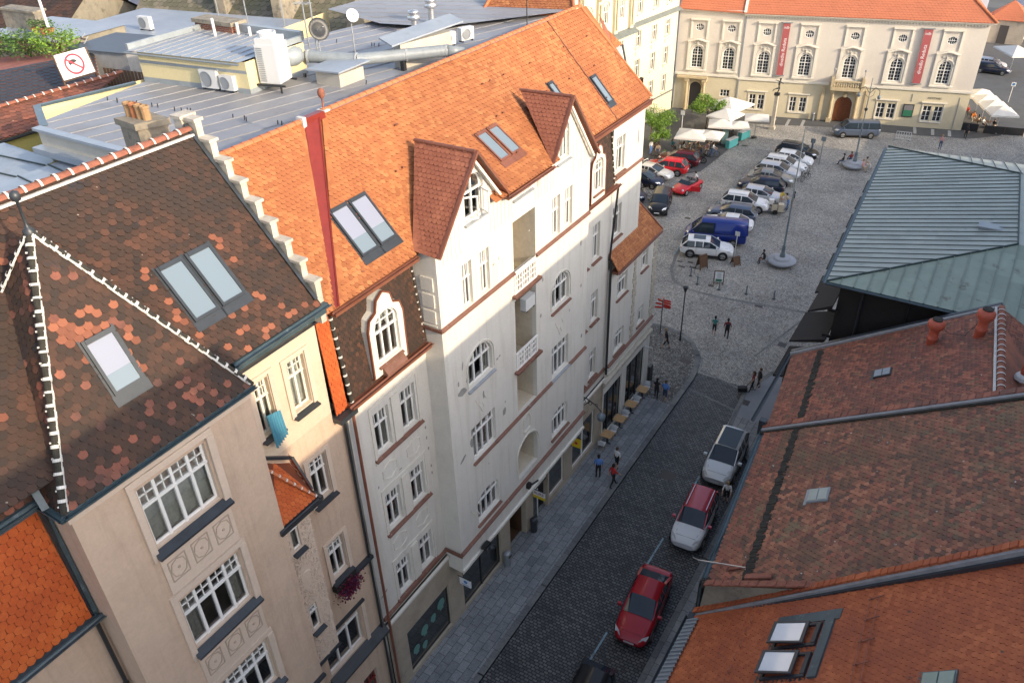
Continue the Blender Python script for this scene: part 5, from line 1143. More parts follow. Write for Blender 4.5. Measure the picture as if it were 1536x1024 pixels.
def cowl(x, y, z, h, lab):
    o = base('vent_cowl', lab, 'vent', (x, y, z), 'ventilation cowls on the flat roof'); w = MB(); w.lathe((x, y, z), [(.17, 0), (.17, h * .6)], 12); w.build('duct', 'steel', o, True); w = MB(); w.lathe((x, y, z + h * .6), [(.17, 0), (.33, .06), (.35, .22), (.22, .34), (.3, .38), (.28, .5), (0, .56)], 14); w.build('cowl_head', 'steel', o, True)
cowl(-28.3, 35.4, 24, 1.2, 'left of the two silver ventilation cowls on the flat roof'); cowl(-28.5, 37.2, 24.2, 1.3, 'right of the two silver ventilation cowls, nearer the far edge of the roof')
DU = base('ventilation_duct', 'long ribbed silver ventilation duct lying across the grey flat roof', 'duct', (-25.5, 28, 24.4))
w = MB(); pts = [V((-28.1, 27.2, 24.75)), V((-25.8, 27.9, 24.7)), V((-23.0, 31.0, 24.7))]
for p, q in zip(pts, pts[1:]):
    n = int((q - p).length / .16)
    for k in range(n): a = p.lerp(q, k / n); b = p.lerp(q, (k + 1) / n); w.cyl(a, b, .27, .262, 14, caps=False)
w.cyl(pts[2], pts[2] + V((.4, .8, -.2)), .27, .2, 14); w.build('duct_tube', 'zinc', DU, True)
w = MB()
for p in (pts[0], pts[1], pts[2], pts[1].lerp(pts[2], .55)): w.cyl(p - V((.03, .01, 0)), p + V((.04, .02, 0)), .30, .30, 14)
w.build('duct_collar', 'zinc_pale', DU); w = MB(); 
for p in (pts[0].lerp(pts[1], .6), pts[1].lerp(pts[2], .5)): w.box(p.x - .1, p.x + .1, p.y - .1, p.y + .1, 24, 24.45)
w.build('duct_support', 'metal_dark', DU)
w = MB(); w.lathe((-28.4, 26.4, 24.9), [(0, -.55), (.33, -.5), (.45, -.2), (.45, .2), (.33, .5), (0, .55)], 14, axis=(.2, 1, 0)); tag(w.build('round_tank', 'zinc', None, True), 'rounded grey tank beside the penthouse at the end of the duct', 'tank')
CN = base('roof_canopy', 'tilted metal canopy over air conditioners beside the duct', 'canopy', (-23.8, 31, 24))
w = MB(); w.obox((-24.5, 28.9, 25.15), (.9, 4.4, .3), (-1.0, .3, .2), (0, 0, .07)); w.build('canopy_roof', 'flat_roof_blue', CN); w = MB(); w.obox((-24.6, 29.6, 24), (.6, 3.2, 0), (-.6, .2, 0), (0, 0, 1.1)); w.build('canopy_body', 'parapet_beige', CN)
def ac(x, y, z, dx, dy, lab, w_=.85, h=.62, t=.32, g=None):
    o = base('air_conditioner', lab, 'air conditioner', (x, y, z), g); u = V((dx, dy, 0)).normalized(); n = V((u.y, -u.x, 0)); p = V((x, y, z)); b = MB(); b.obox(p, u * w_, -n * t, (0, 0, h)); b.build('casing', 'metal_white', o)
    b = MB(); c = p + u * w_ * .38 + n * .012 + V((0, 0, h / 2)); b.lathe(c, [(.001, 0), (h * .4, 0), (h * .43, .02), (h * .40, .03)], 18, axis=n); b.build('fan_grille', 'metal_grey', o); b = MB(); b.obox(p + u * .05 - V((0, 0, .08)), u * .08, -n * t, (0, 0, .079)); b.obox(p + u * (w_ - .15) - V((0, 0, .08)), u * .08, -n * t, (0, 0, .079)); b.build('bracket', 'metal_dark', o)
ac(-30.6, 22.98, 24.12, 1, .12, 'white fan unit, left of two on the yellow penthouse wall', .95, .78); ac(-29.5, 23.1, 24.12, 1, .12, 'white unit with white pipe, right of two on the yellow penthouse wall', .75, .62)
ac(-24.6, 32.9, 24.3, .3, 1, 'left of the two air conditioners under the tilted canopy', .8, .6, g='air conditioners under the canopy'); ac(-24.25, 34.0, 24.35, .3, 1, 'right of the two air conditioners under the tilted canopy', .8, .6, g='air conditioners under the canopy')
BG = base('cooling_unit', 'tall white cooling unit on a steel frame beside the yellow penthouse', 'cooling unit', (-27.5, 24.6, 24.2)); w = MB(); w.obox((-28.0, 24.05, 24.35), (.95, .25, 0), (-.35, 1.05, 0), (0, 0, 1.6)); w.obox((-27.96, 24.1, 25.95), (.85, .22, 0), (-.3, .95, 0), (0, 0, .25)); w.build('casing', 'metal_white', BG)
w = MB(); 
for k in range(18): w.obox((-28.03, 24.05, 24.45 + k * .08), (-.34, 1.03, 0), (-.01, 0, 0), (0, 0, .03))
for k in range(18): w.obox((-27.93, 24.05, 24.45 + k * .08), (.0, -.012, 0), (.3, .07, 0), (0, 0, .03))
w.build('intake_grille', 'metal_grey', BG); w = MB(); w.lathe((-27.75, 24.65, 26.2), [(.38, 0), (.40, .2), (.34, .2), (.30, .03), (0, .03)], 16); w.build('fan_shroud', 'metal_white', BG); w = MB(); w.bar((-28.3, 23.9, 24.3), (-26.8, 24.3, 24.3), .08); w.bar((-28.5, 25.1, 24.3), (-27.2, 25.4, 24.3), .08); w.bar((-26.95, 24.2, 24.3), (-26.95, 24.2, 24.0), .06); w.bar((-28.3, 23.95, 24.3), (-28.3, 23.95, 24.0), .06); w.build('support_frame', 'metal_dark', BG)
for x, y, z, r, l in ((-27.6, 27.6, 25.9, .5, 'dark satellite dish on the mast behind the cooling unit'), (-26.4, 28.6, 26.4, .30, 'white satellite dish at the top edge above the duct')):
    o = base('satellite_dish', l, 'satellite dish', (x, y, z)); w = MB(); w.lathe((x, y, z), [(0, -.12), (r * .6, -.05), (r, .06), (r * .98, .08), (r * .58, -.02), (0, -.09)], 16, axis=(.85, -.35, .35)); w.build('dish', 'metal_dark' if r > .45 else 'metal_white', o, True); w = MB(); w.cyl((x - .1, y, z), (x - .1, y, 24), .03); w.bar((x, y, z), (x + .5, y - .2, z + .2), .03); w.build('mast', 'metal_grey', o)
for i, (x, y, h) in enumerate(((-28.2, 27.9, 4.2), (-29.4, 28.6, 3.6), (-35, 30, 4), (-36.2, 33.6, 4), (-52.0, 29.0, 4.2), (-41.5, 33.5, 3.2))):
    l = ['thin grey antenna mast right behind the cooling unit', 'crooked antenna mast with crossbars left of the cooling unit', 'antenna mast behind the brick chimney', 'antenna mast at the far edge of the flat roofs', 'tall pale pole rising from the roof terrace', 'short antenna mast by the roof terrace'][i]
    o = base('antenna_mast', l, 'antenna', (x, y, 23.5)); w = MB(); w.cyl((x, y, 23.5), (x, y, 24 + h), .035 if i != 4 else .09, n=6); w.build('pole', 'metal_white' if i == 4 else 'metal_grey', o)
    if i != 4: w = MB(); w.bar((x - .5, y, 23 + h), (x + .5, y, 23.2 + h), .03); [w.bar((x - .4 + k * .2, y - .25, 23.1 + h), (x - .4 + k * .2, y + .25, 23.1 + h), .02) for k in range(5)]; w.build('crossbars', 'metal_grey', o)
# orange roof tip beyond the ridge and dormer on the far side
OT = base('orange_roof_wing', 'small orange tiled roof wing beyond the grey flat roof at the top edge', 'building', (-26, 44, 0)); w = MB(); tiled_plane(w, [(-28.0, 41.6, 24.05), (-22.6, 42.9, 24.05), (-26.8, 49.5, 27.2), (-29.5, 49, 27.2)], w=.24, e=.22); w.build('roof', 'tile_orange', OT); w = MB(); ridge(w, (-28.0, 41.6, 24.1), (-29.4, 49, 27.3), .1, .4); ridge(w, (-22.6, 42.9, 24.1), (-26.8, 49.5, 27.25), .1, .4); w.bar((-28, 41.55, 24.0), (-22.6, 42.85, 24.0), .12, .12); w.build('ridge_tile', 'ridge_orange', OT); w = MB(); w.poly([(-22.6, 42.9, 24), (-22.6, 42.9, 0), (-26.8, 49.5, 0), (-26.8, 49.5, 27)]); w.build('wall', 'cream_plaster', OT)
ND = base('gabled_dormer', 'cream gabled dormer with worn orange roof behind the far end of the white building', 'dormer', (-20.5, 43, 0))
w = MB(); tiled_plane(w, [(-19.3, 41.3, 21.8), (-20.9, 44.7, 21.95), (-20.95, 43.9, 23.15), (-21.6, 40.4, 24.2)], w=.22, e=.2); w.build('roof', 'tile_orange_shaded', ND); w = MB(); tiled_plane(w, [(-20.88, 44.7, 21.98), (-20.9, 45.8, 22.0), (-20.98, 43.95, 23.2)], w=.22, e=.2); w.build('roof_front', 'tile_orange', ND)  # sunlit front gets the full orange, the main slope its shaded copy
w = MB(); w.prism([(-20.85, 44.7, 21.9), (-20.85, 45.7, 21.9), (-20.15, 45.5, 19.8), (-19.2, 42.2, 19.6), (-19.4, 41.6, 21.7)], (-.5, 0, 0)); w.poly([(-20.3, 45.3, 20), (-19.0, 42, 19.6), (-19.0, 42, 0), (-20.3, 45.3, 0)]); w.build('wall', 'cream_plaster', ND); w = MB(); w.bar((-20.85, 45.8, 22), (-20.1, 45.55, 19.6), .1); w.build('verge_board', 'metal_dark', ND)
# ================================================================ old roofs at the top left
OR = base('old_brick_red_roof_house', 'long low house with faded brick-red tiled roof and olive wall on the left edge', 'house', (-41, 21, 0))
w = MB(); tiled_plane(w, [(-39.0, 12, 22.0), (-38.9, 20.4, 22.0), (-41.0, 26, 22.75), (-41.2, 12, 22.75)], w=.28, e=.26, shape='hex'); w.build('roof', 'tile_old_red', OR); w = MB(); ridge(w, (-41.1, 12, 22.8), (-41.0, 26, 22.8), .12, .45, 0, 1); w.build('ridge_tile', ['ridge_red', 'mortar_white'], OR)
w = MB(); gutter(w, (-38.85, 12, 21.95), (-38.8, 20.4, 21.95), .1); w.build('gutter', 'metal_dark', OR); w = MB(); w.poly([(-39.1, 12, 10), (-39.1, 20.5, 10), (-39.1, 20.5, 21.9), (-39.1, 12, 21.9)]); w.build('wall', 'olive_render', OR)
SG = base('roof_banner', 'white square protest board with red ring and slanting text on the brick-red roof', 'sign', (-42, 24.3, 22.8))
sA, sB = V((-42.0, 23.35, 22.9)), V((-41.9, 25.15, 22.95)); su = (sB - sA).normalized(); sn = V((su.y, -su.x, 0.25)).normalized(); sup = sn.cross(su).normalized(); sup = sup if sup.z > 0 else -sup; Wd = 1.75; Hd = 1.25
w = MB(); w.obox(sA, su * Wd, sup * Hd, -sn * .05); w.build('board', 'sign_white', SG); w = MB(); cc = sA + su * Wd * .5 + sup * Hd * .5 + sn * .012
for k in range(28):
    a, b = 2 * PI * k / 28, 2 * PI * (k + 1) / 28; f = lambda t, r: cc + su * math.cos(t) * r + sup * math.sin(t) * r
    w.poly([f(a, .52), f(b, .52), f(b, .42), f(a, .42)])
w.bar(cc - su * .34 + sup * .3, cc + su * .34 - sup * .3, .09, .01, up=sn); w.build('ring', 'sign_red', SG)
w = MB(); f = lambda t, r: cc + su * (math.cos(t) * r - .05) + sup * (math.sin(t) * r * .6 + .1) + sn * .002
w.poly([f(k * PI / 8, .24) for k in range(9)] + [f(PI, .2) - sup * .12]); w.build('dark_blot', 'lettering_dark', SG)
text('STOP VSE', 'lettering', 'lettering_dark', sA + su * .16 + sup * Hd * .5 + sn * .012, rotm(sup, -su, sn), .20, SG); text('A URAZIT', 'lettering', 'lettering_dark', sA + su * (Wd - .17) + sup * Hd * .5 + sn * .012, rotm(-sup, su, sn), .20, SG)
w = MB(); w.bar(sA - V((0, 0, .6)), sA + sup * Hd, .07); w.bar(sB - V((0, 0, .6)), sB + sup * Hd, .07); w.bar(sA - sup * .06, sB - sup * .06, .05); w.build('frame', 'wood_dark', SG)
DK = base('dark_shingle_house', 'low house with dark grey shingled roof under the leafy terrace', 'house', (-50, 24, 0)); w = MB(); tiled_plane(w, [(-42.2, 13, 21.8), (-42.2, 25.2, 21.8), (-45.5, 27.5, 23.0), (-47, 13, 23.0)], w=.35, e=.28, shape='hex'); w.build('roof', 'slate_metal', DK); w = MB(); w.poly([(-45.5, 27.5, 23.0), (-47, 13, 23.0), (-60, 13, 21), (-60, 33, 21)]); w.build('rear_roof', 'tile_far_old', DK); w = MB(); w.poly([(-42.2, 13, 10), (-42.2, 25.2, 10), (-42.2, 25.2, 21.7), (-42.2, 13, 21.7)]); w.poly([(-42.2, 25.2, 10), (-45.5, 27.5, 10), (-45.5, 27.5, 23), (-42.2, 25.2, 21.7)]); w.build('wall', 'coping_grey', DK)
def leafblob(mb, c, r, n, s, sq=.8, m=0):
    for _ in range(n):
        d = V((random.gauss(0, 1), random.gauss(0, 1), random.gauss(0, 1))).normalized() * r * random.uniform(.55, 1.05) * (1 + .25 * math.sin(5 * random.random())); p = V(c) + V((d.x, d.y, d.z * sq)); u = V((random.uniform(-1, 1), random.uniform(-1, 1), random.uniform(-.6, .6))).normalized(); w_ = u.cross(V((random.uniform(-1, 1), random.uniform(-1, 1), random.uniform(-1, 1)))).normalized(); k = s * random.uniform(.6, 1.3)
        mb.poly([p, p + u * k + w_ * k * .35, p + u * k * 1.5, p + u * k - w_ * k * .35], m)
for i, (x, y, z, r, l) in enumerate(((-50.6, 26.6, 23.2, 1.15, 'bright green bush at the left of the roof terrace'), (-48.0, 26.9, 23.5, 1.25, 'round bright green bush above the protest board'), (-53.5, 26.3, 23.0, 1.2, 'low green bush at the left picture edge on the terrace'))):
    w = MB(); leafblob(w, (x, y, z), r, 900, .13, .6); o = base('bush', l, 'bush', (x, y, z - .5), 'bushes on the roof terrace'); w.build('foliage', 'leaf' if i == 1 else 'leaf_dark', o); w = MB(); [w.bar((x, y, z - .8), (x + random.uniform(-.5, .5), y + random.uniform(-.5, .5), z + .2), .05) for k in range(6)]; w.build('stems', 'bark', o)
def simple_house(name, lab, x0, x1, y0, y1, z0, z1, wm, rm=None, rise=0, rot=0, axis='y', wins=None, group=None, flat='flat_roof_blue'):
    o = base(name, lab, 'house', ((x0 + x1) / 2, (y0 + y1) / 2, z0), group); rt = Matrix.Translation(((x0 + x1) / 2, (y0 + y1) / 2, 0)) @ Matrix.Rotation(rot, 4, 'Z') @ Matrix.Translation((-(x0 + x1) / 2, -(y0 + y1) / 2, 0))
    T = lambda p: rt @ V(p); w = MB(); c = [(x0, y0), (x1, y0), (x1, y1), (x0, y1)]
    for (a, b), (d, e) in zip(c, c[1:] + c[:1]): w.poly([T((a, b, z0)), T((d, e, z0)), T((d, e, z1)), T((a, b, z1))])
    if rise and axis == 'y': xm = (x0 + x1) / 2; w.poly([T((x0, y0, z1)), T((x1, y0, z1)), T((xm, y0, z1 + rise))]); w.poly([T((x0, y1, z1)), T((x1, y1, z1)), T((xm, y1, z1 + rise))])
    if rise and axis == 'x': ym = (y0 + y1) / 2; w.poly([T((x0, y0, z1)), T((x0, y1, z1)), T((x0, ym, z1 + rise))]); w.poly([T((x1, y0, z1)), T((x1, y1, z1)), T((x1, ym, z1 + rise))])
    w.build('wall', wm, o); w = MB(); e = .3; ds = rise / ((x1 - x0) / 2) * e if axis == 'y' else rise / ((y1 - y0) / 2) * e
    if rise and axis == 'y':
        for s in (0, 1): X = (x0 - e, x1 + e)[s]; tiled_plane(w, [T((X, y0 - e, z1 - ds)), T((X, y1 + e, z1 - ds)), T((xm, y1 + e, z1 + rise)), T((xm, y0 - e, z1 + rise))], w=.45, e=.4)
    elif rise:
        for s in (0, 1): Y = (y0 - e, y1 + e)[s]; tiled_plane(w, [T((x0 - e, Y, z1 - ds)), T((x1 + e, Y, z1 - ds)), T((x1 + e, ym, z1 + rise)), T((x0 - e, ym, z1 + rise))], w=.45, e=.4)
    else: w.poly([T((x0 - .2, y0 - .2, z1 + .02)), T((x1 + .2, y0 - .2, z1 + .02)), T((x1 + .2, y1 + .2, z1 + .02)), T((x0 - .2, y1 + .2, z1 + .02))]); 
    w.build('roof', rm or flat, o)
    if wins:
        for side, a, z, ww, wh in wins:
            q = MB(); 
            if side == 's': f = lambda a_, z_, d_: T((a_, y0 - d_, z_))
            else: f = lambda a_, z_, d_: T((x1 + d_, a_, z_))
            for p0, p1, r0, r1 in ((a - .06, a, z - .06, z + wh + .06), (a + ww, a + ww + .06, z - .06, z + wh + .06), (a, a + ww, z - .06, z), (a, a + ww, z + wh, z + wh + .06), (a + ww / 2 - .04, a + ww / 2 + .04, z, z + wh)):
                q.prism([f(p0, r0, .03), f(p1, r0, .03), f(p1, r1, .03), f(p0, r1, .03)], f(0, 0, .0) - f(0, 0, .03))
            k = q.build('window', 'white_frame', o); q = MB(); q.poly([f(a, z, .01), f(a + ww, z, .01), f(a + ww, z + wh, .01), f(a, z + wh, .01)]); q.build('pane', 'far_glass', k)
    return o
simple_house('lilac_house', 'pale lilac house with white windows at the top left', -84, -62, 46.5, 56, 8, 26, 'lilac_render', 'tile_far_old', 3, R(2), 'x', [('s', -73.5, 19.6, 1.5, 1.5), ('s', -71, 19.9, 1.5, 1.5), ('s', -67.2, 20.8, 1.5, 1.6), ('s', -65.0, 20.9, 1.3, 1.6), ('s', -78, 19.4, 1.5, 1.5)])
simple_house('terrace_house', 'flat-roofed terrace house with pale metal roof and clay flower pots', -57.5, -50.5, 28.0, 33.0, 12, 22.9, 'old_wall', None, 0, R(6))
simple_house('metal_roofed_shed', 'dark low metal-roofed shed left of the yellow penthouse', -47.4, -43.2, 27.4, 31.0, 12, 23.2, 'coping_grey', 'slate_metal', 0, R(10))
simple_house('flat_roofed_annexe', 'pale metal-roofed annexe with air conditioner below the lilac house', -56.0, -42.0, 32.8, 40, 10, 22.4, 'lilac_render', None, 0, R(8))
simple_house('slate_gabled_house', 'house with long weathered grey-green shingle roof behind the brick chimney', -62, -44.5, 41.5, 52, 8, 21.5, 'old_wall', 'tile_moss', 4.2, R(14), 'x') if 'tile_moss' in M else None
tile_mat('tile_moss', [(0, (.10, .09, .065)), (.5, (.17, .15, .11)), (1, (.24, .20, .15))], big=(.12, .12, .07), bigscale=.6)
simple_house('weathered_roof_house', 'house with long weathered grey-green shingle roof behind the antennas', -60, -42.5, 41.0, 53, 8, 21.2, 'old_wall', 'tile_moss', 4.6, R(14), 'x')
simple_house('dark_tiled_house', 'dark brown tiled roof at the far left top corner', -80, -62, 30.0, 42, 8, 20.6, 'old_wall', 'tile_dark', 3.0, R(20), 'x')
simple_house('dark_slate_house', 'dark slate roof with a green copper dormer beyond the flat roofs', -46, -33.5, 50, 62, 6, 20.4, 'old_wall', 'slate_metal', 5.0, R(8), 'x')
CD = base('copper_dormer', 'small green copper dormer with an eyebrow roof on the dark slate roof', 'dormer', (-40.5, 49.6, 21)); w = MB(); w.prism([(-41.8, 48.8, 20.6), (-39.4, 49.2, 20.6), (-39.7, 49.2, 22.0), (-40.5, 49.0, 23.4), (-41.4, 48.9, 22.0)], (-.2, 3.2, 0)); w.build('dormer_roof', 'green_dormer', CD) if 'green_dormer' in M else None
plain('copper_bright', (.13, .35, .25), .5); w.build('dormer_roof', 'copper_bright', CD); w = MB(); w.prism([(-41.2, 48.7, 20.8), (-39.9, 48.9, 20.8), (-40.0, 48.95, 21.7), (-40.6, 48.9, 22.1), (-41.1, 48.8, 21.7)], (0, .05, 0)); w.build('dormer_window', 'far_glass', CD)
for i, (x, y, z, dx, dy, h, l) in enumerate(((-57.6, 29.4, 22, 3.4, .9, 2.0, 'wide old stone chimney at the left edge'), (-51.6, 41.5, 22, .8, 4.5, 2.9, 'plastered fire wall with red edge across the weathered roof'), (-46.0, 41.8, 22, .6, 4.5, 2.6, 'second fire wall with red edge nearer the dark slate roof'))):
    o = base('chimney' if i == 0 else 'fire_wall', l, 'chimney' if i == 0 else 'wall', (x, y, z)); w = MB(); w.obox((x, y, z - 2), (dx, .2, 0), (-.3, dy, 0), (0, 0, h + 2)); w.build('masonry', 'chimney_render', o)
    w = MB(); w.obox((x - .1, y - .1, z + h), (dx + .2, .2, 0), (-.3, dy + .2, 0), (0, 0, .12)); w.build('capping', 'chimney_render' if i == 0 else 'red_metal', o)
for i, (x, y) in enumerate(((-53.6, 29.0), (-53.0, 29.2), (-52.4, 29.3))):
    o = base('flower_pot', 'clay pot %s on the pale terrace roof' % ('at the left', 'in the middle', 'at the right')[i], 'flower pot', (x, y, 23), 'clay pots on the terrace roof'); w = MB(); w.lathe((x, y, 22.95), [(.15, 0), (.24, .32), (.27, .34), (.27, .4), (.2, .38)], 10); w.build('pot', 'pot_clay', o); w = MB(); leafblob(w, (x, y, 23.6), .32, 160, .09); w.build('plant', 'leaf_dark', o)
WS = base('roof_ladder', 'wooden roof steps with handrail beside the clay pots', 'steps', (-47.6, 28.2, 22.5)); w = MB()
for k in range(6): w.bar((-48.4 + k * .1, 27.6 + k * .16, 22.3 + k * .22), (-47.5 + k * .1, 27.4 + k * .16, 22.3 + k * .22), .14, .04)
w.build('tread', 'wood_dark', WS); w = MB(); w.bar((-48.4, 27.5, 22.2), (-47.8, 28.7, 23.6), .05); w.bar((-47.5, 27.3, 22.2), (-46.9, 28.3, 23.6), .05); w.bar((-48.6, 27.4, 23.1), (-49.6, 27.0, 22.2), .06); w.build('handrail', 'metal_grey', WS)
DF = base('timber_fence', 'dark brown slatted fence left of the yellow penthouse', 'fence', (-42.5, 26.5, 22)); w = MB()
for k in range(16): w.obox((-43.6 + k * .26, 26.6 + k * .03, 21.6), (.2, .02, 0), (0, .03, 0), (0, 0, 1.0))
w.build('slats', 'wood_dark', DF)
ac(-50.5, 34.2, 22.5, 1, .1, 'small white air conditioner below the lilac house', 1.0, .8)
# ================================================================ theatre
TH = base('theatre', 'long pale theatre facade with ornate arched windows, red banners and orange roof across the square', 'theatre', (-17, 106, 0))
tu = V((-.9743, -.2254, 0)); tn = V((.2254, -.9743, 0)); ft = Fr((-4.33, 108.84, 0), tu, tn)
W = MB(); tm = ['theatre_pink', 'theatre_cream', 'theatre_trim', 'far_glass']
cen = [3.5, 8.78, 14.0, 19.15, 24.1]; lowp = [(2.55, 3.5), (3.8, 4.75), (7.8, 8.72), (9.0, 9.92), (18.2, 19.02), (19.42, 20.2), (23.32, 24.12), (24.4, 25.2)]
po = hole(12.75, 14.85, .02, 3.2, 1.05)
wall(W, ft, [(0, 0), (26.95, 0), (26.95, 4.6), (0, 4.6)], [hole(a, b, .85, 2.68) for a, b in lowp] + [po], .3, 1, 1, None)
wall(W, ft, [(0, 4.6), (26.95, 4.6), (26.95, 12.45), (0, 12.45)], [hole(c - .7, c + .7, 5.35, 7.98, .7) for c in cen] + [[(c + .52 * math.cos(t * PI / 8), 10.3 + .45 * math.sin(t * PI / 8)) for t in range(16)] for c in cen], .3, 0, 2, None)
ft2 = Fr((-30.57, 102.76, 0), (-.982, -.189, 0), (.189, -.982, 0)); pl2 = hole(4.45, 5.95, .02, 3.75, .75)
wall(W, ft2, [(0, 0), (8.0, 0), (8.0, 4.8), (0, 4.8)], [hole(.8, 2.0, 2.1, 3.0), pl2], .3, 1, 1, None)
wall(W, ft2, [(0, 4.8), (8.0, 4.8), (8.0, 12.7), (0, 12.7)], [hole(c - .7, c + .7, 5.55, 8.2, .7) for c in (1.45, 5.35)] + [[(c + .52 * math.cos(t * PI / 8), 10.5 + .45 * math.sin(t * PI / 8)) for t in range(16)] for c in (1.45, 5.35)], .3, 0, 2, None)
p0 = ft.p(0, 0); W.poly([p0, p0 + V((0, 0, 12.45)), p0 - tn * 14 + V((0, 0, 12.45)), p0 - tn * 14], 1)
W.build('wall', tm, TH)
def twin(fr, c, z0, z1, zr_):
    w = window(fr, TH, c - .7, c + .7, z0, z1, .7, cols=2, trans=.6, top=(2, 3), low=(2, 4), d=-.12, fw=.08, glass='far_glass', curtain=0)
    t = MB(); n = 16; P_ = [(c + .52 * math.cos(k * 2 * PI / n), zr_ + .45 * math.sin(k * 2 * PI / n)) for k in range(n)]; q = MB(); q.poly([fr.p(*p, -.15) for p in P_]); rw = None
    for k in range(n): t.bar(fr.p(*P_[k], -.08), fr.p(*P_[(k + 1) % n], -.08), .08, .1, up=fr.n)
    for a in (-.22, .0, .22): t.bar(fr.p(c + a, zr_ - .4, -.1), fr.p(c + a, zr_ + .4, -.1), .05, .05)
    t.bar(fr.p(c - .5, zr_, -.1), fr.p(c + .5, zr_, -.1), .05, .05); rw = t.build('oval_window', 'white_frame', TH); q.build('pane', 'far_glass', rw)
    s = MB()
    for sg in (-1, 1):
        fr.bx(s, c + sg * 1.12 - .14, c + sg * 1.12 + .14, z0 - .3, 8.75, .001, .14); fr.bx(s, c + sg * 1.0 - .1, c + sg * 1.0 + .1, 9.15, 11.35, .001, .12); fr.bx(s, c + sg * .85 - .1, c + sg * .85 + .1, z0, z1 - .6, .001, .08)
    fr.bx(s, c - 1.28, c + 1.28, z0 - .35, z0 - .18, .001, .26); fr.bx(s, c - 1.0, c + 1.0, z0 - .75, z0 - .36, .001, .06); fr.bx(s, c - 1.15, c + 1.15, 11.36, 11.52, .001, .3)
    for k in range(10):
        a0 = c - 1.3 + k * .26; f = lambda a: 8.78 + .28 * math.cos((a - c) / 1.3 * PI * .5) ** 2; s.bar(fr.p(a0, f(a0), .16), fr.p(a0 + .27, f(a0 + .27), .16), .34, .13, up=(0, 0, 1))
    pts = hole(c - .92, c + .92, z0, z1 + .22, .92, 14)[1:]
    for p, q_ in zip(pts, pts[1:]): s.bar(fr.p(*p, .03), fr.p(*q_, .03), .1, .1, up=fr.n)
    for k in range(5): s.bar(fr.p(c - .5 + k * .22, z1 + .35 + .1 * (k % 2), .05), fr.p(c - .3 + k * .2, z1 + .6 - .1 * (k % 2), .05), .08, .08, up=fr.n)
    fr.bx(s, c - .1, c + .1, z1 + .1, z1 + .5, .001, .16); s.build('window_surround', 'theatre_trim', TH)
for c in cen: twin(ft, c, 5.35, 7.98, 10.3)
for c in (1.45, 5.35): twin(ft2, c, 5.55, 8.2, 10.5)
for a, b in lowp: window(ft, TH, a, b, .85, 2.68, cols=2, trans=.66, top=(1, 1), low=(1, 2), d=-.14, fw=.07, glass='far_glass', curtain=0)
window(ft2, TH, .8, 2.0, 2.1, 3.0, cols=3, trans=None, low=(1, 2), d=-.14, glass='far_glass', curtain=0)
s = MB()
for a, b in ((2.55, 4.75), (7.8, 9.92), (18.2, 20.2), (23.32, 25.2)): ft.bx(s, a - .3, b + .3, 3.05, 3.17, .001, .2); ft.bx(s, a - .1, b + .1, .68, .82, .001, .12); ft.bx(s, a - .15, a - .02, .83, 2.9, .001, .06); ft.bx(s, b + .02, b + .15, .83, 2.9, .001, .06)
ft.bx(s, -.05, 12.4, 4.45, 4.7, .001, .18); ft.bx(s, 15.9, 26.95, 4.45, 4.7, .001, .18); ft2.bx(s, 0, 8, 4.6, 4.85, .001, .18); ft.bx(s, -.1, 27, 12.15, 12.45, .001, .32); ft2.bx(s, 0, 8, 12.4, 12.7, .001, .3)
for k in range(80): ft.bx(s, .1 + k * .335, .26 + k * .335, 11.95, 12.149, .001, .22)
s.build('cornice', 'theatre_trim', TH)
s = MB(); ft.bx(s, 26.7, 26.85, 0, 12.1, .001, .1); ft.bx(s, 12.2, 12.26, 0, 4.4, .001, .06); ft.bx(s, 1.0, 1.06, .1, 3.9, .001, .05); ft.bx(s, 6.2, 6.24, 3.1, 4.0, .001, .05); s.build('downpipe', 'metal_grey', TH)
s = MB(); dw = hole(12.8, 14.8, .03, 3.1, 1.0); s.poly([ft.p(*q, -.2) for q in dw]); ft.bx(s, 13.76, 13.84, .1, 3.0, -.199, -.16)
for sg in (13.3, 14.3):
    for z in (.4, 1.3, 2.1): ft.bx(s, sg - .28, sg + .28, z, z + .65, -.199, -.17)
s.build('door', 'door_wood', TH)
s = MB()
for a in (12.35, 15.25): ft.bx(s, a - .28, a + .28, 0, .55, .001, .7); s.cyl(ft.p(a, .55, .4), ft.p(a, 3.7, .4), .2, .17, 12); ft.bx(s, a - .3, a + .3, 3.7, 4.1, .001, .7); ft.bx(s, a - .22, a + .22, .55, 3.7, .001, .16)
ft.bx(s, 12.0, 15.65, 4.1, 4.4, .001, 1.1); ft.bx(s, 12.05, 15.6, 4.401, 4.5, .9, 1.08); ft.bx(s, 12.0, 15.65, 5.15, 5.3, .9, 1.1); ft.bx(s, 12.0, 12.15, 4.401, 5.6, .001, .9); ft.bx(s, 15.5, 15.65, 4.401, 5.6, .001, .9)
for k in range(12): s.lathe(ft.p(12.35 + k * .27, 4.5, .99), [(.05, 0), (.09, .2), (.04, .45), (.07, .65)], 8)
for a in (12.08, 15.57): ft.bx(s, a - .15, a + .15, 4.401, 5.7, .85, 1.15); 
s.lathe(ft.p(13.8, 3.35, .1), [(.3, 0), (.25, .2), (0, .25)], 8, axis=tn); ft.bx(s, 11.2, 11.5, 0, 4.0, .001, .12); ft.bx(s, 16.2, 16.6, 0, 4.2, .001, .3); s.build('portal', 'portal_stone', TH)
for a in (12.08, 15.57):
    s = MB(); s.cyl(ft.p(a, 5.7, 1.0), ft.p(a, 6.6, 1.3), .03); s.sphere(ft.p(a, 6.7, 1.3), .14); s.build('balcony_lamp', 'metal_grey', TH)
s = MB()
for a in (4.1, 6.3): s.cyl(ft2.p(a, 0, .3), ft2.p(a, 3.9, .3), .2, .17, 10); ft2.bx(s, a - .3, a + .3, 3.9, 4.3, .001, .6)
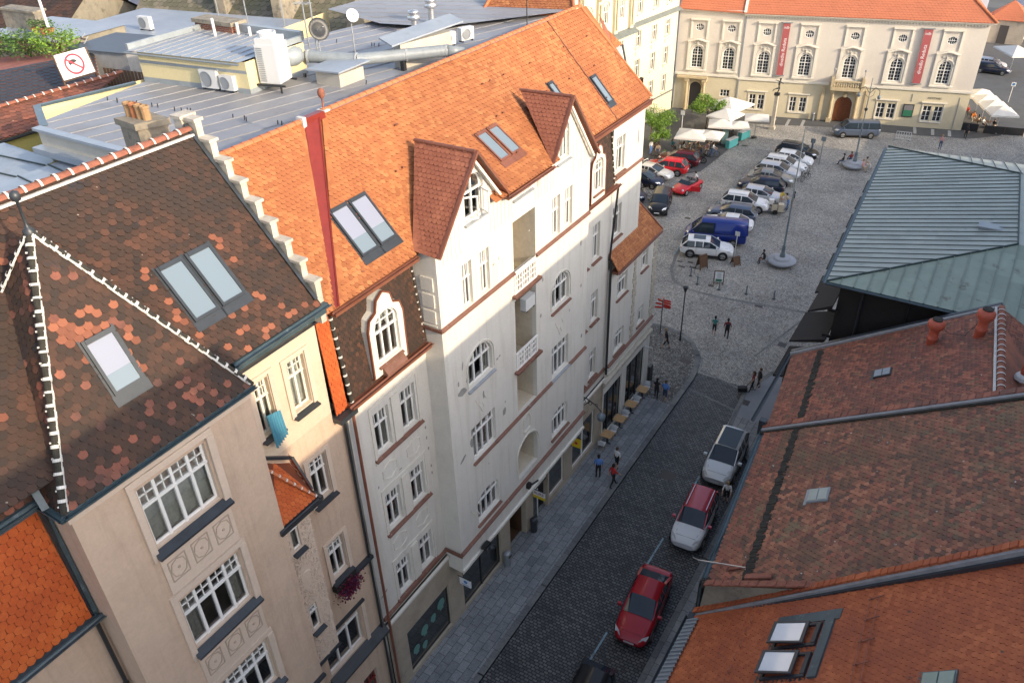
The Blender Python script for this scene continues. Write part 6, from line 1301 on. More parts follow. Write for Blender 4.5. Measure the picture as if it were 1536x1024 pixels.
ft2.bx(s, 3.7, 7.6, 4.3, 4.55, .001, .7)
pts = hole(4.3, 6.1, .02, 3.9, .9, 14)[1:]
for p, q_ in zip(pts, pts[1:]): s.bar(ft2.p(*p, .05), ft2.p(*q_, .05), .16, .16, up=ft2.n)
s.build('portal', 'portal_stone', TH); s = MB(); s.poly([ft2.p(*q, -.29) for q in pl2]); s.build('door', 'room', TH)
# roof of the theatre
T1, T2, T3 = ft.p(-.5, 12.42, .5), ft.p(26.95, 12.42, .5), ft2.p(8.0, 12.65, .5); up = lambda p, fr, d, z, s=0: p - fr.n * d + V((0, 0, z)) + fr.u * s
r = MB(); tiled_plane(r, [T1, T2, up(T2, ft, 7, 5.2), up(T1, ft, 7, 5.2, 6.5)], w=.4, e=.36); r.poly([T1, up(T1, ft, 7, 5.2, 6.5), up(T1, ft, 14, 0)]); r.poly([T2, T3, up(T3, ft2, 7, 5.2), up(T2, ft, 7, 5.2)]); tiled_plane(r, [T2 + V((0, 0, .03)), T3 + V((0, 0, .03)), up(T3, ft2, 7, 5.23), up(T2, ft, 7, 5.23)], w=.4, e=.36); r.build('roof', 'tile_far', TH)
r = MB(); ridge(r, T1 + V((0, 0, .05)), up(T1, ft, 7, 5.2, 6.5), .16, .45, 0); r.bar(T2 + V((0, 0, .1)), up(T2, ft, 7, 5.3), .3, .25, m=1); gutter(r, T1 - V((0, 0, .02)), T2 - V((0, 0, .02)), .1, 1); r.build('hip_tile', ['ridge_orange', 'theatre_trim'], TH)
for i, (a0, a1) in enumerate(((5.78, 6.68), (21.5, 22.3))):
    o = base('theatre_banner', 'long red vertical banner reading divadlo Reduta, %s on the theatre front' % ('the right one' if i == 0 else 'the left one'), 'banner', ft.p((a0 + a1) / 2, 5.3), 'red theatre banners'); b = MB(); ft.bx(b, a0, a1, 5.35, 11.5, .30, .32); b.build('cloth', 'banner_red', o); b = MB(); ft.bx(b, a0 - .2, a1 + .2, 11.5, 11.58, .001, .4); ft.bx(b, a0 - .15, a1 + .15, 5.25, 5.33, .001, .4); b.build('bracket', 'metal_grey', o)
    text('divadlo Reduta', 'lettering', 'lettering_white', ft.p((a0 + a1) / 2, 8.1, .33), rotm((0, 0, 1), tu, tn), .56, o); text('ndb', 'lettering', 'lettering_white', ft.p((a0 + a1) / 2, 11.0, .33), rotm(-tu, (0, 0, 1), tn), .42, o)
o = base('poster', 'dark green framed poster between the ground floor windows of the theatre', 'poster', ft.p(6.4, 1.2)); b = MB(); ft.bx(b, 5.75, 6.95, 1.2, 2.75, .02, .12, 0); b.build('frame', 'metal_dark', o); b = MB(); ft.bx(b, 5.85, 6.85, 1.3, 2.05, .121, .13, 0); ft.bx(b, 5.85, 6.85, 2.05, 2.65, .121, .13, 1); b.build('print', ['green_paint', 'cloth_grey'], o)
text('HOSTINEC', 'facade_lettering', 'lettering_dark', ft.p(3.72, 3.62, .03), rotm(-tu, (0, 0, 1), tn), .34, TH, sx=.95)
# ================================================================ yellow building beside the square
YB = base('office_building', 'tall pale yellow building with rows of narrow windows and ornate arched upper floor', 'building', (-39, 92, 0))
fy = Fr((-38.43, 100.7, 0), (-.1005, -.995, 0), (.995, -.1005, 0)); W = MB(); ym = ['yellow_pale', 'theatre_cream', 'far_glass']
yw = []
for c in (2.6, 5.95, 9.75): yw += [(c - .5, c + .5, 10.05, 11.85), (c - .5, c + .5, 6.5, 8.6), (c - .5, c + .5, 3.05, 5.2)]; 
uw_ = [(c - .5, c + .5, 13.8, 15.7) for c in (2.6, 5.95, 9.75)]
lw_ = [(c - .5, c + .5, z, z + 1.95) for c in (15, 18.4, 21.8, 25.2, 28.6, 32) for z in (3.0, 6.4, 9.9)]
la = [hole(c - .45, c + .45, 14.3, 16.3, .45) for c in (15, 18.4, 21.8, 25.2, 28.6)]
fy2 = Fr(fy.p(0, 0, .7), fy.u, fy.n)
wall(W, fy, [(0, 0), (12.4, 0), (12.4, 12.8), (0, 12.8)], [hole(*q) for q in yw], .25, 0, 1, None); wall(W, fy, [(0, 12.8), (12.4, 12.8), (12.4, 20), (0, 20)], [hole(*q) for q in uw_], .25, 1, 1, None)
wall(W, fy2, [(12.4, 0), (36, 0), (36, 20), (12.4, 20)], [hole(*q) for q in lw_] + la, .25, 0, 1, None); W.poly([fy.p(12.4, 0), fy.p(12.4, 0, .7), fy.p(12.4, 20, .7), fy.p(12.4, 20)], 0); W.poly([fy.p(0, 0), fy.p(0, 20), fy.p(0, 20, -12), fy.p(0, 0, -12)], 0); W.poly([fy.p(0, 20), fy.p(36, 20), fy.p(36, 20, -12), fy.p(0, 20, -12)], 1)
W.build('wall', ym, YB)
for q in yw + uw_: window(fy, YB, *q, cols=2, trans=.66, top=(1, 1), low=(1, 1), d=-.14, fw=.08, glass='far_glass', curtain=0)
for q in lw_: window(fy2, YB, *q, cols=2, trans=.66, top=(1, 1), d=-.14, fw=.08, glass='far_glass', curtain=0)
for c in (15, 18.4, 21.8, 25.2, 28.6): window(fy2, YB, c - .45, c + .45, 14.3, 16.3, .45, cols=2, trans=.6, d=-.14, fw=.08, glass='far_glass', curtain=0)
s = MB()
for q in yw + uw_: fy.bx(s, q[0] - .18, q[1] + .18, q[2] - .16, q[2] - .03, .001, .16); fy.bx(s, q[0] - .12, q[0] - .02, q[2], q[3] + .1, .001, .05); fy.bx(s, q[1] + .02, q[1] + .12, q[2], q[3] + .1, .001, .05)
for c in (13.3, 16.7, 20.1, 23.5, 26.9): fy2.bx(s, c - .3, c + .3, 13.0, 18.5, .001, .35); s.cyl(fy2.p(c, 13.4, .5), fy2.p(c, 16.6, .5), .16, .12, 8); fy2.bx(s, c - .25, c + .25, 17.0, 17.9, .35, .7)
for c in (15, 18.4, 21.8, 25.2, 28.6):
    pts = hole(c - .7, c + .7, 14.0, 16.7, .7, 10)[1:]
    for p, q_ in zip(pts, pts[1:]): s.bar(fy2.p(*p, .05), fy2.p(*q_, .05), .14, .14, up=fy2.n)
for c in (2.6, 5.95, 9.75): fy.bx(s, c - .6, c + .6, 9.2, 9.6, .001, .08)
s.build('stucco_trim', 'yellow_pale', YB); s = MB(); s.prism([fy.p(0, 13.0, 0), fy.p(0, 12.7, .55), fy.p(0, 12.6, .55), fy.p(0, 12.6, 0)], fy.u * 12.4); s.prism([fy2.p(12.4, 13.0, 0), fy2.p(12.4, 12.6, .9), fy2.p(12.4, 12.5, .9), fy2.p(12.4, 12.5, 0)], fy.u * 23); fy.bx(s, 0, 12.4, 2.6, 2.75, .001, .15); s.build('ledge', 'seam_ledge', YB) if 'seam_ledge' in M else None
mottled('ledge_slate', (.16, .18, .17), .2, 2, .6); s.build('ledge', 'ledge_slate', YB)
s = MB(); fy.bx(s, 9.0, 11.1, 5.6, 5.7, .001, .6); fy.bx(s, 9.0, 11.1, 6.35, 6.42, .55, .6); fy.bx(s, 9.0, 9.05, 5.7, 6.42, .001, .6); [fy.bx(s, 9.05 + k * .16, 9.08 + k * .16, 5.7, 6.35, .56, .59) for k in range(13)]; s.build('balcony', 'metal_dark', YB)
# ================================================================ background to the right of the theatre and unseen blocks added to shade the street and facades
simple_house('corner_house', 'grey-walled house with dark door at the top right corner', -3.0, 14, 162, 175, 0, 11, 'lilac_render', 'tile_far', 4, R(10), 'x', [('s', -.5, .3, 1.4, 3.4), ('s', 3.5, .3, 1.4, 3.4)])
KS = base('kiosk', 'small stone kiosk with pointed orange roof at the top right', 'kiosk', (-3.8, 158, 0)); w = MB(); w.box(-6.5, -1.2, 156, 161, 0, 3.6); w.build('wall', 'stone_base', KS); w = MB(); c_ = V((-3.9, 158.5, 6.2)); q = [V((-6.9, 155.6, 3.6)), V((-.8, 155.6, 3.6)), V((-.8, 161.4, 3.6)), V((-6.9, 161.4, 3.6))]
for i in range(4): tiled_plane(w, [q[i], q[(i + 1) % 4], c_], w=.45, e=.4)
w.build('roof', 'tile_far', KS); w = MB(); w.box(-4.9, -3.6, 155.9, 155.99, 0, 2.8); w.build('door', 'room', KS)
side_street = MB(); side_street.poly([(-10, 112, .015), (8, 112, .015), (8, 185, .015), (-12, 185, .015)]); struct(side_street.build("side_street", "asphalt"))
simple_house('far_house', 'plain grey house behind the theatre roof', -30, -8, 150, 162, 0, 9, 'lilac_render', 'tile_far_old', 4, R(8), 'x')
for i, (x0, x1, y0, y1, z1, l) in enumerate(((13, 26, -30, 7.0, 33.5, 'tall rendered block out of view on the right nearest the tower'), (12, 26, 7.0, 52, 27.3, 'long rendered block out of view to the right of the old tiled roofs'), (14, 34, 52, 90, 17.5, 'rendered block out of view to the right of the copper-roofed hall'), (14, 34, 90, 106, 10.5, 'low rendered block out of view at the far right of the square'))):
    simple_house('shade_block', l, x0, x1, y0, y1, 0, z1, 'cream_plaster')
# ================================================================ ground
def sheet(name, pts, z, mat, th=0, side=None, par=None):
    mb = MB(); mb.prism([(x, y, z) for x, y in reversed(pts)], (0, 0, -th)) if th else mb.poly([(x, y, z) for x, y in pts]); return mb.build(name, mat, par)
struct(sheet('ground', [(-400, -200), (400, -200), (400, 600), (-400, 600)], -.02, 'ground'))
struct(sheet('square_paving', [(-60, 41), (30, 41), (30, 118), (-60, 118)], 0, 'plaza_cobble'))
struct(sheet('road', [(-14.2, -20), (-7.2, -20), (-7.2, 41), (-14.2, 41)], .004, 'road_setts'))
struct(sheet('road', [(-14.2, 41), (-10.1, 41), (-10.4, 46), (-14.0, 46)], .006, 'road_setts'))
cur = [(-13.8, 41.5), (-13.8, 45), (-13.9, 46), (-14.4, 48), (-15.4, 49.4), (-16.7, 50.3), (-18.2, 50.5), (-21, 50.2), (-30, 49)]
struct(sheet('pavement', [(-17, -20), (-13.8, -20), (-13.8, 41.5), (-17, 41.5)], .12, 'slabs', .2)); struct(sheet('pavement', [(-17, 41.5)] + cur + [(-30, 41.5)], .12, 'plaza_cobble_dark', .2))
def kerb(name, pts, w=.32, z=.135):
    mb = MB()
    for p, q in zip(pts, pts[1:]):
        d = (V((*q, 0)) - V((*p, 0))); s = V((-d.y, d.x, 0)).normalized() * w; mb.obox((p[0], p[1], -.05), d * 1.01, s, (0, 0, z + .05))
    return struct(mb.build(name, 'kerb_stone'))
kerb('kerb', [(-13.8 - .0, -20)] + [(-13.8, y) for y in range(0, 42, 6)] + cur, .34)
rk = [(-7.55, -20), (-7.5, 30), (-7.7, 38.5), (-10.0, 40.6), (-10.35, 45.5), (-9.4, 48.5), (-8.3, 50.3), (-5.6, 50.8)]
struct(sheet('pavement', [(-4.5, -20)] + [(-7.5, -20)] + rk[1:3] + [(-7.6, 42.4), (-4.6, 42.6)], .12, 'slabs_right', .2)) if 0 else None
struct(sheet('pavement', [rk[0], rk[1], rk[2], (-9.9, 40.6), (-10.1, 42.6), (-4.6, 42.6), (-4.6, -20)][::-1], .12, 'slabs_right', .2)); struct(sheet('pavement', [(-10.1, 42.6), (-10.35, 45.5), (-9.4, 48.5), (-8.3, 50.3), (-4.6, 50.8), (-4.6, 42.6)][::-1], .121, 'asphalt_blue', .2))
kerb('kerb', [(p[0], p[1]) for p in reversed(rk)], .3)
mb = MB(); mb.prism([(x, y, .128) for x, y in reversed([(-27.2, 82), (-27.0, 85), (-26.7, 90.5), (-27.0, 96), (-28, 104), (-45, 104), (-45, 70), (-34, 74)])], (0, 0, -.2)); struct(mb.build('cafe_pavement', 'asphalt'))
struct(sheet('pavement', [(-39, 100.0), (-30, 99.5), (-25.7, 100.4), (-18.5, 103.0), (-9, 104.6), (-3, 106.2), (0, 109), (0, 113), (-30, 106), (-39, 104)], .02, 'asphalt'))
def strip(name, p, q, w, mat, z=.012):
    d = (V((*q, 0)) - V((*p, 0))).normalized(); s = V((-d.y, d.x, 0)) * w / 2; p = V((*p, z)); q = V((*q, z)); mb = MB(); mb.poly([p - s, q - s, q + s, p + s]); return struct(mb.build(name, mat))
for a, b in (((-9.95, 18), (-9.9, 23.2)), ((-9.92, 27.9), (-9.9, 30.3)), ((-9.9, 33.6), (-9.95, 36))): strip('parking_line', a, b, .1, 'line_blue')
for a, b in (((-22.3, 62.3), (-22.7, 70)), ((-22.7, 70), (-22.6, 78)), ((-22.6, 78), (-21.9, 86))): strip('parking_line', a, b, .12, 'line_blue')
isl = [(-22.2, 63.5), (-22.0, 62.0), (-21.4, 59.5), (-20.4, 57.6), (-18.8, 56.9), (-16, 56.9), (-10.2, 57.8), (-8, 58.2)]
for a, b in zip(isl, isl[1:]): strip('stone_band', a, b, .28, 'kerb_stone', .014)
for a, b in (((-13.8, 46.4), (-10.3, 45.6)), ((-13.9, 44.0), (-10.2, 43.2)), ((-8, 62), (-11, 50)), ((-7.6, 80), (-8.6, 62))): strip('stone_band', a, b, .16, 'kerb_stone', .013)
for k, (a, b) in enumerate([((-24.9, 100.4), (-25.2, 103.3)), ((-23.2, 101), (-23.5, 103.7)), ((-21.5, 101.7), (-21.8, 104.2)), ((-8.9, 105.2), (-9.3, 107.5)), ((-7, 105.6), (-7.3, 107.8)), ((-5.2, 106), (-5.5, 108.2))]): strip('crossing_stripe', a, b, .35, 'line_white', .028)
mb = MB()
for x, y, w_, h_ in ((-11.65, 35.1, .45, .38), (-15.1, 46.8, .4, .25), (-9.7, 52.5, .3, .3), (-12.9, 57.1, .3, .2), (-17.4, 58.4, .25, .16), (-21.3, 61.2, .25, .14), (-20.4, 61.5, .25, .14), (-20.8, 60.4, .3, .15), (-19.9, 60.7, .3, .15), (-9.9, 44.2, .35, .3), (-24, 70, .3, .2), (-25.5, 92, .35, .2)):
    z = .008 if not (x < -14 and y < 50 or y < 45 and x > -10.2) else .128; mb.poly([(x - w_, y - h_, z), (x + w_, y - h_, z), (x + w_, y + h_, z), (x - w_, y + h_, z)])
mb.build('manhole_covers', 'manhole')['kind'] = 'structure'
# ================================================================ vehicles
def loft(mb, rows, closed=False, m=0):
    i = len(mb.v); n = len(rows[0])
    for r in rows: mb.v += [tuple(p) for p in r]
    for a in range(len(rows) - 1):
        for k in range(n - 1 + closed):
            j = (k + 1) % n; mb.f.append((i + a * n + k, i + a * n + j, i + (a + 1) * n + j, i + (a + 1) * n + k)); mb.m.append(m if not callable(m) else m(a, k))
    return i
CARK = dict(
    sedan=dict(L=4.75, W=1.84, H=1.44, b=.97, hood=.93, tail=1.0, x=(-1.85, -1.0, .2, 1.08), r=.33),
    suv=dict(L=4.65, W=1.90, H=1.66, b=1.08, hood=1.06, tail=1.08, x=(-2.22, -1.72, .25, 1.12), r=.37),
    boxy=dict(L=4.15, W=1.80, H=1.61, b=1.06, hood=1.04, tail=1.06, x=(-2.02, -1.75, .15, .95), r=.34),
    hatch=dict(L=4.3, W=1.79, H=1.48, b=.99, hood=.94, tail=1.0, x=(-2.05, -1.45, .2, 1.1), r=.32),
    estate=dict(L=4.75, W=1.83, H=1.48, b=.98, hood=.94, tail=1.0, x=(-2.28, -1.8, .2, 1.1), r=.33),
    van=dict(L=5.2, W=1.95, H=1.92, b=1.18, hood=1.12, tail=1.2, x=(-2.56, -2.42, 1.1, 1.85), r=.35),
    boxvan=dict(L=5.5, W=1.98, H=2.25, b=1.2, hood=1.25, tail=1.3, x=(-2.82, -2.75, 1.3, 2.25), r=.36))
def car(kind, paint, loc, deg, label, group, roof=None, rails=False, sunroof=False, lights=True, special=None):
    k = CARK[kind]; L, W, H, b = k['L'], k['W'], k['H'], k['b']; h = L / 2; w = W / 2
    o = thing('parked_car' if kind not in ('van', 'boxvan') else 'parked_van', label, 'car' if kind not in ('van', 'boxvan') else 'van', (loc[0], loc[1], .01), R(deg), group)
    st = [(-h, .68, .42, k['tail'] * .72), (-h + .10, .88, .30, k['tail'] * .93), (-h + .45, .97, .22, k['tail']), (-h * .45, 1, .2, b), (0, 1, .2, b), (k['x'][3] - .1, 1, .2, b - .01), (k['x'][3] + .3, .99, .2, k['hood']), (h - .55, .95, .22, k['hood'] - .06), (h - .15, .86, .27, k['hood'] - .17), (h, .66, .36, k['hood'] - .36)]
    if kind in ('van', 'boxvan'): st = [(-h, .85, .4, k['tail'] * .9), (-h + .06, .96, .3, k['tail'])] + st[2:]
    def prof(x, f, zb, zt):
        q = w * f; hp = [(0, zb), (q * .88, zb), (q, zb + .16), (q * 1.0, lerp(zb, zt, .6)), (q * .965, zt - .07), (q * .86, zt), (q * .45, zt + .025), (0, zt + .03)]
        return [(x, y, z) for y, z in hp] + [(x, -y, z) for y, z in hp[-2:0:-1]]
    mb = MB(); rows = [prof(*s) for s in st]; loft(mb, rows, True); mb.poly(rows[0]); mb.poly(rows[-1][::-1])
    B = mb.build('body', paint, o, True); s = B.modifiers.new('s', 'SUBSURF'); s.levels = 1; s.render_levels = 1
    xr_, xrr, xf, xw = k['x']; wb, wr = w * .93, w * .76
    def crow(x, top):
        if not top: return [(x, -wb * .9, b - .02), (x, -wb * .86, b + .0), (x, -wb * .6, b + .02), (x, 0, b + .03), (x, wb * .6, b + .02), (x, wb * .86, b), (x, wb * .9, b - .02)]
        z = H if xrr <= x <= xf - .01 else H - .02; return [(x, -wb, b - .02), (x, -wr, z - .10), (x, -wr * .85, z - .015), (x, 0, z + .02), (x, wr * .85, z - .015), (x, wr, z - .10), (x, wb, b - .02)]
    xs = [(xr_, 0), (xrr, 1), (lerp(xrr, xf, .35), 1), (lerp(xrr, xf, .7), 1), (xf, 1), (xw, 0)]
    rows = [crow(*q) for q in xs]; rows[0] = [(p[0], p[1], p[2]) for p in rows[0]]
    solid = kind == 'boxvan'
    g = MB(); i = len(g.v); g.v += [p for r_ in rows for p in r_]
    rf = MB(); rf.v = list(g.v)
    for a in range(5):
        for c in range(6):
            f = (a * 7 + c, a * 7 + c + 1, a * 7 + 8 + c, a * 7 + 7 + c); side = c in (0, 5); end = a in (0, 4)
            if solid and not (a == 4 or (side and a == 3)): rf.f.append(f); rf.m.append(0)
            elif side or end: g.f.append(f); g.m.append(0)
            else: rf.f.append(f); rf.m.append(0)
    rf.build('roof', roof or paint, o, True); g.build('windows', 'car_glass', o)
    p = MB()
    for y in (1, -1):
        for x0, x1, t_ in ((xr_, xrr, .12), (xw, xf, .06)): p.bar((x0, y * wb * .9, b), (x1, y * wr * 1.0, H - .10), t_, .05)
        for t in (.35, .7):
            if not solid or t == .7: x = lerp(xrr, xf, t); p.bar((x, y * (wb + .003), b - .02), (x, y * (wr + .003), H - .10), .08, .02)
    p.build('pillars', roof or paint, o)
    tr = MB()
    for y in (1, -1): tr.bar((-h * .75, y * w * 1.0, .33), (h * .7, y * w * 1.0, .33), .04, .12); tr.bar((xr_ + .2, y * (w * .975), b - .0), (xw - .1, y * (w * .975), b), .02, .03)
    tr.obox((h - .12, -w * .55, .38), (.07, 0, 0), (0, w * 1.1, 0), (0, 0, .2)); tr.obox((-h + .01, -w * .6, .36), (.06, 0, 0), (0, w * 1.2, 0), (0, 0, .14))
    for y in (1, -1):
        for xx in (xw - .25, lerp(xrr, xf, .42), xrr + .15): tr.bar((xx, y * w * 1.002, .38), (xx - .03, y * w * .985, b - .06), .014, .012)
        if kind != 'boxvan': tr.bar((xw + .12, y * w * .72, k['hood'] + .008), (h - .5, y * w * .62, k['hood'] - .055), .012, .012)
    tr.bar((h - .34, -w * .6, k['hood'] - .10), (h - .34, w * .6, k['hood'] - .10), .012, .012) if kind != 'boxvan' else None
    tr.build('bumper_trim', 'trim_black', o)
    r = k['r']
    for x in (-h * .60, h * .62):
        for y in (1, -1):
            a = MB(); a.cyl((x, y * (w - .3), r + .02), (x, y * (w + .004), r + .02), r + .06, r + .06, 18); a.build('wheel_arch', 'trim_black', o)
            t = MB(); t.lathe((x, y * (w - .22), r), [(r * .6, 0), (r * .96, 0), (r, .04), (r, .2), (r * .96, .235), (r * .66, .24)], 18, axis=(0, y, 0)); tw = t.build('wheel', 'tyre', o, True)
            t = MB(); t.lathe((x, y * (w + .005), r), [(r * .67, 0), (r * .6, .012), (.02, .015)], 14, axis=(0, y, 0)); [t.bar((x, y * (w + .022), r), (x + r * .62 * math.cos(q * 1.2566), y * (w + .022), r + r * .62 * math.sin(q * 1.2566)), .05, .02, up=(0, 1, 0)) for q in range(5)]; t.build('rim', 'rim', tw)
    for y in (1, -1):
        t = MB(); zl = k['hood'] - .27; t.prism([(h - .06, y * w * .50, zl - .02), (h - .26, y * w * .86, zl + .0), (h - .5, y * w * .93, zl + .14), (h - .22, y * w * .62, zl + .12)], (0, 0, .045)); t.build('headlight', 'lamp_clear', o)
        t = MB(); zt_ = k['tail'] * .80; t.obox((-h + .05, y * w * .52 if y > 0 else -w * .80, zt_ - .10), (.10, 0, .02), (0, w * .28, 0), (0, 0, .12)); t.build('taillight', 'lamp_red', o)
        t = MB(); t.obox((xw - .32, y * w * 1.0 if y > 0 else -w - .2, b + .02), (.14, 0, 0), (0, .2, 0), (0, 0, .13)); t.build('wing_mirror', roof or paint, o)
    t = MB(); t.obox((h - .02, -.26, .42), (.03, 0, 0), (0, .52, 0), (0, 0, .11)); t.build('number_plate', 'plate_white', o); t = MB(); t.obox((-h - .03, -.26, .62), (.03, 0, 0), (0, .52, 0), (0, 0, .11)); t.build('number_plate', 'plate_white', o)
    if rails:
        t = MB(); [t.bar((xrr + .1, y * wr * .82, H + .02), (xf - .1, y * wr * .82, H + .02), .035) for y in (1, -1)]; t.build('roof_rails', 'steel', o)
    if sunroof: q = .78 if sunroof == 2 else .55; t = MB(); t.obox((lerp(xrr, xf, .08 if q > .6 else .25), -wr * q, H + .012), (1.75 if q > .6 else 1.05, 0, 0), (0, wr * q * 2, 0), (0, 0, .02)); t.build('sunroof', 'car_glass', o)
    return o
SG_, PG, LG = 'cars parked along the street', 'cars parked in the row on the square', 'cars parked beside the cafe terrace'
car('suv', 'paint_silver', (-9.0, 37.75), -87, 'silver crossover with black glass roof parked nearest the square in the street', SG_, sunroof=2)
car('boxy', 'paint_white', (-8.75, 31.9), -86, 'white boxy car with red roof and red mirrors in the street', SG_, roof='red_roof', rails=True)
car('sedan', 'paint_red', (-8.85, 25.25), -84.5, 'glossy red saloon parked in the street', SG_)
car('hatch', 'paint_black', (-8.95, 18.8), -85, 'black car cut off by the bottom edge in the street', SG_)
row = [('suv', 'paint_white', -19.75, 63.6, 17, 'white crossover with roof window, nearest in the row on the square', dict(sunroof=True)),
       ('boxvan', 'paint_blue', -20.0, 66.5, 196, 'big dark blue delivery van with plain sides', {}), ('sedan', 'paint_white', -19.9, 69.6, 190, 'white saloon with red tail light showing just behind the blue van', {}),
       ('estate', 'paint_greyblue', -20.3, 72.0, 187, 'dark grey car mostly hidden behind the white ones nearest the van', {}), ('suv', 'paint_white', -19.9, 74.8, 9, 'large white people carrier with dark side windows in the row on the square', dict(rails=True)),
       ('hatch', 'paint_pale', -19.1, 77.4, 5, 'pale silver hatchback beside the refuse cart', {}), ('estate', 'paint_navy', -19.9, 80.0, 189, 'dark navy estate car behind the street workers', {}),
       ('sedan', 'paint_beige', -19.6, 82.4, 9, 'beige grey saloon beyond the navy estate', {}), ('estate', 'paint_pale', -19.5, 84.6, 3, 'pale grey estate car in the far half of the row', {}),
       ('estate', 'paint_white', -19.4, 86.7, 2, 'white estate car in the far half of the row', dict(rails=True)), ('hatch', 'paint_white', -19.0, 88.8, 2, 'white car with green tail panel, second from the far end', {}),
       ('suv', 'paint_black', -19.2, 91.0, 0, 'black estate with bright window trim at the far end of the row', dict(rails=True))]
for kd, pt, x, y, a, l, kw in row:
    o = car(kd, pt, (x, y), a, l, PG, **kw)
    if 'green tail' in l: gp = MB(); gp.box(-2.1, -1.0, -.905, -.88, .6, .92); gp.build('green_panel', 'green_paint', o)
lg = [('suv', 'paint_black', -27.3, 70.9, -76, 'black crossover facing the camera beside the white building corner', {}), ('sedan', 'paint_silver', -31.3, 78.1, -2, 'silver saloon between the red hatchback and the dark blue car', {}), ('hatch', 'paint_navy', -31.2, 75.8, -3, 'dark blue hatchback beyond the black van', {}),
      ('suv', 'paint_bright_red', -30.4, 80.1, 187, 'bright red hatchback seen from its tail', {}), ('suv', 'paint_wine', -30.1, 82.8, 187, 'dark wine-red car next to the motorcycle', {}), ('van', 'paint_black', -33.0, 73.2, -3, 'black van half hidden by the white building', {}), ('hatch', 'paint_navy', -31.3, 71.2, 10, 'small dark blue car half hidden by the white building below the van', {})]
for kd, pt, x, y, a, l, kw in lg: car(kd, pt, (x, y), a, l, LG, **kw)
car('van', 'paint_greyblue', (-15.0, 101.2), 203, 'grey-blue passenger van in front of the theatre door', 'vans and cars before the theatre')
car('estate', 'paint_navy', (-3.7, 137.2), -5, 'dark blue estate behind the right end of the theatre', 'cars in the side street'); car('hatch', 'paint_pale', (-4.2, 139.8), -5, 'pale car parked beyond the dark blue estate at the top right', 'cars in the side street')
# red roadster with an open door
RC = thing('convertible_car', 'open-topped red roadster standing with its door open', 'car', (-26.6, 76.4, .01), R(-104), 'cars parked beside the cafe terrace'); h, w = 2.0, .86
mb = MB(); st = [(-h, .6, .4, .6), (-h + .12, .9, .25, .8), (-1.2, 1, .2, .9), (-.7, 1, .2, .86), (.55, 1, .2, .86), (.9, 1, .2, .84), (1.55, .94, .2, .74), (1.88, .85, .25, .62), (h, .6, .34, .48)]
rows = [[(x, y, z) for y, z in [(0, zb), (w * f * .9, zb), (w * f, zb + .15), (w * f, lerp(zb, zt, .6)), (w * f * .95, zt - .05), (w * f * .75, zt), (0, zt + .03)]] for x, f, zb, zt in st]; rows = [r + [(p[0], -p[1], p[2]) for p in r[-2:0:-1]] for r in rows]; loft(mb, rows, True); mb.poly(rows[0]); mb.poly(rows[-1][::-1]); q = mb.build('body', 'paint_bright_red', RC, True); q.modifiers.new('s', 'SUBSURF').levels = 1
mb = MB(); mb.box(-.95, .45, -.62, .62, .8, .93); mb.build('cabin', 'trim_black', RC)
for y in (-.35, .35): mb = MB(); mb.box(-.6, -.1, y - .22, y + .22, .94, 1.0); mb.box(-.75, -.6, y - .22, y + .22, .94, 1.25); mb.build('seat', 'cloth_grey', RC)
mb = MB(); mb.prism([(.75, -.68, .92), (.75, .68, .92), (.35, .58, 1.2), (.35, -.58, 1.2)], (.02, 0, .01)); mb.build('windscreen', 'car_glass', RC); mb = MB(); mb.obox((.55, .86, .3), (-.45, .85, 0), (-.05, -.03, 0), (0, 0, .55)); mb.build('open_door', 'paint_bright_red', RC); mb = MB(); mb.box(-1.15, -.75, -.6, .6, .93, 1.02); mb.build('folded_hood', 'trim_black', RC)
for x in (-1.2, 1.25):
    for y in (1, -1): t = MB(); t.cyl((x, y * .62, .31), (x, y * .875, .31), .31, .31, 16); tw = t.build('wheel', 'tyre', RC); t = MB(); t.cyl((x, y * .876, .31), (x, y * .885, .31), .2, .18, 12); t.build('rim', 'rim', tw)
for y in (1, -1): t = MB(); t.sphere((1.68, y * .6, .66), .12, 8); t.build('headlight', 'lamp_clear', RC)
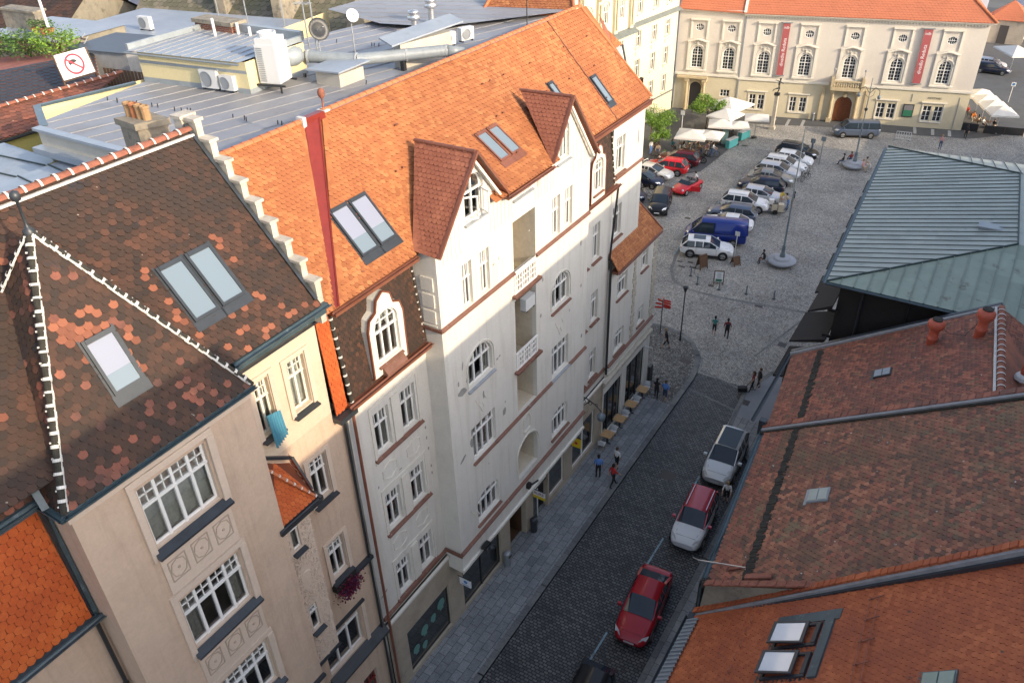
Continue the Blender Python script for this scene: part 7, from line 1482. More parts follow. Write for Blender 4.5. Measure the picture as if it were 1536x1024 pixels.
# two-wheelers
def bike(loc, deg, label, mat='paint_navy', motor=False, group='two-wheelers by the cafe terrace'):
    o = thing('motorcycle' if motor else 'bicycle', label, 'motorcycle' if motor else 'bicycle', (loc[0], loc[1], loc[2] if len(loc) > 2 else .14), R(deg), group); r = .33 if not motor else .31
    for x in (-.52, .55) if not motor else (-.65, .7):
        t = MB(); n = 18; rr = .022 if not motor else .06
        for k in range(n): a, b = 2 * PI * k / n, 2 * PI * (k + 1) / n; t.cyl((x + r * math.cos(a), 0, r + r * math.sin(a)), (x + r * math.cos(b), 0, r + r * math.sin(b)), rr, n=6)
        for k in range(6): t.cyl((x, 0, r), (x + r * math.cos(k * PI / 3), 0, r + r * math.sin(k * PI / 3)), .006 if not motor else .02, n=4)
        t.build('wheel', 'tyre', o)
    f = MB()
    if not motor:
        for p, q in (((-.52, 0, r), (-.08, 0, .3)), ((-.08, 0, .3), (-.2, 0, .85)), ((-.52, 0, r), (-.18, 0, .75)), ((-.18, 0, .75), (.38, 0, .85)), ((-.08, 0, .3), (.4, 0, .75)), ((.55, 0, r), (.36, 0, .98))): f.cyl(p, q, .02, n=6)
        f.build('frame', mat, o); f = MB(); f.box(-.34, -.06, -.07, .07, .88, .94); f.build('saddle', 'trim_black', o); f = MB(); f.cyl((.36, -.27, 1.0), (.36, .27, 1.0), .018); f.build('handlebar', 'metal_dark', o)
    else:
        f.sphere((.12, 0, .78), .2, 10, sz=.8); f.box(-.25, .3, -.14, .14, .35, .62); f.build('engine_and_tank', mat, o); f = MB(); f.box(-.75, -.05, -.13, .13, .72, .84); f.build('saddle', 'trim_black', o); f = MB(); f.cyl((.42, -.35, 1.0), (.42, .35, 1.0), .02); f.cyl((.7, 0, r), (.42, 0, 1.0), .035); f.build('handlebar', 'metal_dark', o); f = MB(); f.sphere((.5, 0, .88), .1, 8); f.build('headlight', 'lamp_clear', o)
    return o
bike((-28.3, 83.9), 200, 'dark motorcycle parked beside the wine-red car', 'paint_black', True); bike((-28.9, 84.9), 150, 'bicycle leaning by the cafe terrace rail behind the motorcycle', 'paint_wine'); bike((-33.2, 80.5, .02), 60, 'bicycle standing left of the red hatchback', 'paint_silver'); bike((-30.0, 73.0, .02), 20, 'silver bicycle in the rack beside the black van', 'rim'); bike((-29.7, 72.3, .02), 15, 'pale bicycle in front of the black van nearest the black crossover', 'paint_pale'); bike((-16.5, 84.6, .02), 70, 'dark bicycle locked to the stand beside the grey-blue estate', 'paint_black', group='two-wheelers on the square'); bike((-16.9, 86.2, .02), 75, 'pale bicycle on the stand beside the white estate', 'paint_pale', group='two-wheelers on the square')
bike((-27.6, 86.6), 10, 'blue bicycle pushed by the person in pale blue at the terrace edge', 'sign_blue')
# ================================================================ people
def person(loc, deg, label, pose='stand', top='cloth_black', leg='cloth_navy', low=None, hair='hair_dark', long=False, skin='skin', h=1.74, s=0.0, arms=(0, 0), bend=0, group=None, sleeve=True, dress=False, bag=None, shoe='cloth_black'):
    P = []; E_ = []; Rr = []; bone = []
    def v(x, y, z, r): P.append((x, y, z)); Rr.append(r if isinstance(r, tuple) else (r, r)); return len(P) - 1
    def e(a, b, m): E_.append((a, b)); bone.append((a, b, m))
    low = low or leg; arm = top if sleeve else skin
    sit = pose == 'sit'; pz = .50 if sit else .93; bx = bend
    pel = v(0, 0, pz, (.13, .155)); wa = v(bx * .25, 0, pz + .22, (.11, .135)); chs = v(bx * .6, 0, pz + .40, (.125, .165)); nk = v(bx * .85, 0, pz + .54, .06); nk2 = v(bx * .95 + .01, 0, pz + .60, .052); hd = v(bx * 1.05 + .02, 0, pz + .70, (.088, .078)); ht = v(bx * 1.08 + .015, 0, pz + .79, (.085, .075)); ns = v(bx * 1.08 + .105, 0, pz + .705, .018)
    e(pel, wa, leg if not dress else top); e(wa, chs, top); e(chs, nk, top); e(nk, nk2, skin); e(nk2, hd, skin); e(hd, ht, skin); e(hd, ns, skin)
    for sd_ in (1, -1):
        st_ = s * sd_
        if sit: hp = v(.06, sd_ * .1, .50, .085); kn = v(.44, sd_ * .13, .50, .062); an = v(.46 + st_, sd_ * .13, .09, .042); to = v(.62 + st_, sd_ * .14, .04, (.04, .045))
        else: hp = v(0, sd_ * .09, .86, .088); kn = v(st_ * .45 + .03, sd_ * .1, .48, .06); an = v(st_ if st_ > 0 else st_ * .95 - .02, sd_ * .1, .09 + (0.05 if st_ < -.1 else 0), .04); to = v((st_ if st_ > 0 else st_ * .95) + .15, sd_ * .11, .04, (.035, .045))
        e(pel, hp, leg); e(hp, kn, leg); e(kn, an, low); e(an, to, shoe)
        ar = arms[0 if sd_ > 0 else 1]; ca, sa = math.cos(R(ar)), math.sin(R(ar)); sh = v(bx * .8, sd_ * .19, pz + .47, .06); fb_ = 25 if sit else 12 + abs(ar) * .25
        eb = v(bx * .8 + .27 * sa, sd_ * .245, pz + .47 - .27 * ca, .045); c2_, s2_ = math.cos(R(ar + fb_)), math.sin(R(ar + fb_)); wr = v(P[eb][0] + .24 * s2_, sd_ * .24, P[eb][2] - .24 * c2_, .031)
        pm = v(P[wr][0] + .07 * s2_, sd_ * .235, P[wr][2] - .07 * c2_, (.022, .036)); e(chs, sh, top); e(sh, eb, arm if sleeve else skin); e(eb, wr, skin if sleeve != 2 else top); e(wr, pm, skin)
        for j in range(4):
            o_ = (j - 1.5) * .02; f1_ = v(P[pm][0] + .045 * s2_ + o_ * c2_, sd_ * .233, P[pm][2] - .045 * c2_ + o_ * s2_, .0095); f2_ = v(P[f1_][0] + .03 * s2_, sd_ * (.222 - .004 * j), P[f1_][2] - (.035 - .004 * abs(j - 1.5)) * c2_, .008); e(pm, f1_, skin); e(f1_, f2_, skin)
        th = v(P[wr][0] + .03 * s2_ + .045 * c2_, sd_ * .22, P[wr][2] - .035 * c2_ + .03 * s2_, .011); e(wr, th, skin)
    me = bpy.data.meshes.new('body'); me.from_pydata(P, E_, []); o = bpy.data.objects.new('body', me); COL.objects.link(o)
    o.modifiers.new('k', 'SKIN'); sk = me.skin_vertices[0].data
    for i, r in enumerate(Rr): sk[i].radius = r; sk[i].use_root = (i == 0)
    ss = o.modifiers.new('s', 'SUBSURF'); ss.levels = 1; ss.render_levels = 1
    dg = bpy.context.evaluated_depsgraph_get(); m2 = bpy.data.meshes.new_from_object(o.evaluated_get(dg)); bpy.data.objects.remove(o)
    mats = sorted(set(b[2] for b in bone)); m2.materials.clear()
    for q in mats: m2.materials.append(M[q])
    segs = [(V(P[a]), V(P[b]), mats.index(m), max(Rr[a]) * .5 + max(Rr[b]) * .5) for a, b, m in bone]
    for f in m2.polygons:
        c = f.center; best = 1e9
        for a, b, m, r in segs:
            d = b - a; t = max(0, min(1, (c - a).dot(d) / max(1e-9, d.length_squared))); q = (c - a - d * t).length - r
            if q < best: best = q; f.material_index = m
        f.use_smooth = True
    root = thing('person', label, 'person', loc, R(deg), group); k = h / 1.74; root.scale = (k, k, k)
    bo = bpy.data.objects.new('body', m2); COL.objects.link(bo); bo.parent = root
    hb = MB(); hx, hz = P[ht][0] - .012, P[ht][2] - .02; hb.lathe((hx, 0, hz), [(.001, .115), (.05, .108), (.085, .075), (.10, .02), (.098, -.03), (.085, -.055)], 10)
    hb.lathe((hx - .035, 0, hz - .03), [(.07, .05), (.085, 0), (.075, -.06), (.06, -.09)], 8)
    if long: hb.lathe((hx - .055, 0, hz - .08), [(.075, .05), (.085, -.05), (.09, -.16), (.07, -.24), (.02, -.28)], 8)
    hb.build('hair', hair, root, True)
    if dress: d = MB(); d.lathe((0, 0, 0), [(.15, pz + .05), (.19, pz - .1), (.25, pz - .32), (.27, pz - .42)], 12); d.build('skirt', top, root, True)
    if bag == 'back': d = MB(); d.box(bx * .5 - .27, bx * .5 - .13, -.14, .14, pz + .1, pz + .48); d.build('backpack', 'cloth_black', root)
    return root
Zp = .12
person((-15.15, 32.7, Zp), 120, 'man in light blue shirt and black trousers standing on the pavement', top='cloth_blue', leg='cloth_black', arms=(5, -5), skin='skin_tan', h=1.78)
person((-14.05, 32.45, Zp), 60, 'man in red shirt and black trousers striding along the pavement', s=.28, top='cloth_red', leg='cloth_black', arms=(-25, 30), h=1.75)
person((-14.55, 34.0, Zp), 75, 'person in white top and dark shorts just beyond the man in red', s=.1, top='cloth_white', leg='cloth_black', low='skin', h=1.65, hair='hair_brown')
person((-15.2, 41.6, Zp), 100, 'woman in black with long dark hair walking beside the person in navy', s=.12, top='cloth_black', leg='cloth_black', long=True, sleeve=0, h=1.70, low='cloth_black')
person((-14.6, 41.65, Zp), 95, 'person in navy t-shirt and dark shorts beside the woman in black', s=.15, top='cloth_blue', leg='cloth_navy', low='skin', h=1.72, hair='hair_brown', arms=(10, -10))
person((-16.95, 47.6, Zp), 190, 'stooping walker in black with long skirt below the red signpost', s=.30, top='cloth_black', leg='cloth_black', low='skin', bend=.12, arms=(-15, 20), h=1.74, hair='hair_fair')
person((-14.6, 51.3, 0), 100, 'woman in dark vest and shorts walking towards the square, left of the pair', s=.1, top='cloth_teal', leg='cloth_black', low='skin', sleeve=0, h=1.64)
person((-13.6, 51.25, 0), 110, 'man in wine-red shirt and dark trousers, right of the pair on the cobbles', s=.18, top='cloth_wine', leg='cloth_black', arms=(12, -16), h=1.76, bag='back')
person((-9.85, 45.6, Zp), 210, 'woman in brown top pulling a dark bag at the corner pavement', s=.15, top='cloth_wine', leg='cloth_black', arms=(20, -25), h=1.66, long=True, hair='hair_brown', sleeve=0)
person((-9.55, 46.1, Zp), 220, 'person in black behind the woman with the bag at the corner pavement', s=.2, top='cloth_black', leg='cloth_black', low='skin', h=1.72, hair='hair_brown')
o = thing('suitcase', 'dark bag trailing beside the woman at the corner pavement', 'bag', (-10.4, 45.3, Zp), R(30)); b = MB(); b.box(-.3, .3, -.16, .16, .05, .38); b.build('shell', 'cloth_black', o); b = MB(); b.bar((.2, 0, .38), (.5, .1, .8), .03); b.build('pull_handle', 'metal_dark', o)
person((-7.85, 34.6, Zp), -80, 'person in white top leaning between the silver crossover and the white car', top='cloth_white', leg='cloth_black', low='skin', bend=.15, arms=(30, 35), h=1.68, hair='hair_fair')
o = base('parking_sign_post', 'blue-topped short post on the right pavement beside the silver crossover', 'post', (-6.9, 34.8, .12)); b = MB(); b.cyl((-6.9, 34.8, .12), (-6.9, 34.8, 2.2), .04); b.build('pole', 'metal_grey', o); b = MB(); b.sphere((-6.9, 34.8, 2.3), .2, 12); b.build('blue_head', 'sign_blue', o, True)
person((-14.75, 64.5, -.03), 215, 'person in black sitting on the nearer lamp plinth', 'sit', top='cloth_black', leg='cloth_black', bend=.15, arms=(25, 25))
for i, (x, y, a, t, l, lab) in enumerate(((-14.1, 91.0, 180, 'cloth_black', 'cloth_denim', 'person in black sitting at the left of the far lamp plinth'), (-13.5, 91.9, 130, 'cloth_wine', 'cloth_denim', 'person in wine red sitting behind on the far lamp plinth'), (-11.9, 90.2, -20, 'cloth_pink', 'cloth_beige', 'person in pink sitting at the front right of the far lamp plinth'), (-11.7, 91.1, 20, 'cloth_beige', 'cloth_white', 'person in beige sitting at the right end of the far lamp plinth'))):
    person((x, y, -.0), a, lab, 'sit', top=t, leg=l, arms=(30, 25), hair=('hair_dark', 'hair_brown', 'hair_fair', 'hair_brown')[i], group='people sitting on the far lamp plinth')
person((-17.0, 77.0, 0), -40, 'worker in yellow and beige behind the refuse cart', top='cloth_yellow', leg='cloth_beige', arms=(45, 40), bend=.15, group='street workers by the refuse cart'); person((-16.1, 76.4, 0), 200, 'worker in blue apron leaning over the refuse cart', top='cloth_beige', leg='cloth_blue', arms=(50, 40), bend=.22, group='street workers by the refuse cart'); person((-15.75, 76.9, 0), 190, 'tall worker in black beside the refuse cart', top='cloth_black', leg='cloth_beige', skin='skin_tan', h=1.82, arms=(10, -5), group='street workers by the refuse cart')
person((-27.5, 86.2, .14), 10, 'person in pale blue pushing the blue bicycle', s=.2, top='cloth_white', leg='cloth_denim', arms=(40, 40), bend=.1); person((-34.0, 83.9, .14), -30, 'person in white and pale blue standing behind the left tree', top='cloth_white', leg='cloth_blue'); person((-3.55, 105.6, .02), 90, 'person in black walking past the right corner of the theatre', s=.15, top='cloth_black', leg='cloth_black'); person((-5.6, 100.8, 0), 90, 'person whose fair head shows above the copper roof edge', top='cloth_pink', leg='cloth_denim', hair='hair_fair', s=.1)
person((-26.0, 77.6, 0), 200, 'person in white getting into the red roadster', top='cloth_white', leg='cloth_black', bend=.2, arms=(30, 20))
tops = ['cloth_white', 'cloth_black', 'cloth_beige', 'cloth_navy', 'cloth_pink', 'cloth_teal', 'cloth_grey', 'cloth_red', 'cloth_orange']
guest = [(-30.9, 86.2), (-30.0, 85.7), (-29.4, 86.9), (-28.6, 85.9), (-28.4, 87.3), (-31.0, 87.9), (-28.6, 89.6), (-28.4, 95.6), (-27.7, 95.4), (-28.4, 91.2), (-34.4, 86.2), (-33.3, 84.4), (-30.2, 88.7), (-29.7, 94.6), (-32.4, 86.4), (-30.9, 92.2), (-4.5, 115.0), (-3.5, 112.8), (-2.3, 110.9), (-1.1, 110.7), (-2.9, 111.7)]
for i, (x, y) in enumerate(guest):
    near = 'under the near white parasol' if 85 < y < 88.5 and x > -32 else 'under the far white awnings' if 88.5 <= y < 100 else 'beside the left tree' if y < 90 else 'under the stepped parasols by the theatre'
    t = tops[i % 9]; person((x, y, .13 if y < 104 else .02), random.choice((0, 90, 180, 270)) + random.uniform(-30, 30), 'guest in %s sitting %s' % (t.split('_')[1], near), 'sit', top=t, leg=random.choice(('cloth_denim', 'cloth_black', 'cloth_beige')), arms=(40, 30), hair=random.choice(('hair_dark', 'hair_brown', 'hair_fair')), long=i % 2 == 0, group='guests sitting ' + near)
# ================================================================ cafe furniture
def table(loc, label, group, top='wood', rz=0, w_=.72, d_=.72):
    o = thing('cafe_table', label, 'table', loc, rz, group); b = MB(); 
    for k in range(6): b.box(-w_ / 2 + k * w_ / 6 + .004, -w_ / 2 + (k + 1) * w_ / 6 - .004, -d_ / 2, d_ / 2, .72, .75)
    b.build('tabletop', top, o); b = MB(); b.box(-.04, .04, -.04, .04, .03, .72); b.box(-.25, .25, -.03, .03, 0, .03); b.box(-.03, .03, -.25, .25, .031, .05); b.build('pedestal', 'metal_dark', o); return o
def chair(loc, rz, label, group, mat='metal_white'):
    o = thing('cafe_chair', label, 'chair', loc, rz, group); b = MB(); b.box(-.21, .21, -.21, .21, .43, .46); b.build('seat', mat, o); b = MB(); b.prism([(-.21, -.2, .5), (-.21, .2, .5), (-.28, .18, .82), (-.28, -.18, .82)], (-.02, 0, 0)); b.build('backrest', mat, o)
    for x in (-.18, .18):
        for y in (-.18, .18): b = MB(); b.cyl((x, y, .43), (x * 1.15, y * 1.15, 0), .014, n=5); b.build('leg', 'wood', o)
    return o
ordn = ['nearest', 'second', 'third', 'farthest']
t0_ = None
for i, y in enumerate((35.85, 37.65, 39.4, 41.25)):
    lab = ordn[i] + ' of the four small wooden tables along the shop window'
    if t0_ is None: t0_ = table((-16.08, y, Zp), lab, 'wooden tables along the shop window')
    else: dup(t0_, (-16.08, y, Zp), 0, lab, 'wooden tables along the shop window')
    for j, (dy, a) in enumerate(((-.68, 90), (.66, -90))):
        l2 = 'white chair on the %s side of the %s wooden table' % (('near', 'far')[j], ordn[i])
        chair((-16.1 + (.05 if j else -.02), y + dy, Zp), R(a + random.uniform(-12, 12)), l2, 'white chairs along the shop window')
for i, (x, y) in enumerate(((-30.4, 86.6), (-29.0, 86.5), (-28.1, 94.9), (-28.8, 90.6), (-33.8, 85.2), (-31.5, 87.2), (-2.9, 111.2), (-3.9, 114.1), (-1.7, 111.5))):
    table((x, y, .13 if y < 104 else .02), 'dark table among the guests, %s' % ('beside the left tree' if x < -33 else 'under the near white parasol' if y < 88 else 'under the far white awnings' if y < 100 else 'under the stepped parasols right of the theatre'), 'dark tables on the terraces %d' % (0 if x < -33 else 1 if y < 88 else 2 if y < 100 else 3), 'wood_dark', random.uniform(0, 1.5), .8, .8)
def parasol(cx, cy, w_, d_, z0, z1, label, rz=0, scal=.18, group='white parasols on the terrace', nm='parasol', poles=1):
    o = thing(nm, label, nm.replace('_', ' '), (cx, cy, .12), rz, group); b = MB(); a = [(-w_ / 2, -d_ / 2), (0, -d_ / 2), (w_ / 2, -d_ / 2), (w_ / 2, 0), (w_ / 2, d_ / 2), (0, d_ / 2), (-w_ / 2, d_ / 2), (-w_ / 2, 0)]; n = 8
    for k in range(n):
        p, q = a[k], a[(k + 1) % n]; pm_ = ((p[0] + q[0]) / 2 * .97, (p[1] + q[1]) / 2 * .97)
        b.poly([(p[0], p[1], z0), (pm_[0], pm_[1], z0 + .04), (0, 0, z1)]); b.poly([(pm_[0], pm_[1], z0 + .04), (q[0], q[1], z0), (0, 0, z1)]); b.poly([(p[0], p[1], z0), (p[0], p[1], z0 - scal), (q[0], q[1], z0 - scal), (q[0], q[1], z0), (pm_[0], pm_[1], z0 + .04)])
    b.build('canopy', 'awning', o); b = MB(); b.cyl((0, 0, 0), (0, 0, z1), .04); b.build('pole', 'metal_grey', o); b = MB()
    for k in range(8): b.cyl((0, 0, z1 - .12), (a[k][0] * .97, a[k][1] * .97, z0 - .02), .015, n=4)
    b.build('ribs', 'metal_grey', o); b = MB(); b.cyl((0, 0, 0), (0, 0, .12), .35, .3, 12); b.build('base', 'metal_dark', o); return o
parasol(-29.9, 85.7, 3.4, 3.4, 2.55, 3.1, 'wide white parasol nearest the parked motorcycle', .2); parasol(-28.0, 86.6, 2.6, 2.8, 2.5, 3.0, 'white parasol at the terrace corner beside the totem sign', .1); parasol(-28.3, 90.8, 2.8, 2.8, 2.5, 3.0, 'white parasol in the middle of the terrace edge', .3); parasol(-26.4, 91.6, 2.3, 2.3, 2.4, 2.85, 'small white parasol over the turquoise counter', .4)
parasol(-25.3, 94.9, 2.8, 2.4, 2.5, 2.9, 'flat white awning nearest the statue column', .3); parasol(-29.4, 96.6, 4.2, 5.0, 2.9, 3.9, 'largest white tent roof beside the theatre corner', -.25, nm='tent_roof'); parasol(-28.6, 93.2, 3.2, 3.4, 2.8, 3.6, 'white tent roof in front of the largest one', -.2, nm='tent_roof')
for k in range(4): parasol(-3.6 + k * .95, 115.6 - k * 2.1, 3.0, 3.4, 2.6 , 3.25, ['farthest', 'second farthest', 'second nearest', 'nearest'][k] + ' of the four overlapping white parasols right of the theatre', .35, group='overlapping parasols right of the theatre')
parasol(-1.5, 139, 3.6, 6, 2.8, 3.6, 'beige awning in the side street at the top right', .5, group='awnings in the side street')
def counter(x, y, rz, label, mat): o = thing('counter', label, 'counter', (x, y, .12), rz, 'turquoise terrace counters'); b = MB(); b.box(-.9, .9, -.25, .25, 0, .95); b.build('front', mat, o); b = MB(); b.box(-.95, .95, -.3, .3, .95, 1.0); b.build('worktop', 'metal_white', o)
plain('turquoise', (.10, .42, .40), .6)
counter(-26.7, 90.7, 1.3, 'turquoise counter below the small parasol', 'turquoise'); counter(-26.3, 94.0, 1.3, 'turquoise counter below the flat white awning', 'turquoise')
TO = thing('totem_sign', 'tall pale green totem sign at the terrace edge', 'sign', (-27.7, 91.1, 0), .3); b = MB(); b.box(-.35, .35, -.08, .08, .1, 2.4); b.build('panel', 'sign_mint', TO) if 'sign_mint' in M else None
plain('sign_mint', (.35, .52, .47), .5); b.build('panel', 'sign_mint', TO); b = MB(); b.box(-.5, .5, -.3, .3, 0, .1); b.build('foot', 'metal_white', TO)
rl2 = MB()
for p, q in (((-33.5, 82.9), (-30.2, 83.6)), ((-30.2, 83.6), (-28.4, 85.2))):
    for z in (.4, .9): rl2.bar((*p, z), (*q, z), .03)
    for k in range(9): t = k / 8; x, y = lerp(p[0], q[0], t), lerp(p[1], q[1], t); rl2.bar((x, y, .12), (x, y, .95), .03)
tag(rl2.build('terrace_railing', 'wood_dark'), 'brown railing round the near corner of the cafe terrace', 'railing')
for i, (x, y, a, l) in enumerate(((-32.2, 83.6, .2, 'wooden planter by the terrace railing at the left'), (-30.8, 84.0, .2, 'wooden planter by the terrace railing behind the motorcycle'))): o = thing('planter', l, 'planter', (x, y, .12), a, 'planters by the terrace railing'); b = MB(); b.box(-.5, .5, -.2, .2, 0, .5); b.build('box', 'wood', o); b = MB(); leafblob(b, (0, 0, .6), .35, 200, .1); b.build('plants', 'leaf_dark', o)
for i, (x, y) in enumerate(((-4.6, 108.9), (.2, 109.3))): o = thing('terrace_screen', 'dark low screen round the terrace right of the theatre, %s part' % ('left', 'right')[i], 'screen', (x, y, 0), .2 * i, 'dark screens right of the theatre'); b = MB(); b.box(-2.2, 2.0, -.05, .05, .1, 1.0); b.build('panel', 'metal_dark', o); b = MB(); [b.box(q - .03, q + .03, -.07, .07, 0, 1.05) for q in (-2.2, 0, 2.0)]; b.build('posts', 'wood_dark', o)
# trees
def tree(x, y, label, h, r, seed, n=2600, z=.12):
    rs_ = random.Random(seed); o = base('young_tree', label, 'tree', (x, y, z), 'young trees on the cafe terrace'); t = MB(); top = V((x + .1, y, z + h * .55)); t.cyl((x, y, z), top, .09, .06, 8); tips = []
    for k in range(9):
        a = rs_.uniform(0, 6.28); d = V((math.cos(a), math.sin(a), rs_.uniform(.35, 1.3))).normalized() * r * rs_.uniform(.7, 1.25); s_ = V((x, y, z + h * rs_.uniform(.36, .55))); e_ = s_ + d; t.cyl(s_, e_, .035, .012, 5); tips += [e_, s_.lerp(e_, .65)]
        for j in range(2): f = e_ + V((rs_.uniform(-.6, .6), rs_.uniform(-.6, .6), rs_.uniform(-.2, .6))); t.cyl(s_.lerp(e_, .6), f, .015, .006, 4); tips.append(f)
    t.build('trunk', 'bark', o); c = MB()
    for p in tips:
        leafblob(c, p, rs_.uniform(.38, .62), n // len(tips), .13, .75)
    c.build('crown', 'leaf', o)
tree(-31.2, 94.2, 'bright green young tree in front of the theatre corner and tents', 4.9, 1.75, 3, 4200); tree(-33.4, 84.6, 'bright green young tree at the left beside the white building', 5.0, 1.75, 5, 4200); tree(-36.0, 88.5, 'green tree half hidden behind the white building', 4.6, 1.5, 9, 2600)
# ================================================================ street furniture
def bigl(x, y, h, label, arms=True):
    o = base('tall_lamp', label, 'street lamp', (x, y, 0), 'tall lamps on the square'); b = MB(); b.lathe((x, y, 0), [(.75, 0), (1.05, .18), (1.22, .36), (1.22, .46), (.80, .50), (.72, .56), (.72, .68), (.55, .74), (.30, .76), (0, .77)], 36); b.build('round_plinth', 'lamp_stone', o, True)
    b = MB(); b.lathe((x, y, .74), [(.26, 0), (.22, .15), (.24, .25), (.17, .35), (.15, .9), (.19, 1.0), (.1, 1.1), (.075, 3.5), (.09, 3.6), (.065, 3.7), (.05, h - 1.2), (.03, h)], 14); b.build('pole', 'metal_lampgrey', o, True)
    if arms:
        for sg in (1, -1):
            b = MB(); pts = [V((x + sg * .05, y, h - .8)), V((x + sg * .5, y, h - .2)), V((x + sg * .95, y, h - .45)), V((x + sg * 1.0, y, h - .9))]; b.tube(pts, .03); b.tube([V((x, y, h - 1.3)), V((x + sg * .4, y, h - 1.0)), V((x + sg * .5, y, h - .5))], .02); b.build('bracket', 'metal_dark', o); b = MB(); b.lathe((x + sg * 1.0, y, h - 1.35), [(.05, 0), (.16, .08), (.2, .3), (.1, .42), (.03, .47)], 10); b.build('lantern', 'metal_lampgrey', o, True)
        b = MB(); b.sphere((x, y, h * .72), .18, 8); b.build('ornament', 'metal_dark', o)
plain('metal_lampgrey', (.16, .20, .23), .45, .2)
bigl(-13.4, 65.0, 11.5, 'tall grey lamp on the nearer round stone plinth', False); bigl(-12.9, 90.8, 9.0, 'tall grey lamp with two lanterns on the farther round stone plinth')
o = base('street_lamp', 'slim black street lamp beside the red signpost', 'street lamp', (-16.48, 49.2, .12)); b = MB(); b.cyl((-16.48, 49.2, .12), (-16.48, 49.2, 4.35), .05, .04); b.lathe((-16.48, 49.2, .12), [(.1, 0), (.08, .3), (.05, .5)], 8); b.build('pole', 'metal_dark', o); b = MB(); b.lathe((-16.48, 49.2, 4.3), [(.05, 0), (.2, .42), (.22, .46), (.1, .52), (0, .54)], 10); b.build('lantern', 'metal_dark', o)
o = base('signpost', 'black pole with a cluster of red direction arrows', 'signpost', (-18.15, 49.3, .02)); b = MB(); b.cyl((-18.15, 49.3, .0), (-18.15, 49.3, 3.2), .035); b.build('pole', 'metal_dark', o)
for i, (a, z, l) in enumerate(((4, 3.1, .5), (0, 2.92, .55), (-4, 2.74, .55), (2, 2.56, .52), (160, 3.0, .4), (185, 2.75, .42), (205, 2.5, .45), (100, 3.15, .3))):
    d = V((math.cos(R(a)), math.sin(R(a)), 0)); n = V((-d.y, d.x, 0)) * .03; p = V((-18.15, 49.3, z)) + d * .05; b = MB(); u = V((0, 0, .075)); b.prism([p - u, p + d * l - u, p + d * (l + .1), p + d * l + u, p + u], n); b.build('arrow', 'sign_red_bright', o) if 'sign_red_bright' in M else b.build('arrow', plain('sign_red_bright', (.55, .03, .02), .5), o)
def aboard(x, y, rz, label, f='sign_white', hh=1.15, ww=.75):
    o = thing('folding_board', label, 'board', (x, y, 0), rz, 'folding boards on the square')
    for sg in (1, -1):
        b = MB(); top = V((0, sg * .04, hh)); bt = V((0, sg * .36, 0)); 
        for xx in (-ww / 2, ww / 2): b.bar(bt + V((xx, 0, 0)), top + V((xx, 0, 0)), .07, .05)
        b.bar(top - V((ww / 2, 0, .03)), top + V((ww / 2, 0, -.03)), .07, .05); q = bt.lerp(top, .18); b.bar(q - V((ww / 2, 0, 0)), q + V((ww / 2, 0, 0)), .07, .04); fr_ = b.build('frame', 'wood_dark', o)
        b = MB(); p0, p1 = bt.lerp(top, .2), bt.lerp(top, .95); b.poly([p0 - V((ww / 2 - .03, 0, 0)), p0 + V((ww / 2 - .03, 0, 0)), p1 + V((ww / 2 - .03, 0, 0)), p1 - V((ww / 2 - .03, 0, 0))]); b.build('panel', f, fr_)
    return o
ab = aboard(-17.05, 59.2, .35, 'wood-framed folding board with white menu sheet, nearest the road'); b = MB(); q0, q1 = V((0, -.36, 0)), V((0, -.04, 1.15)); f = lambda x, t: q0.lerp(q1, t) + V((x, -.012, 0))
b.poly([f(-.26, .24), f(.26, .24), f(.26, .42), f(-.26, .42)]); b.build('green_print', 'green_paint', ab); b = MB(); [b.poly([f(-.2 + .03 * (k % 3), .5 + k * .055), f(.2 - .04 * (k % 2), .5 + k * .055), f(.2 - .04 * (k % 2), .515 + k * .055), f(-.2 + .03 * (k % 3), .515 + k * .055)]) for k in range(7)]; b.build('menu_lines', 'lettering_dark', ab)
aboard(-19.2, 61.0, 1.0, 'dark wooden folding board standing open beside the white crossover', 'wood_dark', 1.3); aboard(-16.85, 63.0, .9, 'small brown folding board at the foot of the thin pole', 'wood_dark', .8, .6)
o = base('sign_pole', 'thin white pole rising beside the small brown board', 'pole', (-17.1, 63.3, 0)); b = MB(); b.cyl((-17.1, 63.3, 0), (-17.1, 63.3, 3.0), .035); b.build('pole', 'metal_white', o); b = MB(); b.box(-17.3, -16.9, 63.28, 63.32, 2.6, 3.0); b.build('plate', 'metal_white', o)
for i, (x, y, z, l) in enumerate(((-16.4, 90.0, 3.2, 'thin grey sign pole by the far end of the parked row'), (-17.9, 92.3, 2.0, 'short blue-grey ticket post beside the black estate'), (-31.8, 87.4, 4.6, 'thin pale pole between the left tree and the parasols'), (-.4, 123.3, 2.6, 'pole with blue and white parking plate at the right edge'))):
    o = base('sign_pole', l, 'pole', (x, y, 0)); b = MB(); b.cyl((x, y, 0), (x, y, z), .04 if i != 1 else .12); b.build('pole', 'metal_lampgrey' if i < 2 else 'metal_white', o)
    b = MB(); b.box(x - .25, x + .25, y - .06, y - .04, z - .5, z); b.build('plate', ['metal_lampgrey', 'metal_lampgrey', 'metal_white', 'sign_white'][i], o)
    if i == 3: b = MB(); b.lathe((x, y - .065, z - .25), [(0, 0), (.17, 0)], 14, axis=(0, -1, 0)); b.build('blue_disc', 'sign_blue', o)
bo = None
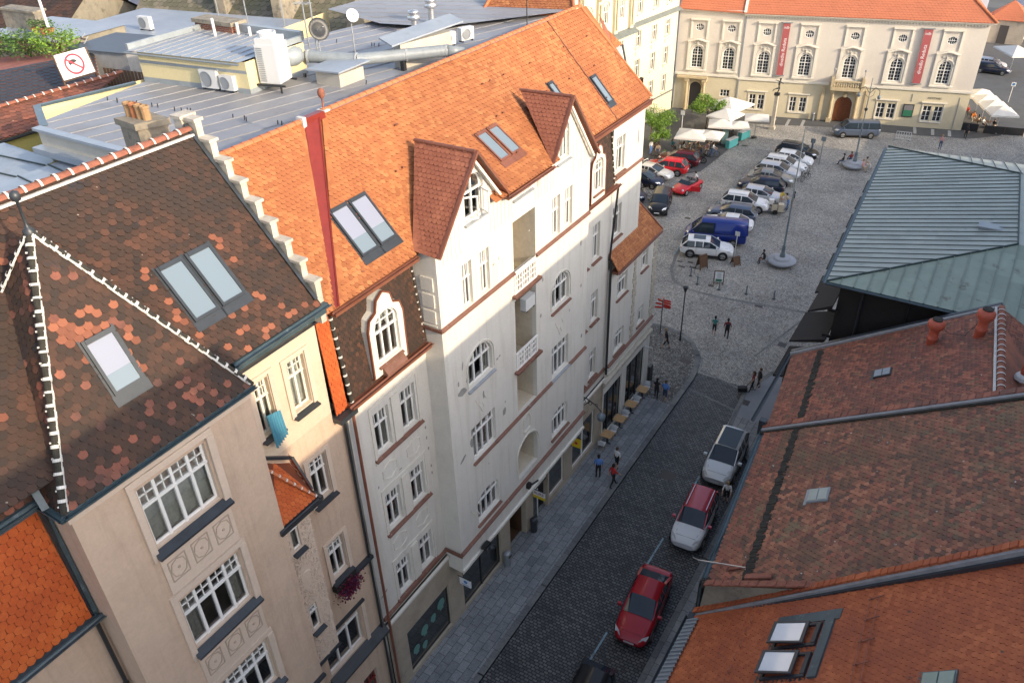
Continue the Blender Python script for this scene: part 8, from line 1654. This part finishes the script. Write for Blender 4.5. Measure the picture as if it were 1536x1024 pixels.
for i, (x, y) in enumerate(((-19.5, 59.2), (-18.5, 58.1), (-16.6, 58.1), (-14.4, 58.5), (-12.2, 58.8))):
    l = ['first', 'second', 'third', 'fourth', 'last'][i] + ' bollard from the left along the edge of the square'
    if bo is None: bo = thing('bollard', l, 'bollard', (x, y, 0), 0, 'bollards along the edge of the square'); b = MB(); b.lathe((0, 0, 0), [(.09, 0), (.08, .1), (.055, .15), (.05, .65), (.075, .7), (.06, .78), (0, .82)], 10); b.build('post', 'metal_lampgrey', bo, True); b = MB(); b.lathe((0, 0, 0), [(.14, 0), (.14, .04), (.08, .05)], 10); b.build('foot', 'metal_dark', bo)
    else: dup(bo, (x, y, 0), 0, l, 'bollards along the edge of the square')
CA = thing('refuse_cart', 'beige hand cart with open bins beside the street workers', 'cart', (-16.85, 75.1, 0), .3); b = MB()
for x in (-.45, .15): b.prism([(x, -.3, .3), (x + .5, -.3, .3), (x + .5, .3, .3), (x, .3, .3)], (0, 0, .75))
b.build('bins', 'cart_beige', CA) if 'cart_beige' in M else b.build('bins', plain('cart_beige', (.55, .48, .36), .6), CA); b = MB(); b.box(-.4, .1, -.25, .25, 1.051, 1.06); b.build('opening', 'room', CA); b = MB(); b.bar((-.7, -.3, .28), (.8, -.3, .28), .05); b.bar((-.7, .3, .28), (.8, .3, .28), .05); b.bar((.8, -.3, .3), (1.1, -.3, .95), .04); b.bar((.8, .3, .3), (1.1, .3, .95), .04); b.build('cart_frame', 'metal_dark', CA)
for y in (-.36, .36): b = MB(); b.cyl((-.1, y - .03, .25), (-.1, y + .03, .25), .25, n=14); b.build('wheel', 'tyre', CA)
b = MB(); b.box(-.75, -.3, .0, .5, .9, 1.35); b.build('sack', 'cloth_white', CA)
ST = base('statue_column', 'dark dancing figure on a tall square stone column before the theatre', 'statue', (-24.4, 99.1, 0)); b = MB(); b.box(-24.75, -24.05, 98.8, 99.4, 0, .4); b.box(-24.6, -24.2, 98.9, 99.3, .401, 4.2); b.build('column', 'step_stone', ST); b = MB(); b.box(-24.7, -24.1, 98.85, 99.35, 4.2, 4.5); b.build('plinth', 'metal_dark', ST)
b = MB(); c = V((-24.4, 99.1, 4.5))
for p, q, r0, r1 in (((0, 0, 0), (.15, 0, .5), .06, .08), ((.15, 0, .5), (.05, 0, .95), .09, .1), ((-.45, 0, .35), (.0, 0, .55), .05, .09), ((-.6, 0, .1), (-.45, 0, .35), .04, .06), ((.05, 0, .9), (.12, 0, 1.4), .11, .15), ((.12, 0, 1.4), (.14, 0, 1.55), .06, .06), ((.1, 0, 1.35), (-.45, .1, 1.45), .05, .04), ((.12, 0, 1.35), (.6, -.1, 1.15), .05, .04)): b.cyl(c + V(p), c + V(q), r0, r1, 8)
b.sphere(c + V((.15, 0, 1.66)), .13, 8); b.build('figure', 'metal_dark', ST, True)
RK = base('bicycle_rack', 'white metal rack in front of the theatre beside the grey van', 'rack', (-9.8, 102.4, 0)); b = MB()
for z in (.1, .5, .95): b.bar((-10.6, 102.3, z), (-9.0, 102.5, z), .05)
for k in range(7): b.bar((-10.6 + k * .266, 102.3 + k * .033, 0), (-10.6 + k * .266, 102.3 + k * .033, .95), .05)
b.build('bars', 'metal_white', RK); b = MB(); b.box(-10.7, -10.5, 102.0, 102.7, 0, .06); b.box(-9.1, -8.9, 102.1, 102.8, 0, .06); b.build('feet', 'metal_grey', RK)
for i, (x, y, z, l) in enumerate(((-16.33, 24.25, .12, 'grey litter bin beside the big shop window'), (-16.33, 27.05, .12, 'dark grey litter bin beside the shop door'), (-20.9, 104.6, .02, 'litter bin by the theatre wall left of the door'))):
    o = thing('litter_bin', l, 'bin', (x, y, z), 0); b = MB(); b.lathe((0, 0, 0), [(.17, 0), (.2, .05), (.2, .85), (.22, .9), (.15, .98), (0, 1.0)], 12); b.build('drum', ['metal_grey', 'slate_metal', 'metal_grey'][i], o, True); b = MB(); b.box(.12, .21, -.12, .12, .7, .82); b.build('mouth', 'room', o)
# signs and lantern on the white building
o = base('hanging_sign', 'white sign board with blue mark jutting over the first shop windows', 'sign', (-16.5, 20.3, 3.1)); b = MB(); b.box(-16.5, -15.85, 20.27, 20.33, 2.68, 3.15); b.build('board', 'sign_white', o); b = MB(); b.lathe((-16.15, 20.265, 2.97), [(0, 0), (.11, 0)], 14, axis=(0, -1, 0)); b.box(-16.4, -15.95, 20.262, 20.269, 2.76, 2.79); b.build('blue_mark', 'sign_blue', o); b = MB(); b.bar((-16.62, 20.3, 3.17), (-15.85, 20.3, 3.17), .03); b.build('bracket', 'metal_dark', o)
o = base('hanging_sign', 'yellow and white sign jutting above the shop door', 'sign', (-16.4, 27.4, 2.7)); b = MB(); b.box(-16.55, -15.8, 27.37, 27.43, 2.62, 2.95, 0); b.box(-16.55, -15.8, 27.37, 27.43, 2.42, 2.619, 1); b.build('board', ['sign_white', 'sign_yellow'], o); text('AURS', 'lettering', 'cloth_wine', (-16.18, 27.36, 2.79), rotm((1, 0, 0), (0, 0, 1), (0, -1, 0)), .26, o); b = MB(); b.bar((-16.62, 27.4, 2.97), (-15.8, 27.4, 2.97), .03); b.build('bracket', 'metal_dark', o)
o = base('hanging_sign', 'square yellow sign with red dot jutting beside the third shop window', 'sign', (-16.3, 31.7, 3.2)); b = MB(); b.box(-16.45, -15.85, 31.66, 31.74, 2.9, 3.55); b.build('board', 'sign_yellow', o); b = MB(); b.lathe((-16.15, 31.655, 3.22), [(0, 0), (.1, 0)], 12, axis=(0, -1, 0)); b.build('red_dot', 'sign_red', o); b = MB(); b.bar((-16.62, 31.7, 3.6), (-15.85, 31.7, 3.6), .04); b.bar((-16.6, 31.7, 3.0), (-16.45, 31.7, 3.0), .04); b.bar((-16.6, 31.9, 2.6), (-16.4, 31.9, 3.3), .05); b.build('bracket', 'metal_dark', o)
o = base('wall_lantern', 'ornate dark wall lantern on a scrolled bracket above the pavement tables', 'lantern', (-16.6, 32.6, 5.7)); b = MB(); b.box(-16.62, -16.5, 32.5, 32.7, 5.2, 6.1); b.tube([V((-16.5, 32.6, 5.9)), V((-16.0, 32.5, 6.0)), V((-15.3, 32.35, 5.85)), V((-14.9, 32.25, 5.6))], .035); b.tube([V((-16.5, 32.6, 5.3)), V((-16.1, 32.5, 5.5)), V((-15.7, 32.45, 5.9))], .025)
for cx_, r_ in ((-16.2, .16), (-15.75, .12), (-15.35, .09)): b.tube([V((cx_ + r_ * math.cos(k * .785), 32.5, 5.75 + r_ * math.sin(k * .785))) for k in range(9)], .018, 5)
b.sphere((-16.5, 32.6, 6.2), .13, 8); b.build('bracket', 'metal_dark', o); b = MB(); b.lathe((-14.9, 32.25, 5.0), [(.06, 0), (.22, .08), (.25, .35), (.12, .48), (.04, .6)], 10); b.build('lamp_head', 'metal_lampgrey', o, True)
o = base('security_camera', 'small black camera box on the cream band above the shop door', 'camera', (-15.8, 25.6, 5.2)); b = MB(); b.box(-15.79, -15.6, 25.45, 25.7, 5.0, 5.3); b.build('housing', 'trim_black', o); b = MB(); b.cyl((-15.6, 25.7, 5.15), (-15.45, 26.1, 5.2), .05); b.build('lens', 'trim_black', o)
o = base('security_camera', 'black camera at the lower corner of the bay', 'camera', (-15.7, 21.3, 4.6)); b = MB(); b.box(-15.7, -15.45, 21.1, 21.6, 4.75, 4.9); b.build('housing', 'trim_black', o); b = MB(); b.cyl((-15.45, 21.2, 4.8), (-15.3, 21.1, 4.7), .05); b.build('lens', 'trim_black', o)
ac(-16.0, 26.45, 15.5, 0, -1, 'white air conditioner hung in the upper loggia', .8, .6, .3)
o = base('wall_bracket', 'white flag arm jutting from the corner above the last shop window', 'bracket', (-16.4, 41.5, 3.9)); b = MB(); b.bar((-16.5, 41.9, 3.9), (-15.9, 42.0, 3.85), .045); b.bar((-15.9, 42.0, 3.85), (-15.9, 42.2, 2.4), .035); b.build('arm', 'metal_white', o)
b = MB(); b.box(-16.5, -16.3, 43.0, 43.5, .12, 1.5); tag(b.build('menu_board', 'metal_dark'), 'dark menu board standing at the corner of the white building', 'board')
# ================================================================ light and camera
el, sx, sy = R(21), .992, -.125
sd = V((sx * math.cos(el), sy * math.cos(el), math.sin(el))).normalized()
L = bpy.data.lights.new('sun', 'SUN'); L.energy = 2.0; L.angle = R(.5); L.color = (.88, .71, .49)
lo = bpy.data.objects.new('sun', L); COL.objects.link(lo); lo.location = (60, -10, 60); lo.rotation_euler = sd.to_track_quat('Z', 'Y').to_euler()
w = bpy.data.worlds.new('World'); scene.world = w; w.use_nodes = True; nt = w.node_tree; bg = nt.nodes['Background']
sky = nt.nodes.new('ShaderNodeTexSky'); sky.sky_type = 'NISHITA'; sky.sun_disc = False; sky.sun_elevation = el; sky.sun_rotation = math.atan2(sd.x, sd.y); sky.air_density = .85; sky.dust_density = 2.2; sky.ozone_density = 1.0
hs = nt.nodes.new('ShaderNodeHueSaturation'); hs.inputs['Saturation'].default_value = .72; hs.inputs['Value'].default_value = 1.0
nt.links.new(sky.outputs[0], hs.inputs['Color']); nt.links.new(hs.outputs[0], bg.inputs[0]); bg.inputs[1].default_value = .15
cam = bpy.data.cameras.new('camera'); co = bpy.data.objects.new('camera', cam); COL.objects.link(co); scene.camera = co
cam.sensor_width = 36; cam.lens = 36 * 1200 / 1536; cam.clip_end = 1200; cam.clip_start = .5
cx = V(CAMX); cy = V(CAMY); cz = V(CAMZ)
mw = rotm(cx, cy, cz); co.matrix_world = Matrix.Translation((0, 0, 34)) @ mw
scene.view_settings.view_transform = 'Standard'; scene.view_settings.look = 'None'; scene.view_settings.exposure = EXPO; scene.view_settings.gamma = 1
